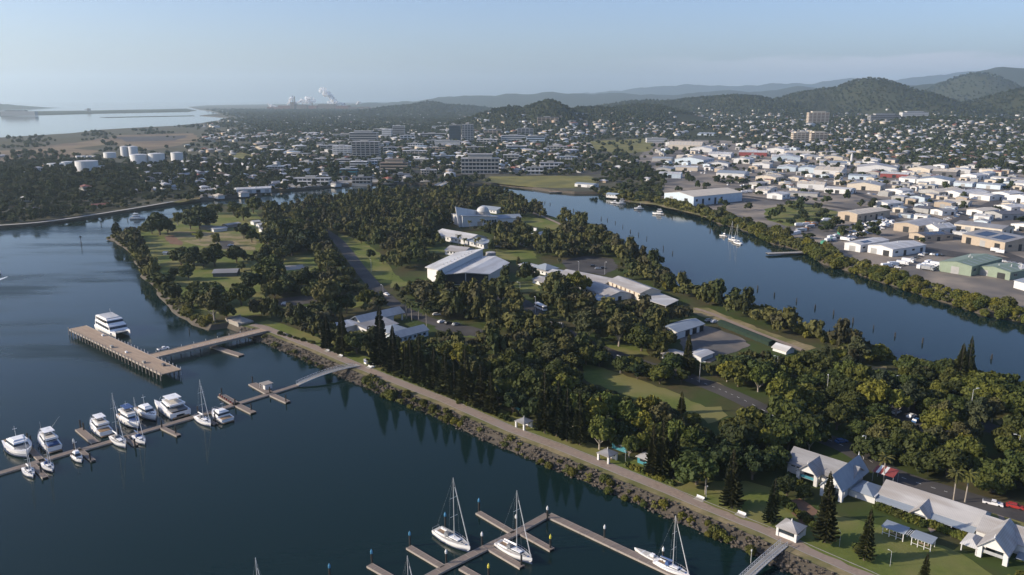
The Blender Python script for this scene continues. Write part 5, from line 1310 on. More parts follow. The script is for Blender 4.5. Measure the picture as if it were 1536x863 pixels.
for (px, py, kd, cl, rz, lb) in [(1489, 757, 'ute', 'white', -.55, 'white utility on the road behind the waterfront hall'), (1522, 762, 'car', 'red', -.55, 'red car behind the white utility on the road by the hall'),
    (1344, 620, 'car', 'white', .6, 'white car leftmost of the row under the trees at the right'), (1367, 626, 'car', 'white', .6, 'white car next to the blue one under the trees at the right'), (1375, 633, 'car', 'blue', .6, 'pale blue car in the row under the trees at the right'),
    (1422, 645, 'van', 'white', 1.2, 'white van alone by the white post under the right trees'), (1405, 641, 'car', 'silver', 1.2, 'silver car just left of the white van under the right trees'), (968, 464, 'ute', 'white', -.8, 'white utility parked by the flat white carport'), (971, 471, 'car', 'white', -.8, 'white car in front of the utility by the flat carport'),
    (890, 400, 'car', 'charcoal', .1, 'dark car in the bitumen car park left of its light mast'), (897, 404, 'car', 'silver', .1, 'silver car in the bitumen car park near the dark one'), (905, 403, 'car', 'charcoal', .1, 'dark car farthest right in the bitumen car park'),
    (428, 457, 'car', 'white', .2, 'white car in the shaded west car park'), (449, 463, 'car', 'silver', .2, 'silver car in the shaded west car park'), (465, 467, 'van', 'white', .2, 'white van in the shaded west car park'), (580, 443, 'car', 'white', -.8, 'white car on the park road below the grass strip'),
    (1063, 482, 'car', 'silver', .5, 'silver car leftmost beside the depot yard'), (1072, 484, 'car', 'white', .5, 'white car second beside the depot yard'), (1082, 487, 'car', 'charcoal', .5, 'dark car right of the white car beside the depot yard'),
    (662, 484, 'car', 'white', .8, 'white car in the car park behind the club building'), (672, 486, 'car', 'charcoal', .8, 'dark car in the car park behind the club building'), (684, 488, 'car', 'silver', .8, 'silver car in the car park behind the club building'), (655, 473, 'car', 'white', .3, 'white car under the trees behind the club building'),
    (1262, 664, 'car', 'blue', .3, 'blue car under the trees behind the left wing of the hall'), (346, 369, 'car', 'white', .2, 'white car on the bitumen patch of the west lawn')]:
    car(px, py, kd, cl, rz, lb)
car(245, 524.5, 'ute', 'white', A45, 'white utility driving on the timber jetty', 3.22, 'cars on the jetty')
def bus(px, py, rz, L, label):
    p = G(px, py, IZ + .1); t = thing('parked_bus', label, 'bus', p, rz)
    b = MB(); b.loft([[(-L / 2, -1.25, .35), (L / 2, -1.25, .35), (L / 2, 1.25, .35), (-L / 2, 1.25, .35)], [(-L / 2, -1.25, 2.9), (L / 2 - .2, -1.25, 2.9), (L / 2 - .2, 1.25, 2.9), (-L / 2, 1.25, 2.9)], [(-L / 2 + .2, -1.1, 3.15), (L / 2 - .5, -1.1, 3.15), (L / 2 - .5, 1.1, 3.15), (-L / 2 + .2, 1.1, 3.15)]]); b.build('body', m_cwhite, t)
    MB().box(-L / 2 - .03, L / 2 - .06, -1.28, 1.28, 1.5, 2.4).build('windows', m_glass, t)
    for x in (-L * .3, L * .32):
        for y in (-1.1, 1.1): MB().tube((x, y - .18, .48), (x, y + .18, .48), .48, n=10).build('wheel', m_dark, t)
bus(811, 464, R(-62), 10.5, 'white bus parked on the park road near the office'); bus(391, 463, R(18), 9, 'white bus in the shaded west car park')
bus(880, 452, R(30), 8, 'short white bus under trees by the lean-to hall')

# ================================================================ industrial side of the river
m_sky = mat('skylight_sheet', (.30, .32, .34), (.24, .26, .28), .5, .35)
WARE = []; OCC = []
WALLS = {'w': m_white, 'b': m_wblue, 'c': m_cream, 't': m_tan, 'g': m_wgreen, 'k': m_wgrey, 'r': m_red, 'd': m_rdark}
ROOFS = {'w': m_rwhite, 'c': m_rcream, 'p': m_rpale, 'k': m_rgrey, 'b': m_rblue, 'g': m_rgreen, 'd': m_rdark, 'r': m_rred}
NAMEW = {'w': 'white', 'c': 'cream', 'p': 'pale', 'k': 'grey', 'b': 'blue-grey', 'g': 'green', 'd': 'dark', 'r': 'red'}
def shed(pa, pb, depth, h, ridge, rc, wc, label=None, door=1, solar=0, rise=None, flat=False, cat='warehouse'):
    A = G(*pa, LAND); B = G(*pb, LAND); d = (B - A).xy; Wf = d.length
    ang = math.atan2(d.y, d.x)
    t = thing('industrial_shed', label or 'shed', cat, A, ang, 'sheds across the river')
    rise = (Wf if ridge == 'd' else depth) * .5 * .16 if rise is None else rise
    o = .35
    if ridge == 'd':
        b = MB((Wf / 2, 0, 0), math.pi / 2); gable_walls(b, 0, depth, Wf / 2, -.3, h, h + rise); b.build('wall', WALLS[wc], t)
        b = MB((Wf / 2, 0, 0), math.pi / 2); gable_roof(b, 0, depth, Wf / 2, h + .02, h + rise + .02, o, .2); b.build('roof', ROOFS[rc], t)
    else:
        b = MB(); gable_walls(b, 0, Wf, depth / 2, -.3, h, h + rise, depth / 2); b.build('wall', WALLS[wc], t)
        b = MB(); gable_roof(b, 0, Wf, depth / 2, h + .02, h + rise + .02, o, .2, depth / 2); b.build('roof', ROOFS[rc], t)
    for i in range(door):
        x = Wf * (i + .5) / door; wd = min(2.6, Wf / door * .3)
        MB().box(x - wd, x + wd, -.09, .06, 0, h * .72).build('roller_door', m_dark if (i + int(Wf)) % 2 == 0 else m_wgrey, t)
    n_ = int(depth / 9)
    for i in range(min(n_, 5)):
        y = (i + .5) * depth / n_
        MB().box(Wf - .05, Wf + .08, y - 1.6, y + 1.6, 0 if i % 2 else h * .45, h * .7).build('roller_door' if i % 2 else 'window', m_dark if i % 2 else m_glass, t)
    if not solar and rnd.random() < .75:
        w_ = Wf / 2 if ridge == 'd' else depth / 2; Lr = depth if ridge == 'd' else Wf; sl_ = rise / w_; n_s = max(2, int(Lr / 7))
        b = MB((Wf / 2, 0, 0), math.pi / 2) if ridge == 'd' else MB((0, depth / 2, 0), 0)
        for i in range(n_s):
            x_ = (i + .5) * Lr / n_s
            for sd_ in (-1, 1):
                ya, yb = sd_ * w_ * .25, sd_ * w_ * .85
                b.add([(x_ - .45, ya, h + rise - abs(ya) * sl_ + .06), (x_ + .45, ya, h + rise - abs(ya) * sl_ + .06), (x_ + .45, yb, h + rise - abs(yb) * sl_ + .06), (x_ - .45, yb, h + rise - abs(yb) * sl_ + .06)], [(0, 1, 2, 3)])
        b.build('skylight_strips', m_sky if rnd.random() < .6 else m_wgrey, t)
        b = MB()
        for i in range(rnd.randint(1, 3)): x_, y_ = Wf * rnd.uniform(.3, .7), depth * rnd.uniform(.2, .8); b.cone(x_, y_, h + rise * .3, h + rise + .9, .45, .4, 8)
        b.build('roof_vent', m_steel, t)
    if solar:
        for i in range(solar):
            if ridge == 'd':
                s = rise / (Wf / 2); y0 = depth * (.2 + .35 * i)
                b = MB(); xa, xb = Wf * .56, Wf * .86
                b.add([(xa, y0, h + rise - (xa - Wf / 2) * s + .12), (xb, y0, h + rise - (xb - Wf / 2) * s + .12), (xb, y0 + depth * .27, h + rise - (xb - Wf / 2) * s + .12), (xa, y0 + depth * .27, h + rise - (xa - Wf / 2) * s + .12)], [(0, 1, 2, 3)])
            else:
                s = rise / (depth / 2); xa = Wf * (.18 + .4 * i); ya, yb = depth * .1, depth * .4
                b = MB(); b.add([(xa, ya, h + ya * s + .12), (xa + Wf * .3, ya, h + ya * s + .12), (xa + Wf * .3, yb, h + yb * s + .12), (xa, yb, h + yb * s + .12)], [(0, 1, 2, 3)])
            b.build('solar_panel', m_solar, t)
    c, s_ = math.cos(ang), math.sin(ang); cx = A.x + c * Wf / 2 - s_ * depth / 2; cy = A.y + s_ * Wf / 2 + c * depth / 2
    OCC.append((cx, cy, math.hypot(Wf, depth) / 2 + 1.5))
    OCCR.append((A.x, A.y, c, s_, Wf, depth))
    if not label: WARE.append((t, '%s shed with %s roof' % ({'w': 'white', 'b': 'pale blue', 'c': 'cream', 't': 'tan', 'g': 'green', 'k': 'grey', 'r': 'red', 'd': 'dark'}[wc], NAMEW[rc]), *PX(cx, cy, LAND)))
    return t
OCCR = []
def occupied(x, y, m=2.0):
    for (ax, ay, c, s_, Wf, dp_) in OCCR:
        lx = (x - ax) * c + (y - ay) * s_; ly = -(x - ax) * s_ + (y - ay) * c
        if -m < lx < Wf + m and -m < ly < dp_ + m: return True
    return False
shed((1408, 407), (1456, 415), 46, 7, 'd', 'g', 'g', 'biggest green shed on the riverbank', 1)
shed((1463, 411), (1514, 421), 24, 5.5, 'd', 'g', 'g', 'lower green shed joined to the right of the biggest green one', 2)
shed((1266, 375), (1290, 379), 40, 6, 'd', 'w', 'w', 'white riverside shed with dark open front and solar panels', 1, 1)
shed((1301, 379), (1338, 386), 40, 6, 'd', 'w', 'w', 'white riverside shed right of the one with solar panels', 2)
shed((1256, 330), (1285, 334), 56, 8, 'd', 'c', 't', 'tan shed with a big dark doorway at the head of the car yard', 1)
shed((1340, 346), (1377, 351), 50, 7, 'd', 'p', 't', 'wide beige gabled shed behind the lone yard tree', 1)
shed((1384, 349), (1407, 353), 22, 6, 'd', 'w', 'w', 'short white shed touching the beige gabled one', 1, rise=3)
shed((1363, 358), (1386, 363), 30, 5, 'd', 'd', 't', 'brick coloured shed with dark solar roof in mid yard', 1, 2)
shed((1430, 346), (1502, 355), 24, 6.5, 'f', 'k', 'c', 'long cream shed with grey roof behind the white fence', 5)
shed((1428, 352), (1463, 355), 4, 3, 'f', 'w', 'w', 'low white wall shed in front of the long cream shed', 0)
shed((1442, 364), (1506, 378), 40, 7.5, 'f', 'k', 't', 'tan shed with two solar arrays on its grey roof', 3, 2)
shed((1304, 310), (1331, 314), 24, 6, 'd', 'w', 'w', 'white gabled shed with small windows facing the river park', 0)
for a in [((1327, 291), (1353, 294), 22, 6, 'd', 'w', 'w'), ((1377, 292), (1408, 296), 46, 6, 'd', 'c', 'k'), ((1412, 294), (1441, 298), 46, 6, 'd', 'w', 'w'), ((1414, 308), (1451, 311), 18, 5, 'f', 'c', 'w'),
          ((1453, 298), (1484, 302), 24, 6, 'f', 'w', 'w'), ((1486, 297), (1513, 300), 28, 7, 'd', 'w', 'w'), ((1510, 303), (1545, 308), 36, 8, 'd', 'w', 'w'), ((1449, 323), (1473, 326), 30, 6, 'd', 'c', 'w'), ((1476, 326), (1502, 331), 30, 6, 'd', 'd', 'k'),
          ((1490, 316), (1516, 320), 24, 6, 'd', 'w', 'w'), ((1369, 318), (1392, 321), 20, 5, 'f', 'd', 'k'), ((1395, 321), (1413, 324), 18, 5, 'd', 'k', 'w'), ((1195, 284), (1236, 286), 24, 8, 'f', 'c', 'w'), ((1236, 289), (1275, 292), 20, 6, 'f', 'w', 'w'), ((1150, 298), (1173, 300), 22, 6, 'd', 'w', 'w'),
          ((1178, 293), (1226, 296), 14, 4, 'f', 'k', 'k'), ((1270, 284), (1320, 287), 35, 7, 'd', 'p', 'c'), ((1220, 262), (1262, 264), 44, 8, 'f', 'c', 'w'), ((1197, 259), (1222, 260), 44, 8, 'd', 'b', 'b'), ((1165, 257), (1193, 258), 40, 7, 'd', 'w', 'b'), ((1285, 258), (1344, 260), 48, 8, 'd', 'p', 'w'),
          ((1272, 269), (1312, 271), 20, 6, 'f', 'b', 'b'), ((1320, 266), (1362, 268), 24, 6, 'f', 'w', 'r'), ((1362, 261), (1394, 263), 50, 9, 'd', 'c', 'c'), ((1374, 276), (1424, 279), 40, 7, 'd', 'b', 'w'), ((1348, 273), (1372, 275), 18, 6, 'f', 'w', 'w'), ((1397, 263), (1434, 265), 32, 7, 'f', 'c', 'd'),
          ((1432, 260), (1455, 261), 26, 6, 'd', 'w', 'w'), ((1440, 269), (1464, 271), 32, 7, 'd', 'w', 'w'), ((1466, 268), (1483, 269), 40, 8, 'd', 'w', 'w'), ((1485, 271), (1509, 273), 16, 5, 'f', 'w', 'w'), ((1430, 279), (1458, 281), 20, 5, 'f', 'w', 'b'), ((1464, 282), (1500, 285), 18, 6, 'f', 'b', 'b'),
          ((1157, 242), (1200, 243), 46, 8, 'd', 'w', 'b'), ((1150, 229), (1176, 230), 40, 8, 'd', 'w', 'w'), ((1180, 234), (1222, 235), 34, 7, 'f', 'c', 'k'), ((1206, 238), (1228, 238), 24, 6, 'd', 'w', 'w'), ((1232, 240), (1264, 241), 26, 6, 'd', 'k', 'c'), ((1293, 245), (1316, 246), 30, 7, 'd', 'w', 'w'),
          ((988, 267), (1021, 268), 22, 7, 'f', 'w', 'b'), ((1010, 256), (1046, 257), 22, 6, 'f', 'w', 'c'), ((984, 258), (1006, 259), 24, 6, 'd', 'b', 'k'), ((1035, 228), (1068, 229), 50, 8, 'd', 'w', 'w'), ((1012, 245), (1055, 247), 55, 8, 'd', 'p', 'b'),
          ((978, 242), (1007, 243), 24, 6, 'f', 'b', 'k'), ((1100, 245), (1124, 246), 34, 8, 'd', 'w', 'w'), ((1108, 234), (1150, 235), 40, 8, 'f', 'w', 'r'), ((1074, 266), (1116, 268), 34, 7, 'f', 'b', 'w'), ((1133, 272), (1163, 274), 32, 7, 'd', 'c', 'c'), ((1046, 205), (1070, 205.5), 50, 8, 'f', 'b', 'b'),
          ((1128, 252), (1154, 253), 34, 7, 'd', 'c', 'w'), ((1062, 236), (1096, 237), 40, 7, 'f', 'w', 'w'), ((1060, 250), (1092, 251), 30, 6, 'd', 'k', 'w'), ((1520, 282), (1560, 285), 30, 7, 'f', 'w', 'w'), ((1230, 250), (1270, 251), 30, 7, 'f', 'b', 'w'), ((1515, 345), (1550, 350), 28, 6, 'd', 'k', 'w'), ((1520, 432), (1570, 446), 22, 5, 'f', 'b', 'w'), ((1518, 414), (1530, 417), 14, 6, 'f', 'w', 'w')]:
    shed(*a)
shed((996, 303), (1040, 309.5), 80, 10.5, 'd', 'c', 'b', 'biggest cream roofed shed with pale blue walls on the upper riverbank', 2, rise=3.2)
st = shed((1002, 224), (1052, 225), 64, 10, 'f', 'c', 'c', 'wide cream roofed sports stadium hall behind the car yards', 3, rise=7, cat='hall')
rh = shed((862, 280), (890, 282), 15, 4.2, 'f', 'b', 'w', 'white boathouse with blue roof on the far riverbank', 2, cat='boathouse')
deck_thing('river_wharf', 'low timber wharf in front of the white boathouse', 'wharf', P2(824, 288, 1.6), P2(868, 287, 1.6), 5, 1.0, 1.6, m_timber, m_edge)
deck_thing('river_wharf', 'grey pile wharf on the right riverbank below the car yard', 'wharf', P2(1151, 380, 1.8), P2(1206, 378, 1.8), 5, 1.0, 1.8, m_conc, m_edge)
shed((355, 291), (407, 288.5), 18, 5.5, 'f', 'w', 'w', 'long white roofed shed on the far quay', 4)
shed((300, 291), (322, 289), 12, 4, 'f', 'p', 'w', 'low pale shed left of the long white quay shed', 2)
# filler sheds, checked against those measured
px0 = [p for p in INDZ]
NOFILL = [(960, 240), (1060, 258), (1095, 262), (1150, 296), (1345, 345), (1345, 420), (1150, 370), (985, 315)]
for it in range(2600):
    px, py = rnd.uniform(985, 1600), rnd.uniform(215, 350)
    if not inpoly(px, py, INDZ) or inpoly(px, py, FIELDS[5]): continue
    if px > 1150 and px < 1340 and py > 296 or inpoly(px, py, NOFILL): continue
    p = G(px, py, LAND); r_ = rnd.choice([rnd.uniform(7, 12), rnd.uniform(9, 18)])
    if any(math.hypot(p.x - o_[0], p.y - o_[1]) < r_ * .8 + o_[2] for o_ in OCC): continue
    if any(min(segdist(p, q[i], q[i + 1]) for i in range(len(q) - 1)) < hw + r_ * .55 for q, hw in MROADS): continue
    q = p - U * r_ * .7; e = p + U * r_ * .45
    shed(PX(q.x, q.y, LAND), PX(e.x, e.y, LAND), r_ * rnd.uniform(.8, 1.4), rnd.uniform(3.5, 6.5), rnd.choice('dfd'), rnd.choice('wwppckbdkr'), rnd.choice('wwcckbtk'))
    if len(OCC) > 290: break

# ================================================================ yard vehicles, containers
YARD = []
def tint_mesh_car(name, mats_, kind):
    b = MB()
    if kind == 'car':
        b.loft([[(-2.2, -.9, .3), (2.2, -.9, .3), (2.2, .9, .3), (-2.2, .9, .3)], [(-2.25, -.9, .85), (2.2, -.88, .8), (2.2, .88, .8), (-2.25, .9, .85)]], 0)
        house(b, -1.9, .9, .84, .8, .85, 1.45, .9, .5, .84, 0); b.loft([[(-1.75, -.83, .98), (.75, -.8, .98), (.75, .8, .98), (-1.75, .83, .98)], [(-1.62, -.78, 1.3), (.5, -.76, 1.3), (.5, .76, 1.3), (-1.62, .78, 1.3)]], 1)
        for sx in (-1.35, 1.35):
            for sy in (-.8, .8): b.tube((sx, sy - .1, .32), (sx, sy + .12, .32), .32, n=8, mi=2)
    elif kind == 'truck':
        b.box(-4.2, 1.9, -1.2, 1.2, .9, 3.2, 0); b.box(2.1, 4.0, -1.15, 1.15, .6, 2.7, 0); b.box(3.2, 4.03, -1.17, 1.17, 1.7, 2.4, 1)
        for sx in (-3, -1.8, 3): b.tube((sx, -1.15, .5), (sx, 1.15, .5), .5, n=8, mi=2)
    else:
        b.box(-3.0, 3.0, -1.2, 1.2, 0, 2.6, 0)
        for i in range(12): b.box(-2.9 + i * .5, -2.7 + i * .5, -1.24, 1.24, .15, 2.45, 0)
        b.box(3.003, 3.03, -1.05, 1.05, .2, 2.4, 1)
    return b, mats_
m_orange = mat('orange_steel', (.40, .16, .05), (.3, .12, .04), .6, .7); m_cgreen = mat('green_steel', (.06, .30, .19), (.05, .24, .15), .6, .6)
YK = []
for kd, cols in (('car', ['white', 'white', 'silver', 'charcoal', 'blue', 'red']), ('truck', ['white', 'silver']), ('container', ['white', 'orange', 'green', 'blue'])):
    for cl in cols:
        pm = {'orange': m_orange, 'green': m_cgreen}.get(cl) or PAINT[cl]
        b, _ = tint_mesh_car('x', None, kd); YK.append((kd, cl, b, pm))
YMESH = {}
def yard(px, py, i, rz):
    kd, cl, b, pm = YK[i]; p = G(px, py, LAND)
    nm = {'car': 'parked_car', 'truck': 'parked_truck', 'container': 'shipping_container'}[kd]
    if i not in YMESH: o = b.build(nm, [pm, m_glass if kd != 'container' else m_rdark, m_dark]); YMESH[i] = o.data
    else: o = bpy.data.objects.new(nm, YMESH[i]); COL.objects.link(o)
    o.location = (p.x, p.y, LAND + .06); o.rotation_euler.z = rz
    tag(o, 'x', kd if kd != 'container' else 'container', {'car': 'cars in the yards across the river', 'truck': 'trucks in the yards', 'container': 'containers in the yards'}[kd])
    YARD.append((o, {'car': '%s car in a yard' % cl, 'truck': '%s box truck in a yard' % cl, 'container': '%s shipping container' % cl}[kd], px, py))
def clear_spot(p, m=1.5):
    return not occupied(p.x, p.y, m)
def rows(x0, y0, x1, y1, n, kinds, ang, jit=1.0):
    for i in range(n):
        k = (i + rnd.uniform(-.2, .2)) / max(1, n - 1); px = x0 + (x1 - x0) * k + rnd.uniform(-jit, jit); py = y0 + (y1 - y0) * k + rnd.uniform(-jit, jit) * .35
        if clear_spot(G(px, py, LAND)): yard(px, py, rnd.choice(kinds), ang + rnd.uniform(-.12, .12))
CARS = [0, 0, 1, 2, 3, 4]
for r_ in range(6): rows(1268 + r_ * 3, 362 - r_ * 6, 1338 - r_ * 2, 337 - r_ * 1.5, 15, CARS + [6], R(45 if r_ % 2 else -45), 2)
rows(1190, 352, 1225, 338, 9, [9, 9, 8, 7], R(30), 3); rows(1196, 340, 1240, 332, 8, [9, 8, 6, 7], R(10), 3); rows(1230, 372, 1252, 360, 10, CARS + [8], R(45), 3)
rows(1236, 366, 1262, 350, 8, [0, 6, 10], R(45), 3); rows(1345, 402, 1385, 382, 11, CARS + [6], R(-40), 1.5); rows(1320, 404, 1345, 399, 6, [6, 0, 2], R(10), 2); rows(1380, 381, 1412, 384, 7, CARS, R(50), 1.5)
rows(1390, 406, 1403, 400, 4, [6, 7, 8], R(-50), 1.5); rows(1470, 366, 1500, 380, 5, [9, 8, 6], R(-50), 1)
rows(1104, 286, 1152, 276, 22, CARS, R(45), 3); rows(1110, 280, 1160, 271, 20, CARS, R(45), 3); rows(1090, 278, 1120, 272, 10, CARS, R(45), 3); rows(1115, 290, 1150, 287, 6, [6, 7, 8, 6], R(10), 2)
rows(1060, 258, 1130, 240, 24, CARS, R(45), 4); rows(990, 248, 1060, 262, 14, CARS, R(45), 4); rows(1165, 300, 1210, 296, 10, CARS, R(20), 3); rows(1440, 320, 1490, 342, 10, CARS, R(-30), 2)
rows(1340, 320, 1420, 345, 12, CARS, R(-30), 2); rows(1420, 330, 1440, 322, 6, CARS, R(-30), 3); rows(1500, 392, 1540, 400, 6, CARS, R(-30), 2); rows(1380, 402, 1392, 396, 3, [6, 8], R(45), 1)
rows(1300, 290, 1370, 300, 12, CARS, R(-30), 3); rows(1240, 272, 1300, 278, 10, CARS, R(-20), 2); rows(1450, 290, 1530, 296, 12, CARS, R(-20), 2)
rows(318, 297, 380, 289, 14, CARS, R(5), 2); rows(430, 284, 520, 276, 16, CARS, R(5), 2); rows(560, 268, 640, 268, 12, CARS, R(5), 2)

# ================================================================ town centre, tanks, refinery
TOWN_OCC = []
def at(px, py): return GT(px, py)
def tower(label, x0, x1, ybase, ytop, depth, mw, mband, floors, mr=None, cols=0, setback=0, ang=None, name='apartment_block', cat='tower block'):
    p0 = at(x0, ybase); p1 = at(x1, ybase); p1 = Vector((p1.x, p0.y, 0)); W = (x1 - x0) / F * math.hypot(p0.y, 0) * 1.0
    dist = p0.y * cp + (H - p0.z) * sp
    W = (x1 - x0) / F * dist; h = (ybase - ytop) / F * dist / cp * .99
    t = thing(name, label, cat, (p0.x, p0.y, p0.z), ang or 0.0, 'town centre buildings')
    MB().box(0, W, 0, depth, -3, h).build('wall', mw, t)
    fh = h / floors
    for i in range(floors):
        b = MB(); z = i * fh
        if cols:
            for c in range(cols):
                xa = W * (c + .12) / cols; xb = W * (c + .88) / cols; b.box(xa, xb, -.12, .1, z + fh * .25, z + fh * .85)
        else: b.box(W * .02, W * .98, -.12, .1, z + fh * .3, z + fh * .85)
        for sd_ in (-.12, W - .1): b.box(sd_, sd_ + .22, depth * .06, depth * .94, z + fh * .3, z + fh * .85)
        b.build('window_band', mband, t)
        if cols and i: MB().box(W * .03, W * .97, -1.5, 0, z - .12, z + .12).build('balcony', mw, t)
    MB().box(-.6, W + .6, -.6, depth + .6, h, h + .5).build('roof', mr or mw, t)
    MB().box(W * .3, W * .6, depth * .3, depth * .7, h + .5, h + 3.2).build('plant_room', m_wgrey, t)
    if setback: MB().box(W * .18, W * .82, depth * .1, depth * .9, h + .5, h + .5 + setback).build('penthouse', mw, t); MB().box(W * .15, W * .85, depth * .05, depth * .95, h + .5 + setback, h + 1 + setback).build('penthouse_roof', mr or mw, t)
    TOWN_OCC.append((p0.x + W / 2, p0.y + depth / 2, math.hypot(W, depth) / 2 + 4))
    return t
m_bluegl = mat('blue_glass', (.05, .075, .10), (.035, .055, .075), .1, .2, spec=.5)
tower('dark blue-grey glass tower, left half of the tallest pair in the town centre', 674, 691, 212, 189, 25, m_bluegl, m_glass, 10, m_wgrey); tower('dark blue-grey glass tower, right half of the tallest pair in the town centre', 693, 710, 213, 188, 25, m_wgrey, m_bluegl, 10, m_wgrey, 4)
tower('white framed dark windowed apartment block left of the town centre', 528, 569, 237, 214, 22, m_wgrey, m_glass, 7, m_rpale, 6); tower('dark glass office with a white overhanging roof behind the white framed block', 524, 566, 214, 200, 24, m_wgrey, m_glass, 4, m_rwhite, 0, 4)
tower('white office block with a tall blank face behind the white framed block', 573, 587, 207, 195, 20, m_white, m_wgrey, 4, m_white); tower('dark banded office block with a white end right of the blank faced office', 589, 607, 205, 190, 22, m_wgrey, m_glass, 6, m_white)
tower('stepped white balcony apartments facing the river mouth', 692, 748, 261, 239, 22, m_wgrey, m_glass, 4, m_rpale, 10, 6); tower('white office terrace left of the white framed block', 499, 527, 233, 220, 16, m_white, m_wgrey, 4, m_white, 5)
tower('brown stepped roof hotel in front of the white framed block', 570, 612, 258, 246, 22, m_tan, m_dark, 3, m_rbrown, 0, 5); tower('white cube office left of the brown hotel', 525, 550, 255, 245, 16, m_white, m_glass, 3, m_white)
tower('low white terrace of shops on the left quay', 441, 494, 277, 268, 14, m_white, m_dark, 2, m_rpale, 8); tower('turquoise roofed shop block on the quay left of the brown hotel', 510, 535, 264, 256, 14, m_teal, m_dark, 2, m_rblue); tower('dark quay pavilion block near the bridge', 528, 556, 276, 267, 14, m_wgrey, m_dark, 2, m_rdark, 5)
tower('cream balcony tower on the right hillside', 1212, 1243, 187, 170, 20, m_cream, m_rbrown, 8, m_cream, 5, 4); tower('pale apartment block below the cream tower, left one', 1189, 1213, 214, 201, 18, m_cream, m_rbrown, 5, m_cream, 4, 3); tower('pale apartment block below the cream tower, right one', 1216, 1241, 213, 201, 18, m_cream, m_rbrown, 5, m_cream, 4, 3)
tower('long grey hospital block on the right hillside', 1305, 1350, 183, 174, 25, m_wgrey, m_dark, 4, m_wgrey, 0, 5); tower('pale hospital wing on the right hillside', 1353, 1392, 178, 169, 25, m_white, m_wgrey, 4, m_wgrey, 0, 3)
tower('white flat roofed office right of the tallest pair', 752, 788, 212, 204, 20, m_white, m_bluegl, 3, m_rwhite); tower('white shopfront row in front of the tallest pair', 652, 690, 218, 212, 14, m_white, m_wgrey, 2, m_rwhite); tower('pale long hall behind the stepped apartments', 648, 685, 196, 191, 25, m_white, m_wgrey, 2, m_rblue)
tower('pale blue office on the right of the town', 790, 817, 215, 205, 20, m_wblue, m_bluegl, 3, m_rpale); tower('grey flats on the slope right of the town', 776, 800, 205, 196, 18, m_wgrey, m_glass, 4, m_rgrey, 4); tower('tan flats on the slope right of the town', 806, 838, 200, 191, 20, m_tan, m_dark, 4, m_rgrey, 5)
tower('white house-like office behind the yellow field', 810, 845, 254, 245, 14, m_white, m_glass, 2, m_rpale, 5); tower('pale two storey flats behind the yellow field, left one', 790, 815, 262, 252, 12, m_white, m_dark, 2, m_rgrey, 4); tower('white hall behind the stadium', 970, 1000, 214, 208, 20, m_white, m_wgrey, 2, m_rwhite)
SHOPS = []
for (x0, x1, yb, yt, wm, rm) in [(575, 600, 228, 222, m_wgrey, m_rpale), (604, 640, 233, 227, m_cream, m_rwhite), (612, 634, 222, 216, m_white, m_rpale), (640, 668, 228, 222, m_tan, m_rbrown), (540, 566, 250, 243, m_wblue, m_rpale), (556, 580, 244, 239, m_wgrey, m_rblue), (470, 496, 244, 239, m_wgrey, m_rpale), (430, 462, 236, 231, m_cream, m_rgrey),
        (480, 520, 224, 219, m_wgrey, m_rpale), (620, 648, 244, 239, m_wgrey, m_rwhite), (652, 684, 240, 235, m_white, m_rblue), (600, 622, 210, 204, m_white, m_rwhite), (630, 668, 206, 201, m_wgrey, m_rpale), (715, 745, 216, 210, m_wgrey, m_rwhite), (726, 752, 204, 198, m_tan, m_rpale), (760, 790, 226, 220, m_wblue, m_rwhite), (640, 664, 216, 211, m_cream, m_rpale),
        (545, 575, 222, 217, m_white, m_rgrey), (446, 474, 252, 247, m_wblue, m_rpale), (400, 425, 262, 257, m_wgrey, m_rblue), (590, 615, 268, 263, m_wgrey, m_rdark), (632, 655, 262, 256, m_cream, m_rpale), (755, 778, 240, 233, m_wgrey, m_rwhite), (700, 722, 226, 221, m_wgrey, m_rpale), (505, 525, 246, 240, m_white, m_rpale), (660, 690, 200, 196, m_white, m_rwhite), (500, 540, 206, 202, m_wgrey, m_rpale), (560, 590, 198, 194, m_wgrey, m_rwhite), (820, 850, 226, 220, m_wgrey, m_rpale), (840, 866, 242, 236, m_white, m_rblue)]:
    o = tower('x', x0, x1, yb, yt, rnd.uniform(14, 26), wm, m_glass, 2, rm, rnd.choice([0, 4, 6]), 0, rnd.uniform(-.25, .25), 'shop_block', 'commercial block')
    SHOPS.append((o, '%s walled low commercial block' % wm.name.replace('_wall', '').replace('_paint', '').replace('_', ' '), (x0 + x1) / 2, yb))
rt = thing('round_pavilion', 'round white pavilion left of the stepped apartments', 'pavilion', at(675, 265)); MB().cone(0, 0, 0, 5, 9, 8.6, 18).build('wall', m_white, rt); MB().cone(0, 0, 5, 7, 9.4, 4, 18).build('roof', m_rwhite, rt)
a, c = G(648, 283, 5), G(677, 270, 5)
br = thing('road_bridge', 'grey concrete road bridge over the creek', 'bridge', (a.x, a.y, 0), math.atan2((c - a).y, (c - a).x)); Lb = (c - a).xy.length
MB().box(-10, Lb + 6, -5.5, 5.5, 4.2, 5).build('deck', m_conc, br)
for s in (-5.5, 5.4): MB().box(-10, Lb + 6, s, s + .15, 5, 6.1).build('parapet', m_white, br)
for i in range(6): MB().box(Lb * i / 5 - .5, Lb * i / 5 + .5, -4.5, 4.5, -1, 4.2).build('pier', m_wgrey, br)
TANKS = [(188, 235, 12, 15), (200.5, 235, 13, 15), (209, 246, 24, 14), (235.5, 245, 23, 15), (266, 241.5, 17, 13), (165, 237, 17, 8), (84, 254, 22, 9), (102, 252, 16, 9), (131, 256, 31, 15), (152, 257, 10, 8), (118, 238, 8, 4), (126, 238, 8, 4), (134.5, 238, 8, 4), (143, 238, 8, 4)]
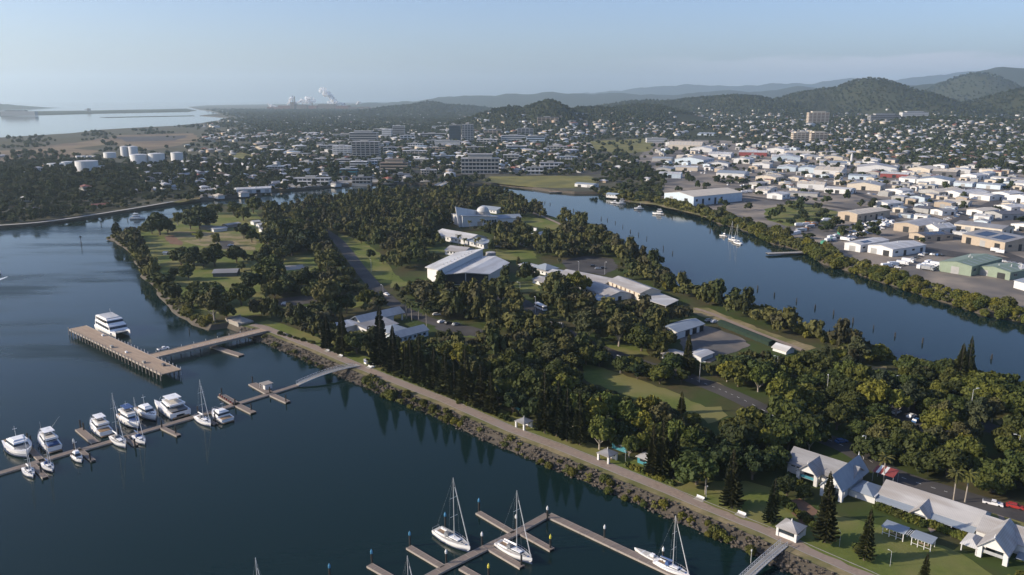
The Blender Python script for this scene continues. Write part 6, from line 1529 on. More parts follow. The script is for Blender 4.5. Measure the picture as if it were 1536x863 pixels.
TL = ['tall white storage tank, left of the touching pair at the back', 'tall white storage tank, right of the touching pair at the back', 'large white storage tank left of the two broad domed ones', 'large white storage tank, the broad one in the middle', 'white storage tank standing apart at the right end', 'squat white tank behind the front ones', 'low white tank at the left end of the tank farm', 'low white tank second from the left end', 'widest white storage tank in front', 'tiny white tank touching the widest one']
for i, (px, py, wpx, hpx) in enumerate(TANKS):
    p = at(px, py); dist = p.y; r_ = wpx / 2 / F * dist; h = hpx / F * dist * 1.02
    t = thing('storage_tank', TL[i] if i < 10 else '%s small white tank in the row of four' % ['leftmost', 'second', 'third', 'rightmost'][i - 10], 'tank', p, 0, 'white tanks on the left headland')
    MB().cone(0, 0, -4, h * .93, r_, r_, 28).build('shell', m_white, t); MB().cone(0, 0, h * .93, h, r_ * 1.01, r_ * .15, 28).build('roof', m_rwhite, t)
    if i < 10:
        b = MB()
        for k in range(12): an = 2.6 + k * .14; b.box(r_ * math.cos(an) * 1.02 - .3, r_ * math.cos(an) * 1.02 + .3, r_ * math.sin(-an) * 1.02 - .3, r_ * math.sin(-an) * 1.02 + .3, h * .93 * k / 12, h * .93 * k / 12 + .5)
        b.build('stair', m_steel, t)
    TOWN_OCC.append((p.x - 2, p.y - 14, r_ + 20))
# refinery far off, with steam
def far_block(t, nm, px0, px1, py0, py1, dist, depth, m):
    x0 = (px0 - CX) / F * dist; x1 = (px1 - CX) / F * dist; z0 = H + (HOR - py0) / F * dist; z1 = H + (HOR - py1) / F * dist
    MB((-t.location.x, -t.location.y, -t.location.z)).box(x0, x1, dist - depth / 2, dist + depth / 2, z0, z1).build(nm, m, t)
RD = 8200; rx = (490 - CX) / F * RD
rf_ = thing('alumina_refinery', 'distant brownish refinery with stacks giving off steam on the skyline', 'refinery', (rx, RD, 0))
for (a, b_, c, d) in [(412, 428, 165, 160), (428, 446, 165, 158), (446, 452, 164, 153), (455, 470, 165, 157), (472, 484, 165, 158), (486, 512, 165, 156), (512, 530, 165, 158), (530, 560, 165, 159.5), (560, 578, 166, 161)]: far_block(rf_, 'plant_block', a, b_, c, d, RD, 120, m_rbrown if (a % 4) else m_rred)
for (x, y) in ((448, 144), (450.5, 145), (462, 153), (476, 152), (416, 157), (508, 152), (523, 154)): far_block(rf_, 'stack', x - .5, x + .5, 164, y, RD, 12, m_rbrown)
SMOKE = [((412, 155), (426, 163), 4.0), ((441, 157), (449, 146), 4.0), ((452, 154), (476, 151), 6.4), ((505, 152), (528, 159), 5.6), ((494, 137), (514, 154), 7.2), ((541, 157), (546, 153), 2.8)]
# signal mast and white tower on the hills
def mast(label, px, py, ytop, r_, m, name='radio_mast', cat='mast'):
    p = at(px, py); dist = p.y; h = (py - ytop) / F * dist
    t = thing(name, label, cat, p); MB().cone(0, 0, -5, h * .85, r_, r_ * .8, 10).build('shaft', m, t); MB().cone(0, 0, h * .85, h, r_ * .5, r_ * .2, 8).build('top', m, t)
mast('white tower on the wooded hill behind the town', 820, 152, 141, 2.6, m_white, 'lookout_tower', 'tower'); mast('thin mast on the ridge left of the white tower', 795, 156, 136, .8, m_steel); mast('thin mast on the slope right of the white tower', 876, 157, 144, .7, m_steel)
mast('white water tower among the far right sheds', 1277, 243, 230, 2.4, m_white, 'water_tower', 'tower')
# coal wharf on the far spit
cw = thing('coal_wharf', 'distant dark wharf block on the sand spit at the far left', 'wharf', G(28, 174, 2)); dd = cw.location.y
MB().box(-26 / F * dd, 24 / F * dd, 0, 40, 0, 6.5 / F * dd).build('stockpile_shed', m_wgrey, cw); MB().box(-20 / F * dd, 10 / F * dd, 5, 35, 6.5 / F * dd, 8 / F * dd).build('conveyor', m_rdark, cw)
cw = thing('ship_loader', 'tiny dark ship loader standing on the sand spit', 'crane', G(133, 168, 2)); dd = cw.location.y
MB().box(-2 / F * dd, 2 / F * dd, 0, 15, 0, 5 / F * dd).build('tower', m_rdark, cw); MB().box(-6 / F * dd, 3 / F * dd, 4, 9, 3 / F * dd, 3.7 / F * dd).build('boom', m_rdark, cw)
# ================================================================ foliage meshes
def crown_np(seed, lobes, n, size, jit=.55, drop=.25, inner=.78):
    """leaf clumps over the outside of a group of lobes; returns quads"""
    g = np.random.default_rng(seed); L = np.array(lobes, float)          # cx cy cz rx ry rz
    wgt = L[:, 3] * L[:, 5]; ch = g.choice(len(L), n * 3, p=wgt / wgt.sum())
    d = g.normal(size=(n * 3, 3)); d /= np.linalg.norm(d, axis=1)[:, None]
    d[:, 2] = np.where(d[:, 2] < -drop, -d[:, 2], d[:, 2])
    rad = g.uniform(.80, 1.14, (n * 3, 1))
    p = L[ch, :3] + d * L[ch, 3:] * rad
    keep = np.ones(len(p), bool)
    for i in range(len(L)):
        q = (p - L[i, :3]) / L[i, 3:]; ins = (np.einsum('ij,ij->i', q, q) < inner ** 2) & (ch != i); keep &= ~ins
    p = p[keep][:n]; d = d[keep][:n]; m = len(p)
    nr = d + g.normal(size=(m, 3)) * jit; nr /= np.linalg.norm(nr, axis=1)[:, None]
    a = np.cross(nr, g.normal(size=(m, 3))); a /= np.linalg.norm(a, axis=1)[:, None]; bb = np.cross(nr, a)
    s = size * g.uniform(.6, 1.3, (m, 1)); s2 = s * g.uniform(.6, 1.0, (m, 1))
    v = np.stack([p - a * s - bb * s2 * .6, p + a * s * .7 - bb * s2, p + a * s + bb * s2 * .6, p - a * s * .6 + bb * s2], 1).reshape(-1, 3)
    f = np.arange(m * 4).reshape(-1, 4)
    # a smaller dark body inside each lobe, so that the crown is not see-through everywhere
    cv = []; cf = []
    for l_ in L:
        b0 = len(v) + len(cv) * 1
        ring = 7
        for zi, (zz, rr) in enumerate(((-.75, .45), (-.2, .78), (.35, .72), (.72, .35))):
            for k in range(ring):
                an = 6.2832 * k / ring + zi * .4; w_ = g.uniform(.8, 1.05)
                cv.append((l_[0] + l_[3] * rr * w_ * math.cos(an), l_[1] + l_[4] * rr * w_ * math.sin(an), l_[2] + l_[5] * zz))
        for zi in range(3):
            for k in range(ring):
                kk = (k + 1) % ring; cf.append((b0 + zi * ring + k, b0 + zi * ring + kk, b0 + (zi + 1) * ring + kk, b0 + (zi + 1) * ring + k))
        cf.append((b0 + 3 * ring, b0 + 3 * ring + 2, b0 + 3 * ring + 4, b0 + 3 * ring + 5))
    return np.vstack([v, np.array(cv)]), np.vstack([f, np.array(cf)])
def lobes_dome(g, r, z, h, k, tall=False):
    L = [(0, 0, z + h * .48, r * .55, r * .55, h * .42)]
    for i in range(k):
        an = 6.2832 * i / k + g.uniform(-.4, .4); q = r * g.uniform(.42, .78); s = r * g.uniform(.26, .50)
        L.append((q * math.cos(an), q * math.sin(an), z + h * g.uniform(.22, .68), s, s, h * g.uniform(.18, .34)))
    for i in range(3 if not tall else 5):
        an = g.uniform(0, 6.28); q = r * g.uniform(.1, .4); s = r * g.uniform(.28, .42); L.append((q * math.cos(an), q * math.sin(an), z + h * g.uniform(.62, .82), s, s, h * g.uniform(.18, .28)))
    return L
def limbs(b, r, z, h, tr, g, n=5):
    b.tube((0, 0, -.4), (g.uniform(-.2, .2), g.uniform(-.2, .2), z + h * .12), tr, tr * .7, 7)
    for i in range(n):
        an = 6.28 * i / n + g.uniform(-.4, .4); q = r * g.uniform(.35, .6)
        b.tube((0, 0, z * .75), (q * math.cos(an), q * math.sin(an), z + h * g.uniform(.25, .5)), tr * .5, tr * .15, 5)
PROTO = {}
def tree_proto(key, name, r, z, h, k, leaf, bark, n, size, seed, tall=False, jit=.55):
    g = random.Random(seed); t = thing(name, 'tree', 'tree', (0, 0, 0))
    b = MB(); limbs(b, r, z, h, r * .055 + .12, g); b.build('trunk', bark, t)
    v, f = crown_np(seed, lobes_dome(g, r, z, h, k, tall), n, size, jit)
    o = npmesh('crown', v, f, leaf); o.parent = t
    PROTO[key] = [t, False, r, z + h]; return t
tree_proto('dome1', 'broadleaf_tree', 6.6, 2.2, 8.0, 7, m_leaf, m_bark, 1100, .62, 1); tree_proto('dome2', 'broadleaf_tree', 5.6, 2.4, 8.5, 6, m_leaf, m_bark, 1000, .58, 2)
tree_proto('dome3', 'broadleaf_tree', 7.6, 2.0, 7.6, 8, m_leaf, m_bark, 1300, .62, 3); tree_proto('dark1', 'broadleaf_tree', 6.8, 2.0, 9.4, 7, m_leafd, m_bark, 1200, .62, 4)
tree_proto('dark2', 'broadleaf_tree', 5.8, 2.2, 8.4, 6, m_leafd, m_bark, 1000, .58, 5); tree_proto('light1', 'broadleaf_tree', 5.6, 2.6, 9.2, 6, m_leafl, m_palebark, 900, .58, 6, True, .7)
tree_proto('light2', 'broadleaf_tree', 4.8, 3.0, 9.8, 5, m_leafl, m_palebark, 800, .55, 7, True, .7); tree_proto('grey1', 'broadleaf_tree', 5.2, 3.4, 8.6, 6, m_leafg, m_palebark, 800, .55, 8, True, .75)
tree_proto('grey2', 'broadleaf_tree', 4.4, 3.2, 7.2, 5, m_leafg, m_palebark, 650, .52, 9, True, .75)
LOOK = {'dome1': 'olive domed tree', 'dome2': 'olive round tree', 'dome3': 'broad olive tree', 'dark1': 'large dark green tree', 'dark2': 'dark green tree', 'light1': 'pale green tree', 'light2': 'tall pale green tree', 'grey1': 'grey-green gum tree', 'grey2': 'small grey-green gum tree'}
def pine_proto(key, h, r, seed):
    g = np.random.default_rng(seed); t = thing('norfolk_pine', 'pine', 'pine tree', (0, 0, 0))
    MB().tube((0, 0, -.4), (0, 0, h * .97), .38, .06, 7).build('trunk', m_bark, t)
    vs = []; tiers = int(h / .62)
    for i in range(tiers):
        k = i / (tiers - 1); z = h * (.07 + .92 * k); rr = r * (1 - k) ** .78 * (.9 + .2 * g.random()) + .18; nb = 9 if k < .6 else 7
        for j in range(nb):
            if g.random() < .12: continue
            an = 6.2832 * j / nb + i * 1.1 + g.uniform(-.15, .15); c, s = math.cos(an), math.sin(an); L = rr * g.uniform(.8, 1.1)
            for q in range(3):
                u0, u1 = L * (q / 3 + .02), L * (q + 1.15) / 3; w0 = .42 * (1 - .18 * q) * min(1, rr / 1.5 + .3); zz = [0, -.10, -.02, .18]
                z0 = z + zz[q] * L * .6; z1 = z + zz[q + 1] * L * .6; tl = g.uniform(-.35, .35)
                vs += [(u0 * c - w0 * s, u0 * s + w0 * c, z0 + tl * w0), (u0 * c + w0 * s, u0 * s - w0 * c, z0 - tl * w0), (u1 * c + w0 * .8 * s, u1 * s - w0 * .8 * c, z1 - tl * w0), (u1 * c - w0 * .8 * s, u1 * s + w0 * .8 * c, z1 + tl * w0)]
                if q: vs += [(u0 * c, u0 * s, z0 - .35), (u1 * c, u1 * s, z1 - .3), (u1 * c, u1 * s, z1 + .3), (u0 * c, u0 * s, z0 + .3)]
    v = np.array(vs); o = npmesh('crown', v, np.arange(len(v)).reshape(-1, 4), m_pine); o.parent = t
    PROTO[key] = [t, False, r, h]
pine_proto('pine1', 22, 3.5, 21); pine_proto('pine2', 20, 3.2, 22); pine_proto('pine3', 12, 2.6, 23)
def palm_proto(key, h, seed):
    g = random.Random(seed); t = thing('palm_tree', 'palm', 'palm tree', (0, 0, 0))
    b = MB(); b.tube((0, 0, -.3), (.15, .05, h * .5), .24, .19, 7).tube((.15, .05, h * .5), (.1, .2, h), .19, .16, 7); b.build('trunk', m_palebark, t)
    vs = []
    for i in range(26):
        an = g.uniform(0, 6.28); c, s = math.cos(an), math.sin(an); L = g.uniform(2.0, 2.9); up = g.uniform(-.5, 1.0); pr = (0, h); w_ = .38
        for q in range(1, 5):
            u = L * q / 4; z = h + up * u * .9 - .22 * u * u
            for sd in (-1, 1):
                vs += [(.1 + pr[0] * c, .2 + pr[0] * s, pr[1]), (.1 + u * c, .2 + u * s, z), (.1 + u * c - sd * w_ * s, .2 + u * s + sd * w_ * c, z - .28), (.1 + pr[0] * c - sd * w_ * s, .2 + pr[0] * s + sd * w_ * c, pr[1] - .25)]
            pr = (u, z)
    v = np.array(vs); o = npmesh('crown', v, np.arange(len(v)).reshape(-1, 4), m_palm); o.parent = t
    PROTO[key] = [t, False, 2.8, h + 1]
palm_proto('palm1', 9.5, 31); palm_proto('palm2', 7.5, 32)
TREES = []       # (object, look, px, py)
def plant(key, x, y, s=1.0, z=IZ, sz=1.0, group='trees in the park', rz=None):
    pr = PROTO[key]
    if not pr[1]: o = pr[0]; pr[1] = True
    else: o = copy_tree(pr[0])
    o.location = (x, y, z); o.rotation_euler.z = rnd.uniform(0, 6.28) if rz is None else rz; o.scale = (s, s, s * sz); o['group'] = group
    return o
def plant_px(key, px, py, wpx=None, hpx=None, group='trees in the park'):
    p = G(px, py, IZ); dep = p.y * cp + (H - IZ) * sp; pr = PROTO[key]
    s = 1.0 if wpx is None else wpx / F * dep / 2 / pr[2]; sz = 1.0
    if hpx: hh = hpx / F * dep / cp; sz = hh / pr[3] / s
    return plant(key, p.x, p.y, s, IZ, sz, group), s, p

# Norfolk pines: base pixel, top pixel row
PINES = [(491, 524, 470), (515, 533, 466), (570, 551, 459), (591, 559, 486), (617, 567, 505), (630, 577, 500), (650, 584, 518), (669, 592, 528), (699, 602, 520), (722, 613, 543), (737, 621, 556), (817, 650, 548), (850, 662, 578), (870, 668, 583), (899, 650, 590),
         (979, 714, 632), (993, 716, 618), (1010, 718, 640), (1098, 763, 668), (1237, 814, 700), (1156, 786, 710), (1296, 841, 757), (1384, 880, 824), (1437, 584, 514), (1449, 586, 503), (1031, 562, 499), (682, 596, 540), (608, 563, 515), (835, 655, 566), (1022, 620, 585)]
PINEO = []; PINEXY = []
for i, (px, py, ty) in enumerate(PINES):
    hpx = py - ty; key = 'pine1' if hpx > 75 else ('pine2' if hpx > 45 else 'pine3'); p = G(px, py, IZ); dep = p.y * cp + (H - IZ) * sp; pr = PROTO[key]
    hh = hpx / F * dep / cp; s = hh / pr[3]
    o = plant(key, p.x, p.y, s, IZ, 1.0, 'dark conical pines beside the promenade'); PINEO.append((o, 'dark conical pine' if hpx > 60 else 'slender conical pine', px, py)); PINEXY.append((p.x, p.y, s * 2.6)); q_ = rnd.uniform(.82, 1.18); o.scale = (s * q_, s * q_, s); o.rotation_euler.x = rnd.uniform(-.035, .035); o.rotation_euler.y = rnd.uniform(-.035, .035)
PALMS = [(1430, 752, 'palm1'), (1447, 754, 'palm1'), (1325, 726, 'palm1'), (688, 368, 'palm2'), (697, 371, 'palm2'), (719, 371, 'palm2'), (705, 343, 'palm2'), (724, 343, 'palm2'), (733, 346, 'palm2'), (752, 350, 'palm2'), (757, 352, 'palm2'), (610, 478, 'palm1'), (618, 482, 'palm1'), (628, 480, 'palm1'),
         (640, 490, 'palm1'), (1058, 742, 'palm2'), (714, 374, 'palm2'), (742, 362, 'palm2'), (520, 338, 'palm2'), (496, 342, 'palm2'), (664, 452, 'palm1'), (676, 448, 'palm1')]
PALMO = []
for (px, py, k) in PALMS:
    p = G(px, py, IZ); s = rnd.uniform(.9, 1.1); PALMO.append((plant(k, p.x, p.y, s, IZ, 1, 'palm trees among the buildings'), 'tall fan palm' if k == 'palm1' else 'short fan palm', px, py))

# west park trees, measured one by one: x, base y, crown width, kind
WEST = [(240, 353, 42, 'dark1'), (228, 351, 24, 'dark2'), (252, 352, 24, 'dome2'), (300, 344, 44, 'dark1'), (286, 344, 26, 'dark2'), (314, 343, 26, 'dark2'), (267, 339, 15, 'light2'), (326, 322, 15, 'dome2'), (351, 324, 22, 'dark2'), (365, 331, 26, 'dome1'), (380, 320, 24, 'dome2'), (272, 398, 34, 'dark1'), (291, 399, 36, 'dark1'), (283, 404, 20, 'grey1'), (322, 400, 36, 'dark2'), (306, 402, 22, 'dark2'),
        (355, 394, 32, 'dark1'), (262, 419, 18, 'dark2'), (283, 420, 24, 'dome2'), (254, 430, 20, 'dark2'), (294, 441, 24, 'dome1'), (318, 454, 48, 'dome3'), (289, 460, 26, 'dome2'), (308, 462, 28, 'dome1'), (322, 484, 44, 'grey1'), (340, 478, 30, 'dome1'), (362, 458, 42, 'dark1'), (376, 440, 34, 'dark2'), (366, 358, 24, 'dark2'), (378, 364, 20, 'dome2'), (300, 363, 13, 'light2'), (325, 370, 15, 'light2'), (372, 393, 12, 'dome2'), (363, 406, 12, 'dome2'),
        (407, 420, 46, 'dome1'), (392, 404, 30, 'dark2'), (438, 384, 30, 'dark1'), (425, 392, 22, 'dark2'), (404, 376, 28, 'grey1'), (420, 360, 40, 'dark1'), (446, 356, 36, 'dome1'), (460, 376, 40, 'dark1'), (497, 412, 46, 'dome1'), (480, 424, 34, 'dome3'), (503, 402, 28, 'dome1'), (478, 450, 40, 'dark1'), (490, 472, 46, 'grey1'), (520, 470, 32, 'dark2'), (548, 458, 30, 'dome1'), (452, 436, 34, 'dark2'), (430, 440, 34, 'dark1'), (412, 448, 34, 'dome1'),
        (555, 388, 14, 'dome2'), (575, 396, 14, 'dome2'), (530, 360, 16, 'dark2'), (542, 366, 14, 'dark2'), (552, 366, 14, 'dark2'),
        (1009, 560, 40, 'dome1'), (932, 560, 34, 'dark1'), (990, 576, 36, 'dome1'), (1022, 576, 24, 'dark2'), (865, 440, 30, 'light1'), (875, 444, 28, 'light1'), (832, 448, 34, 'grey1'), (846, 444, 28, 'dark2'), (962, 527, 50, 'dark1'), (990, 532, 46, 'dome1'), (928, 520, 42, 'grey1'), (880, 516, 44, 'grey1'),
        (795, 600, 60, 'dark1'), (835, 590, 60, 'dark1'), (770, 590, 50, 'dark2'), (860, 640, 46, 'light1'), (890, 650, 50, 'light1'), (910, 640, 48, 'light1'), (940, 650, 46, 'light1'), (975, 640, 44, 'light1'), (1010, 678, 46, 'light1'), (1040, 690, 46, 'light1'), (930, 668, 46, 'dark1'), (1060, 690, 40, 'dark1'), (1110, 690, 60, 'dark2'), (805, 630, 44, 'dark1'), (770, 622, 40, 'dark2'),
        (1185, 650, 70, 'dome1'), (1215, 665, 60, 'dome1'), (1255, 645, 56, 'dome1'), (1170, 625, 54, 'light1'), (1310, 690, 56, 'dome3'), (1375, 690, 60, 'dome1'), (1420, 715, 60, 'dome1'), (1490, 725, 60, 'dome3'), (1530, 715, 50, 'dome1'), (1350, 690, 50, 'dome2'), (1525, 660, 50, 'dome1'), (1180, 745, 34, 'dark2'), (1205, 752, 30, 'dark2')]
TXY = []
for (px, py, wp, k) in WEST:
    o, s, p = plant_px(k, px, py, wp); TREES.append((o, LOOK[k], px, py)); TXY.append((p.x, p.y, s * PROTO[k][2]))

# what the photograph shows uncovered: nothing may stand in front of it
VIS = [[(640, 402), (676, 381), (725, 370), (738, 384), (760, 390), (758, 405), (735, 418), (706, 428), (676, 424), (660, 412)], [(655, 345), (690, 338), (716, 347), (740, 356), (735, 364), (705, 370), (672, 368)], [(688, 314), (705, 318), (728, 312), (738, 316), (770, 330), (766, 335), (745, 336), (694, 340)],
       [(720, 307), (735, 304), (758, 310), (745, 314), (722, 313)], [(797, 342), (801, 338), (822, 343), (820, 350), (808, 356)], [(783, 392), (803, 396), (812, 388), (826, 388), (846, 402), (838, 408), (806, 402)], [(803, 424), (816, 410), (830, 413), (820, 424)],
       [(843, 403), (856, 400), (922, 416), (915, 426), (885, 418)], [(886, 432), (890, 420), (930, 436), (940, 448), (915, 452), (900, 446)], [(917, 416), (930, 412), (982, 436), (980, 446), (962, 449), (916, 428)], [(968, 453), (985, 440), (1018, 453), (1000, 463)],
       [(1000, 490), (1042, 476), (1054, 486), (1054, 497), (1030, 504)], [(1028, 508), (1058, 500), (1108, 508), (1118, 518), (1065, 536), (1038, 530)], [(1003, 524), (1026, 518), (1060, 526), (1055, 536), (1020, 538)], [(1072, 478), (1085, 477), (1155, 506), (1150, 513)],
       [(505, 482), (520, 470), (560, 467), (596, 456), (600, 484), (578, 488), (575, 505), (545, 498)], [(600, 500), (640, 486), (655, 497), (640, 510), (605, 512)], [(1180, 705), (1190, 668), (1268, 690), (1292, 680), (1300, 705), (1325, 722), (1335, 715), (1480, 770), (1545, 790), (1545, 855), (1480, 850), (1460, 815), (1330, 768), (1255, 755), (1200, 735)],
       [(1322, 785), (1345, 782), (1408, 805), (1405, 828), (1322, 805)], [(774, 628), (786, 620), (802, 632), (800, 646), (772, 644)], [(895, 680), (911, 668), (932, 680), (930, 696), (895, 694)], [(1160, 795), (1186, 778), (1212, 796), (1210, 815), (1160, 812)], [(484, 343), (498, 345), (546, 410), (563, 428), (548, 430), (505, 370)],
       [(1015, 568), (1050, 572), (1110, 595), (1112, 612), (1075, 612), (1040, 590)], [(1470, 742), (1545, 748), (1545, 790), (1500, 775), (1455, 762)], [(1045, 463), (1060, 462), (1150, 497), (1225, 520), (1205, 528), (1120, 505)], [(1336, 612), (1384, 622), (1380, 636), (1350, 628)], [(800, 458), (820, 458), (818, 474), (804, 474)], [(950, 688), (975, 690), (970, 704), (950, 698)], [(755, 598), (795, 602), (790, 614), (760, 612)],
       [(1286, 690), (1300, 690), (1300, 706), (1290, 706)]] + CLEAR[:]
VIS += [[(408, 301), (455, 290), (456, 304), (412, 307)], [(490, 285), (518, 280), (519, 291), (491, 297)], [(614, 281), (638, 280), (638, 286), (614, 287)], [(332, 305), (400, 298), (402, 304), (338, 309)]]
isl_poly = ISLAND_PX
WESTLAWN = [(196, 352), (250, 330), (330, 306), (400, 308), (400, 345), (398, 400), (396, 462), (340, 500), (280, 480), (236, 425)]
def foot(o):
    pts = [o.matrix_world @ Vector(c) for k in o.children if k.type == 'MESH' and k.name.split('.')[0] in ('roof', 'wall', 'slab', 'wing_roof', 'porch_roof') for c in k.bound_box]
    if not pts: return None
    us = [(p.x - p.y) * .70711 for p in pts]; vs = [(p.x + p.y) * .70711 for p in pts]; return min(us), max(us), min(vs), max(vs)
bpy.context.view_layer.update()
FEET = [f for f in (foot(o) for o in COL.objects if o.parent is None and o.type == 'EMPTY' and o.location.y < 1000) if f]
def blocked(x, y, r, top):
    u, v = (x - y) * .70711, (x + y) * .70711
    for (a, b_, c, d) in FEET:
        if a - r * .55 < u < b_ + r * .55 and c - r * .55 < v < d + r * .55: return True
    for P, hw in ROADS:
        for i in range(len(P) - 1):
            if abs(P[i][0] - x) + abs(P[i][1] - y) < 60 and segdist((x, y), P[i], P[i + 1]) < hw + r * .25: return True
    return False
def covers(x, y, r, top, zb=IZ):
    pts = [(x, y, zb + .5), (x, y, zb + top * .97), (x - r * .9, y, zb + top * .5), (x + r * .9, y, zb + top * .5), (x - r * .7, y, zb + top * .8), (x + r * .7, y, zb + top * .8), (x, y, zb + top * .5), (x - r * .7, y, zb + top * .2), (x + r * .7, y, zb + top * .2)]
    for q in pts:
        px, py = PX(*q)
        for P in VIS:
            if inpoly(px, py, P): return True
    return False
inner = offs(prom, 5.5)
def seaward_of(x, y):
    bi = min(range(len(inner) - 1), key=lambda i: segdist((x, y), inner[i], inner[i + 1]))
    a, c = inner[bi], inner[bi + 1]; t = c - a
    return segdist((x, y), a, c) < 60 and (t.x * (y - a.y) - t.y * (x - a.x)) < 0
cells = {}
def free(x, y, r):
    ci, cj = int(x // 16), int(y // 16)
    for i in range(ci - 1, ci + 2):
        for j in range(cj - 1, cj + 2):
            for (a, b_, q) in cells.get((i, j), ()):
                if math.hypot(a - x, b_ - y) < (q + r) * .60: return False
    return True
def occupy(x, y, r): cells.setdefault((int(x // 16), int(y // 16)), []).append((x, y, r))
for (a, b_, q) in TXY: occupy(a, b_, q)
for (a, b_, q) in PINEXY: occupy(a, b_, q)
CAND = []
for it in range(30000):
    x, y = rnd.uniform(-340, 330), rnd.uniform(170, 1040)
    px, py = PX(x, y, IZ)
    if px < 150 or px > 1620 or py > 900: continue
    if not inpoly(px, py, isl_poly) or inpoly(px, py, WESTLAWN): continue
    if seaward_of(x, y): continue
    k = rnd.random()
    if px > 1120 and py > 560: key = 'dome1' if k < .3 else 'dome3' if k < .55 else 'dome2' if k < .7 else 'light1' if k < .8 else 'grey1' if k < .9 else 'dark2'
    elif py < 345: key = 'dome2' if k < .3 else 'dark2' if k < .55 else 'grey2' if k < .7 else 'dome1' if k < .85 else 'light2'
    else: key = ('dark1', 'dark2', 'dome1', 'dome2', 'grey1', 'dome3', 'light1')[min(6, int(k * 7.2))]
    s = rnd.uniform(.62, 1.08); r = PROTO[key][2] * s; top = PROTO[key][3] * s
    if not free(x, y, r): continue
    for shrink in (1.0, .7, .45):
        if not blocked(x, y, r * shrink, top * shrink) and not covers(x, y, r * shrink, top * shrink):
            CAND.append((key, x, y, s * shrink, px, py)); occupy(x, y, r * shrink); break
CAND.sort(key=lambda c: c[2] - 9 * c[3] * PROTO[c[0]][2])
NIND = 300 - len(WEST)
for (key, x, y, s, px, py) in CAND[:NIND]:
    TREES.append((plant(key, x, y, s), ('small ' if s < .55 else '') + LOOK[key].replace('small ', ''), px, py))
for k_, pr in list(PROTO.items()):
    if not pr[1] and k_ in LOOK:
        for q in list(pr[0].children): bpy.data.objects.remove(q)
        bpy.data.objects.remove(pr[0])
# the rest of the park wood, beyond counting
def merged(name, items, label, cat, m, tpl, tints):
    """one mesh of many crowns: items = (x, y, z, sx, sz, template)"""
    V_, F_, T_ = [], [], []; off = 0; g = np.random.default_rng(5)
    by = {}
    for it in items: by.setdefault(it[5], []).append(it)
    for k, L in by.items():
        tv, tf = tpl[k]; A_ = np.array([l_[:5] for l_ in L], float); n_ = len(A_); an = g.uniform(0, 6.2832, n_)
        c, s = np.cos(an)[:, None], np.sin(an)[:, None]
        x = (tv[None, :, 0] * c - tv[None, :, 1] * s) * A_[:, 3:4] + A_[:, 0:1]; y = (tv[None, :, 0] * s + tv[None, :, 1] * c) * A_[:, 3:4] + A_[:, 1:2]; z = tv[None, :, 2] * A_[:, 4:5] + A_[:, 2:3]
        V_.append(np.stack([x, y, z], -1).reshape(-1, 3)); F_.append((tf[None] + (np.arange(n_) * len(tv))[:, None, None]).reshape(-1, tf.shape[1]) + off); off += n_ * len(tv)
        tc = np.array(tints)[g.integers(0, len(tints), n_)] * g.uniform(.75, 1.25, (n_, 1)); T_.append(np.repeat(tc, len(tv), 0))
    o = npmesh(name, np.vstack(V_), np.vstack(F_), m, np.vstack(T_))
    return tag(o, label, cat, kind='stuff')
TPL = {}
for i, (r, z, h, k, n_, sz) in enumerate([(1.0, .3, 1.25, 5, 130, .17), (1.0, .25, 1.05, 6, 130, .17), (1.0, .45, 1.7, 4, 120, .16)]):
    TPL[i] = crown_np(40 + i, lobes_dome(random.Random(40 + i), r, z, h, k), n_, sz, .5)
for i in range(3):
    TPL[10 + i] = crown_np(50 + i, [(0, 0, .75, .8, .8, .7), (.35, .2, .6, .55, .55, .5), (-.35, -.1, .55, .5, .5, .45)], 26, .36, .45)
TINT = [(.060, .064, .022), (.045, .055, .020), (.075, .075, .026), (.040, .046, .018), (.090, .088, .030), (.058, .055, .028)]
rest = [(x, y, IZ, s * PROTO[k][2], s * PROTO[k][3] / 1.5, rnd.choice([0, 1, 2])) for (k, x, y, s, px, py) in CAND[NIND:]]
if rest: merged('park_woodland', rest, 'mixed green woodland filling the far half of the park', 'woodland', m_tree_far, TPL, TINT)
print('island trees', len(CAND) + len(WEST), 'individual', NIND + len(WEST))

# low shrubs in the park
def shrub_proto(key, name, r, h, leaf, seed, n=220):
    g = random.Random(seed); v, f = crown_np(seed, [(0, 0, h * .42, r * .75, r * .75, h * .5), (r * .4, r * .2, h * .4, r * .5, r * .5, h * .42), (-r * .4, r * .1, h * .36, r * .5, r * .5, h * .4), (0, -r * .45, h * .34, r * .5, r * .5, h * .36)], n, .32, .6)
    b = MB(); t = thing(name, 'x', 'shrub'); b.tube((0, 0, -.5), (0, 0, h * .4), .12, .06, 5).tube((0, 0, -.1), (r * .3, .1, h * .4), .07, .04, 5).build('stem', m_bark, t)
    o = npmesh('foliage', v, f, leaf); o.parent = t
    PROTO[key] = [t, False, r, h]
shrub_proto('shrub1', 'garden_shrub', 1.3, 1.6, m_leaf, 61); shrub_proto('shrub2', 'garden_shrub', 1.0, 1.2, m_leafl, 62)
SHRUB = []
def shrub_row(x0, y0, x1, y1, n_, key, s0=.7, s1=1.2):
    for i in range(n_):
        k = (i + rnd.uniform(-.25, .25)) / max(1, n_ - 1); px = x0 + (x1 - x0) * k; py = y0 + (y1 - y0) * k; p = G(px, py, IZ)
        SHRUB.append((plant(key, p.x, p.y, rnd.uniform(s0, s1), IZ, 1, 'garden shrubs'), 'yellow-green garden shrub' if key == 'shrub2' else 'dark garden shrub', px, py))
shrub_row(1318, 764, 1383, 789, 13, 'shrub1', 1, 1.4); shrub_row(1394, 789, 1452, 812, 12, 'shrub2', 1.1, 1.6); shrub_row(575, 557, 764, 632, 30, 'shrub1', .6, 1.2); shrub_row(940, 700, 1010, 728, 10, 'shrub2', .8, 1.3); shrub_row(1182, 714, 1216, 744, 5, 'shrub1', .8, 1.3)
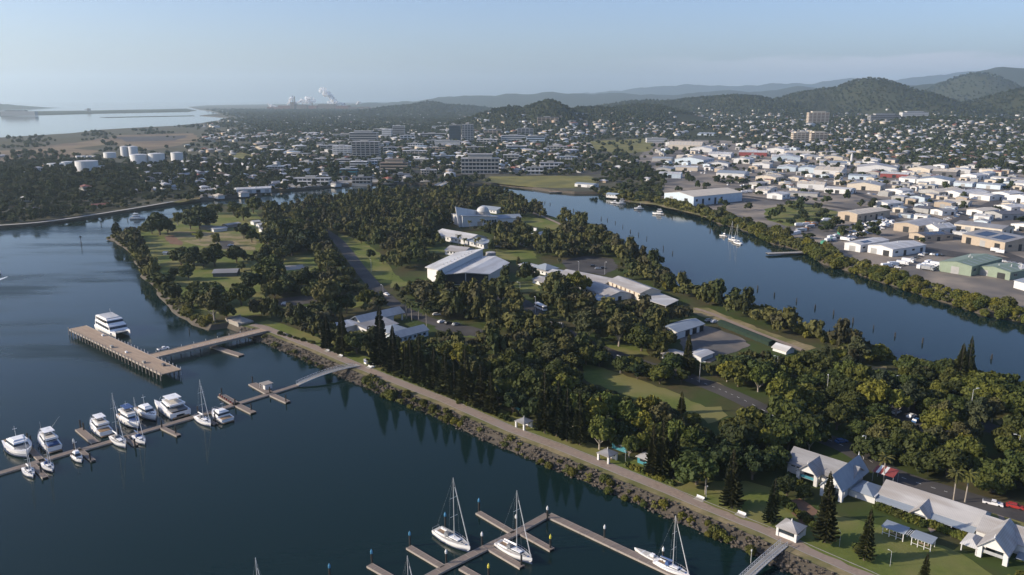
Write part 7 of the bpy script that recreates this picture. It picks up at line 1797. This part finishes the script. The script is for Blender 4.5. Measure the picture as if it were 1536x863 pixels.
shrub_row(690, 606, 790, 628, 8, 'shrub2', .8, 1.2); shrub_row(420, 502, 470, 516, 8, 'shrub1'); shrub_row(1165, 748, 1220, 790, 8, 'shrub1', .9, 1.5); shrub_row(1285, 825, 1288, 828, 2, 'shrub1')

# mangroves on the banks
shrub_proto('mang1', 'mangrove_bush', 3.0, 4.4, m_mang, 71, 420); shrub_proto('mang2', 'mangrove_bush', 2.4, 3.2, m_mang, 72, 340); shrub_proto('mang3', 'mangrove_bush', 3.6, 5.6, m_mang, 73, 480)
for k in ('mang1', 'mang2', 'mang3'): PROTO[k][0]['category'] = 'mangrove'
MC = []
def mang_line(pts, step, rows_, inward, s0, s1, zb=.2, skip=0.0, out=1.0):
    P = [G(x, y, 0).xy for x, y in pts]
    for i in range(len(P) - 1):
        a, c = P[i], P[i + 1]; L = (c - a).length; d = (c - a) / max(L, 1e-6); n_ = Vector((-d.y, d.x)) * inward
        for k in range(max(1, int(L / step))):
            for r_ in range(rows_):
                if rnd.random() < skip: continue
                p = a + d * ((k + rnd.random()) * step) + n_ * (r_ * step * .8 + rnd.uniform(-1, 1.5) - out)
                px, py = PX(p.x, p.y, 0)
                key = rnd.choice(['mang1', 'mang2', 'mang3', 'mang1']); s = rnd.uniform(s0, s1)
                if covers(p.x, p.y, PROTO[key][2] * s * .8, PROTO[key][3] * s * .9, zb): continue
                MC.append((key, p.x, p.y, s, zb + min(2.4, r_ * 1.0), px, py))
mang_line(MAIN_LO[MAIN_LO.index((905, 291)):-1], 5.5, 4, 1, .8, 1.7, .2, 0, 4.0)
mang_line(MAIN_LO[18:23], 7, 1, 1, .4, .7)
mang_line(ISL_R[3:25], 5.5, 3, 1, .7, 1.3, .2, 0, 3.0)
mang_line(ISL_R[25:], 7, 2, 1, .7, 1.2)
mang_line(ISL_W[:-1], 4.6, 2, 1, .6, 1.15)
mang_line([(396, 510), (441, 533), (484, 552), (520, 562)], 4, 1, 1, .25, .6, 0, .25)
mang_line([(545, 574), (575, 592), (640, 620), (709, 648), (730, 655)], 3.4, 2, 1, .35, .85, 0, .1)
mang_line([(740, 660), (813, 697), (853, 713), (903, 732), (953, 757), (1013, 780), (1063, 803), (1140, 832)], 3.6, 2, 1, .2, .6, 0, .25)
for (px, py, s) in [(812, 694, .5), (822, 702, .4), (856, 711, .5), (868, 714, .35), (907, 725, .8), (916, 733, .5), (955, 752, .6), (965, 756, .5), (982, 764, .4), (996, 767, .4), (1023, 778, .7), (1036, 784, .6), (1072, 800, .9), (1082, 806, .8), (1062, 804, .5), (1100, 812, .3), (1171, 806, .3), (780, 672, .5), (760, 664, .5)]:
    p = G(px, py, .3); MC.append((rnd.choice(['mang1', 'mang2']), p.x, p.y, s, .1, px, py))
MC.sort(key=lambda c: math.hypot(c[1], c[2]) / c[3])
MANG = []
for (key, x, y, s, z, px, py) in MC[:300]: MANG.append((plant(key, x, y, s, z, 1, 'mangrove bushes along the banks'), 'small mangrove bush' if s < .6 else 'large mangrove bush' if s > 1.0 else 'mangrove bush', px, py))
rest = [(x, y, z, s * PROTO[k][2], s * PROTO[k][3] / 1.5, rnd.choice([0, 1])) for (k, x, y, s, z, px, py) in MC[300:]]
if rest: merged('mangrove_thicket', rest, 'dense mangrove thicket along the far river banks', 'mangroves', m_tree_far, TPL, [(.115, .112, .032), (.09, .09, .028), (.075, .080, .026)])
print('mangroves', len(MC))
# ================================================================ the town: houses and trees of the mainland
MAINPX = MAIN_LO + [(2600, 560), (2600, 149), (-800, 149), (-800, 420)]
SEAPX = [(-900, 245), (-500, 232), (0, 209), (110, 202), (150, 197), (200, 194), (260, 191), (300, 187), (330, 182), (345, 177.5), (330, 171), (318, 167), (283, 161), (310, 158.5), (310, 148), (-900, 148)]
def zone(px, py, h):
    """chance of a house, chance of a tree"""
    px0_ = px
    px = px + 38 * np.sin(py * .31 + px * .02) + 22 * np.sin(py * .83 + 1.7); ho = np.full(px.shape, .01); tr = np.full(px.shape, .55)
    def put(mask, a, b_): ho[mask] = a; tr[mask] = b_
    put((px > 1000) & (py < 262), .50, .66)
    put((px > 1150) & (py < 178), .34, .78)
    put((px > 700) & (px <= 1000) & (py >= 196), .46, .56)
    put((px > 700) & (px <= 1000) & (py < 196), .16, .84)
    put((px > 330) & (px <= 700) & (py >= 200), .46, .58)
    put((px > 330) & (px <= 700) & (py < 200), .16, .80)
    put((px > 330) & (px <= 700) & (py < 172), .04, .8)
    put((px <= 330), .02, .42); put((px <= 330) & (py < 234), .005, .06); put((px <= 330) & (py > 248), .05, .93); put((px > 240) & (px <= 540) & (py > 240) & (py < 290), .55, .72)
    put((px > 885) & (px < 1010) & (py > 205) & (py < 238), .03, .3)
    put((px > 715) & (px < 905) & (py > 262), .02, .05)
    put((px > 760) & (px < 905) & (py > 228) & (py < 263), .5, .5); put((px > 905) & (px < 985) & (py > 255), .02, .85); put((px > 520) & (px < 720) & (py > 262), .25, .6)
    put(h > 40, .07, .95); put(h > 62, 0.0, .98)
    px = px0_; I_ = inpoly_np(px, py, INDZ); put(I_, 0.0, .11)
    for P in FIELDS: put(inpoly_np(px, py, P), 0.0, .012)
    px = px0_; put(inpoly_np(px, py, FIELDS[5]), 0.0, .3); put(inpoly_np(px, py, FIELDS[3]), 0.0, .0); put(inpoly_np(px, py, FIELDS[1]), 0.0, .09)
    return ho, tr
def scatter(ymin, ymax, sp_):
    ys = np.arange(ymin, ymax, sp_); X, Y = [], []
    for y in ys:
        xs = np.arange(-.70 * y - 30, .70 * y + 30, sp_); X.append(xs); Y.append(np.full(xs.shape, y))
    X = np.concatenate(X); Y = np.concatenate(Y); X = X + nrg.uniform(-.38, .38, X.shape) * sp_; Y = Y + nrg.uniform(-.38, .38, Y.shape) * sp_
    dep = Y * cp - (LAND - H) * sp; px = CX + F * X / dep; py = CY - F * (Y * sp + (LAND - H) * cp) / dep
    ok = inpoly_np(px, py, MAINPX) & ~inpoly_np(px, py, SEAPX)
    # keep clear of the water's edge by a few metres
    py2 = CY - F * ((Y - 9) * sp + (LAND - H) * cp) / ((Y - 9) * cp - (LAND - H) * sp); ok &= inpoly_np(px, py2, MAINPX)
    return X[ok], Y[ok], px[ok], py[ok]
HC = []
for (a, b_, s_) in ((640, 2600, 25), (2600, 5400, 30)):
    X, Y, px, py = scatter(a, b_, s_); h = relief(X, Y); ho, tr = zone(px, py, h); k = nrg.random(X.shape) < ho
    X, Y, px, py, h = X[k], Y[k], px[k], py[k], h[k]
    for i in range(len(X)):
        if Y[i] < 2600 and (occupied(X[i], Y[i], 8) or any(math.hypot(X[i] - o_[0], Y[i] - o_[1]) < o_[2] + 8 for o_ in TOWN_OCC)): continue
        HC.append((X[i], Y[i], LAND + h[i], px[i], py[i]))
bad = []
for q, hw in MROADS:
    for i in range(len(q) - 1): bad.append((q[i], q[i + 1], hw + 5))
HC = [c for c in HC if c[1] > 2400 or not any(abs(a[0] - c[0]) < 120 and abs(a[1] - c[1]) < 120 and segdist(c, a, b_) < w_ for a, b_, w_ in bad)]
HC.sort(key=lambda c: math.hypot(c[0], c[1]))
RT = [('white', (.54, .54, .54)), ('white', (.48, .48, .49)), ('pale grey', (.36, .36, .37)), ('pale grey', (.32, .33, .34)), ('grey', (.26, .26, .27)), ('cream', (.42, .37, .30)), ('red tiled', (.26, .10, .07)), ('dark', (.09, .09, .10)), ('blue-grey', (.22, .28, .34)), ('brown', (.17, .12, .09))]
RW = [4, 4, 5, 5, 5, 3, 2, 3, 4, 3]
WT = [('white', (.55, .55, .54)), ('cream', (.45, .40, .32)), ('tan', (.38, .29, .21)), ('grey', (.34, .34, .34))]
m_hw = {}
for nm, c in WT: m_hw[nm] = mat('house_wall_' + nm, c, tuple(v * .85 for v in c), .4, .8)
m_hr = {}
for nm, c in RT: m_hr.setdefault(nm, mat('house_roof_' + nm.replace(' ', '_').replace('-', '_'), c, tuple(v * .8 for v in c), .4, .65))
HP = {}
HOUSES = []
def house_proto(form, rn, wn):
    t = thing('house', 'house', 'house', (0, 0, 0), 0, 'houses of the town across the water')
    L, W, h, rs = [(14, 9, 3.0, 2.2), (11, 10, 3.2, 2.4), (17, 8, 3.0, 1.9), (12, 9, 5.8, 2.2)][form]
    MB().box(-L / 2, L / 2, -W / 2, W / 2, -1.5, h).build('wall', m_hw[wn], t)
    b = MB()
    if form in (0, 1, 3): hip_roof(b, -L / 2, L / 2, -W / 2, W / 2, h + .2, h + rs, .6)
    else: gable_roof(b, -L / 2, L / 2, W / 2, h + .05, h + rs, .6); b.extr_x([(-W / 2, h), (W / 2, h), (0, h + rs - .3)], -L / 2 + .05, L / 2 - .05)
    b.build('roof', m_hr[rn], t)
    b = MB()
    for s in (-1, 1):
        for i in range(4):
            x = -L * .38 + i * L * .25
            for z in ([.9] if form != 3 else [.7, 3.6]): b.box(x - .6, x + .6, s * W / 2 - .06, s * W / 2 + .06, z, z + 1.2)
    b.build('window', m_glass, t)
    return t
for (x, y, z, px, py) in HC[:300]:
    form = rnd.choice([0, 0, 1, 1, 2, 2, 3]); rn = rnd.choices(RT, RW)[0][0]; wn = rnd.choice(['white', 'white', 'cream', 'tan', 'grey'])
    kx = (form, rn, wn)
    if kx not in HP: o = HP[kx] = house_proto(*kx)
    else: o = copy_tree(HP[kx])
    s = rnd.uniform(.8, 1.1); o.location = (x, y, z); o.rotation_euler.z = rnd.choice([A45, -A45]) + rnd.uniform(-.15, .15); o.scale = (s, s, s)
    HOUSES.append((o, '%s roofed %shouse' % (rn, 'two-storey ' if form == 3 else ''), px, py))
# farther houses, past counting
hv_, hf_, ht_ = [], [], []
def house_tpl(L, W, h, rs):
    o_ = .6; v = [(-L / 2, -W / 2, -2), (L / 2, -W / 2, -2), (L / 2, W / 2, -2), (-L / 2, W / 2, -2), (-L / 2, -W / 2, h), (L / 2, -W / 2, h), (L / 2, W / 2, h), (-L / 2, W / 2, h),
                  (-L / 2 - o_, -W / 2 - o_, h), (L / 2 + o_, -W / 2 - o_, h), (L / 2 + o_, W / 2 + o_, h), (-L / 2 - o_, W / 2 + o_, h), (-L / 2 + W * .45, 0, h + rs), (L / 2 - W * .45, 0, h + rs)]
    f = []
    for i in range(4): j = (i + 1) % 4; f += [(i, j, 4 + j), (i, 4 + j, 4 + i)]
    f += [(8, 9, 13), (8, 13, 12), (9, 10, 13), (10, 11, 12), (10, 12, 13), (11, 8, 12)]
    return np.array(v, float), np.array(f), np.array([0] * 8 + [1] * 6)
HT = [house_tpl(14, 9, 3.2, 2.0), house_tpl(11, 10, 3.4, 2.2), house_tpl(18, 9, 3.2, 1.9), house_tpl(13, 10, 6.0, 2.0), house_tpl(26, 16, 6.0, 1.6)]
off = 0
for (x, y, z, px, py) in HC[300:]:
    k = rnd.choices(range(5), [4, 4, 3, 2, 1.2 if px < 1000 else .5])[0]; tv, tf, tm = HT[k]; an = rnd.choice([.7, -.85, .2, 1.2]) + rnd.uniform(-.1, .1); c, s = math.cos(an), math.sin(an); sc_ = rnd.uniform(.85, 1.2)
    v = np.stack([(tv[:, 0] * c - tv[:, 1] * s) * sc_ + x, (tv[:, 0] * s + tv[:, 1] * c) * sc_ + y, tv[:, 2] * sc_ + z], -1)
    rc = np.array(rnd.choices(RT, RW)[0][1]); wc = np.array(rnd.choice(WT)[1])
    hv_.append(v); hf_.append(tf + off); off += len(v); ht_.append(np.where(tm[:, None] == 1, rc[None], wc[None]))
o = npmesh('distant_houses', np.vstack(hv_), np.vstack(hf_), m_far, np.vstack(ht_)); tag(o, 'far suburb of small pale roofed houses reaching to the hills', 'houses', kind='stuff')
print('houses', len(HC))

# trees of the town and the hills
TI = []
for (a, b_, s_, big) in ((640, 1600, 11.5, 1.0), (1600, 2900, 15, 1.1), (2900, 5400, 21, 1.4), (5400, 8200, 34, 1.9)):
    X, Y, px, py = scatter(a, b_, s_); h = relief(X, Y); ho, tr = zone(px, py, h); cl = np.sin(X * .021 + 1.3) * np.sin(Y * .017 + X * .006) + .6 * np.sin(X * .063) * np.sin(Y * .051)
    k = nrg.random(X.shape) < np.clip(tr * (1 + np.where(px > 1000, .75, .45) * cl), 0, 1); flat = (px + 40 * np.sin(py * .4) + 25 * np.sin(py * 1.1 + px * .03) < 318) & (py < 234); k = np.where(flat, (cl > .48) & (nrg.random(X.shape) < .6) & ((tr > .04) | (cl > 1.1)), k)
    X, Y, h = X[k], Y[k], h[k]
    for i in range(len(X)):
        if Y[i] < 2600 and (occupied(X[i], Y[i], 3) or any(math.hypot(X[i] - o_[0], Y[i] - o_[1]) < o_[2] for o_ in TOWN_OCC)): continue
        r = nrg.uniform(2.8, 6.2) * big
        TI.append((X[i], Y[i], LAND + h[i] - .6, r, r * nrg.uniform(.7, 1.15) if big < 2 else r * .4 + 2, int(nrg.integers(0, 3)) + (0 if Y[i] < 1500 else 10)))
for q, hw in MROADS:
    pass
hxy = np.array([(c[0], c[1]) for c in HC[:900]])
TI = [t for t in TI if t[1] > 1350 or not (np.min(np.abs(hxy[:, 0] - t[0]) + np.abs(hxy[:, 1] - t[1])) < 7) and not any(abs(a[0] - t[0]) < 60 and abs(a[1] - t[1]) < 60 and segdist(t, a, b_) < w_ - 3 for a, b_, w_ in bad)]
merged('distant_trees', TI, 'countless dark trees between the houses and over the hills', 'trees', m_tree_far, TPL, [(.034, .046, .018), (.027, .038, .015), (.043, .053, .022), (.050, .056, .022), (.038, .044, .022)])
print('far trees', len(TI))

# ================================================================ steam over the refinery
m_steam = bpy.data.materials.new('steam'); m_steam.use_nodes = True
n = m_steam.node_tree.nodes; l = m_steam.node_tree.links; n.clear()
ou = n.new('ShaderNodeOutputMaterial'); df = n.new('ShaderNodeBsdfDiffuse'); df.inputs['Color'].default_value = (.9, .9, .9, 1); tl = n.new('ShaderNodeBsdfTranslucent'); tl.inputs['Color'].default_value = (.9, .9, .9, 1)
tr_ = n.new('ShaderNodeBsdfTransparent'); m1 = n.new('ShaderNodeMixShader'); m1.inputs[0].default_value = .45; m2 = n.new('ShaderNodeMixShader')
tc = n.new('ShaderNodeTexCoord'); no = n.new('ShaderNodeTexNoise'); no.inputs['Scale'].default_value = .03; no.inputs['Detail'].default_value = 5; l.new(tc.outputs['Object'], no.inputs['Vector'])
mr = n.new('ShaderNodeMapRange'); mr.inputs[1].default_value = .36; mr.inputs[2].default_value = .66; mr.inputs[3].default_value = .06; mr.inputs[4].default_value = .68; l.new(no.outputs[0], mr.inputs[0])
l.new(df.outputs[0], m1.inputs[1]); l.new(tl.outputs[0], m1.inputs[2]); l.new(mr.outputs[0], m2.inputs[0]); l.new(tr_.outputs[0], m2.inputs[1]); l.new(m1.outputs[0], m2.inputs[2]); l.new(m2.outputs[0], ou.inputs['Surface'])
C.cycles.transparent_max_bounces = 24
SL = ['leftmost', 'second from left, small', 'third from left, wide', 'low bright', 'tallest leaning', 'rightmost tiny']
for i, ((x0, y0), (x1, y1), rp) in enumerate(SMOKE):
    b = MB(); g = random.Random(80 + i); P0 = Vector(((x0 - CX) / F * RD, RD - 40, H + (HOR - y0) / F * RD)); P1 = Vector(((x1 - CX) / F * RD, RD - 40, H + (HOR - y1) / F * RD)); k_ = 46
    for q in range(k_):
        t_ = q / (k_ - 1); c = P0.lerp(P1, t_); r = rp / F * RD * (.15 + .38 * (t_ if i not in (3, 4) else 1 - t_)) * g.uniform(.5, 1.15)
        c = c + Vector((g.uniform(-1, 1) * r * 1.3, g.uniform(-1, 1) * r, g.uniform(-1.2, 1.2) * r))
        rings = []
        for a in range(1, 7):
            ph = math.pi * a / 7; rings.append([(c.x + r * math.sin(ph) * math.cos(6.2832 * j / 9), c.y + r * math.sin(ph) * math.sin(6.2832 * j / 9), c.z + r * .85 * math.cos(ph)) for j in range(9)])
        b.loft(rings)
    tag(b.build('steam_plume', m_steam, None, True), '%s white steam plume over the distant refinery' % SL[i], 'steam', 'steam plumes over the refinery')

# ================================================================ names for the repeats
M_ISL = [('domed museum', 730, 325), ('largest white hall', 700, 395), ('arched footbridge', 490, 560), ('timber jetty', 300, 505), ('club building', 560, 485), ('bitumen car park', 885, 398), ('cream walled barn hall', 950, 430), ('depot shed', 1028, 488), ('long green shed', 1115, 492), ('waterfront hall left wing', 1230, 690),
         ('waterfront hall right wing', 1480, 800), ('middle gazebo', 911, 685), ('first gazebo', 786, 635), ('gangway gazebo', 1186, 800), ('picnic shelter', 340, 405), ('west lawn sheds', 325, 340), ('double hipped pavilion', 820, 398), ('twin river pines', 1444, 560), ('blue car at the right', 1375, 630), ('park road grass strip', 550, 390), ('white van at the right', 1422, 645), ('white tall-walled house', 810, 350), ('park office', 826, 484)]
M_MAR = [('three-deck catamaran', 257, 612), ('broad catamaran', 29, 678), ('arched footbridge', 490, 560), ('blue covered cruiser', 196, 636), ('sport fisher', 73, 668), ('tallest masted yacht', 679, 810), ('middle near yacht', 772, 830), ('long bare pontoon', 930, 820), ('dock shed', 398, 578), ('cluttered finger pontoon', 344, 600)]
M_RIV = [('river cruisers', 958, 312), ('two river yachts', 1102, 360), ('twin river pines', 1444, 540), ('long green shed', 1115, 480), ('left harbour cruiser', 207, 328), ('timber jetty', 260, 500), ('museum lawn', 805, 320), ('wharf below the car yard', 1178, 380)]
M_TOWN = [('cream balcony tower', 1227, 186), ('pale apartment pair', 1215, 212), ('hospital', 1345, 182), ('sports stadium hall', 1027, 223), ('yellow field', 810, 270), ('white boathouse', 876, 281), ('stepped balcony apartments', 720, 258), ('tallest tower pair', 692, 210), ('white framed block', 548, 235), ('tank farm', 200, 245), ('long quay shed', 381, 288), ('brown hotel', 591, 256), ('cream riverbank shed', 1040, 300), ('white water tower', 1277, 243), ('road bridge', 662, 275),
          ('big green shed', 1440, 405), ('tan solar shed', 1475, 370), ('tan doorway shed', 1285, 328), ('solar white shed', 1290, 370), ('river park', 1200, 320), ('white lookout tower', 820, 150)]
autolabel(TREES, M_ISL); autolabel(PINEO, M_ISL); autolabel(PALMO, M_ISL); autolabel(SHRUB, M_ISL); autolabel(LAMPO, M_ISL)
autolabel(MANG, [('arched footbridge', 533, 552), ('timber jetty', 350, 485), ('picnic shelter', 340, 405), ('gangway gazebo', 1186, 800), ('middle gazebo', 911, 690), ('first gazebo', 786, 640), ('twin river pines', 1444, 560), ('big green shed', 1440, 405), ('solar white shed', 1290, 375), ('wharf below the car yard', 1178, 380), ('cream walled barn hall', 950, 430), ('long green shed', 1115, 490), ('cream riverbank shed', 1040, 300), ('two river yachts', 1102, 360), ('river cruisers', 958, 312)])
autolabel(PILO, M_MAR); autolabel(TPO, M_RIV); autolabel(WARE, M_TOWN); autolabel(SHOPS, M_TOWN); autolabel(HOUSES, M_TOWN); autolabel(YARD, M_TOWN)

# ================================================================ the air between
m_haze = bpy.data.materials.new('haze'); m_haze.use_nodes = True
n = m_haze.node_tree.nodes; l = m_haze.node_tree.links; n.clear()
ou = n.new('ShaderNodeOutputMaterial'); pv = n.new('ShaderNodeVolumePrincipled')
pv.inputs['Color'].default_value = (.74, .91, 1.0, 1); pv.inputs['Density'].default_value = HAZE; pv.inputs['Anisotropy'].default_value = .42
l.new(pv.outputs[0], ou.inputs['Volume'])
o = MB().box(-30000, 30000, -3000, 30000, -5.0, 900).build('haze', m_haze); tag(o, kind='stuff')
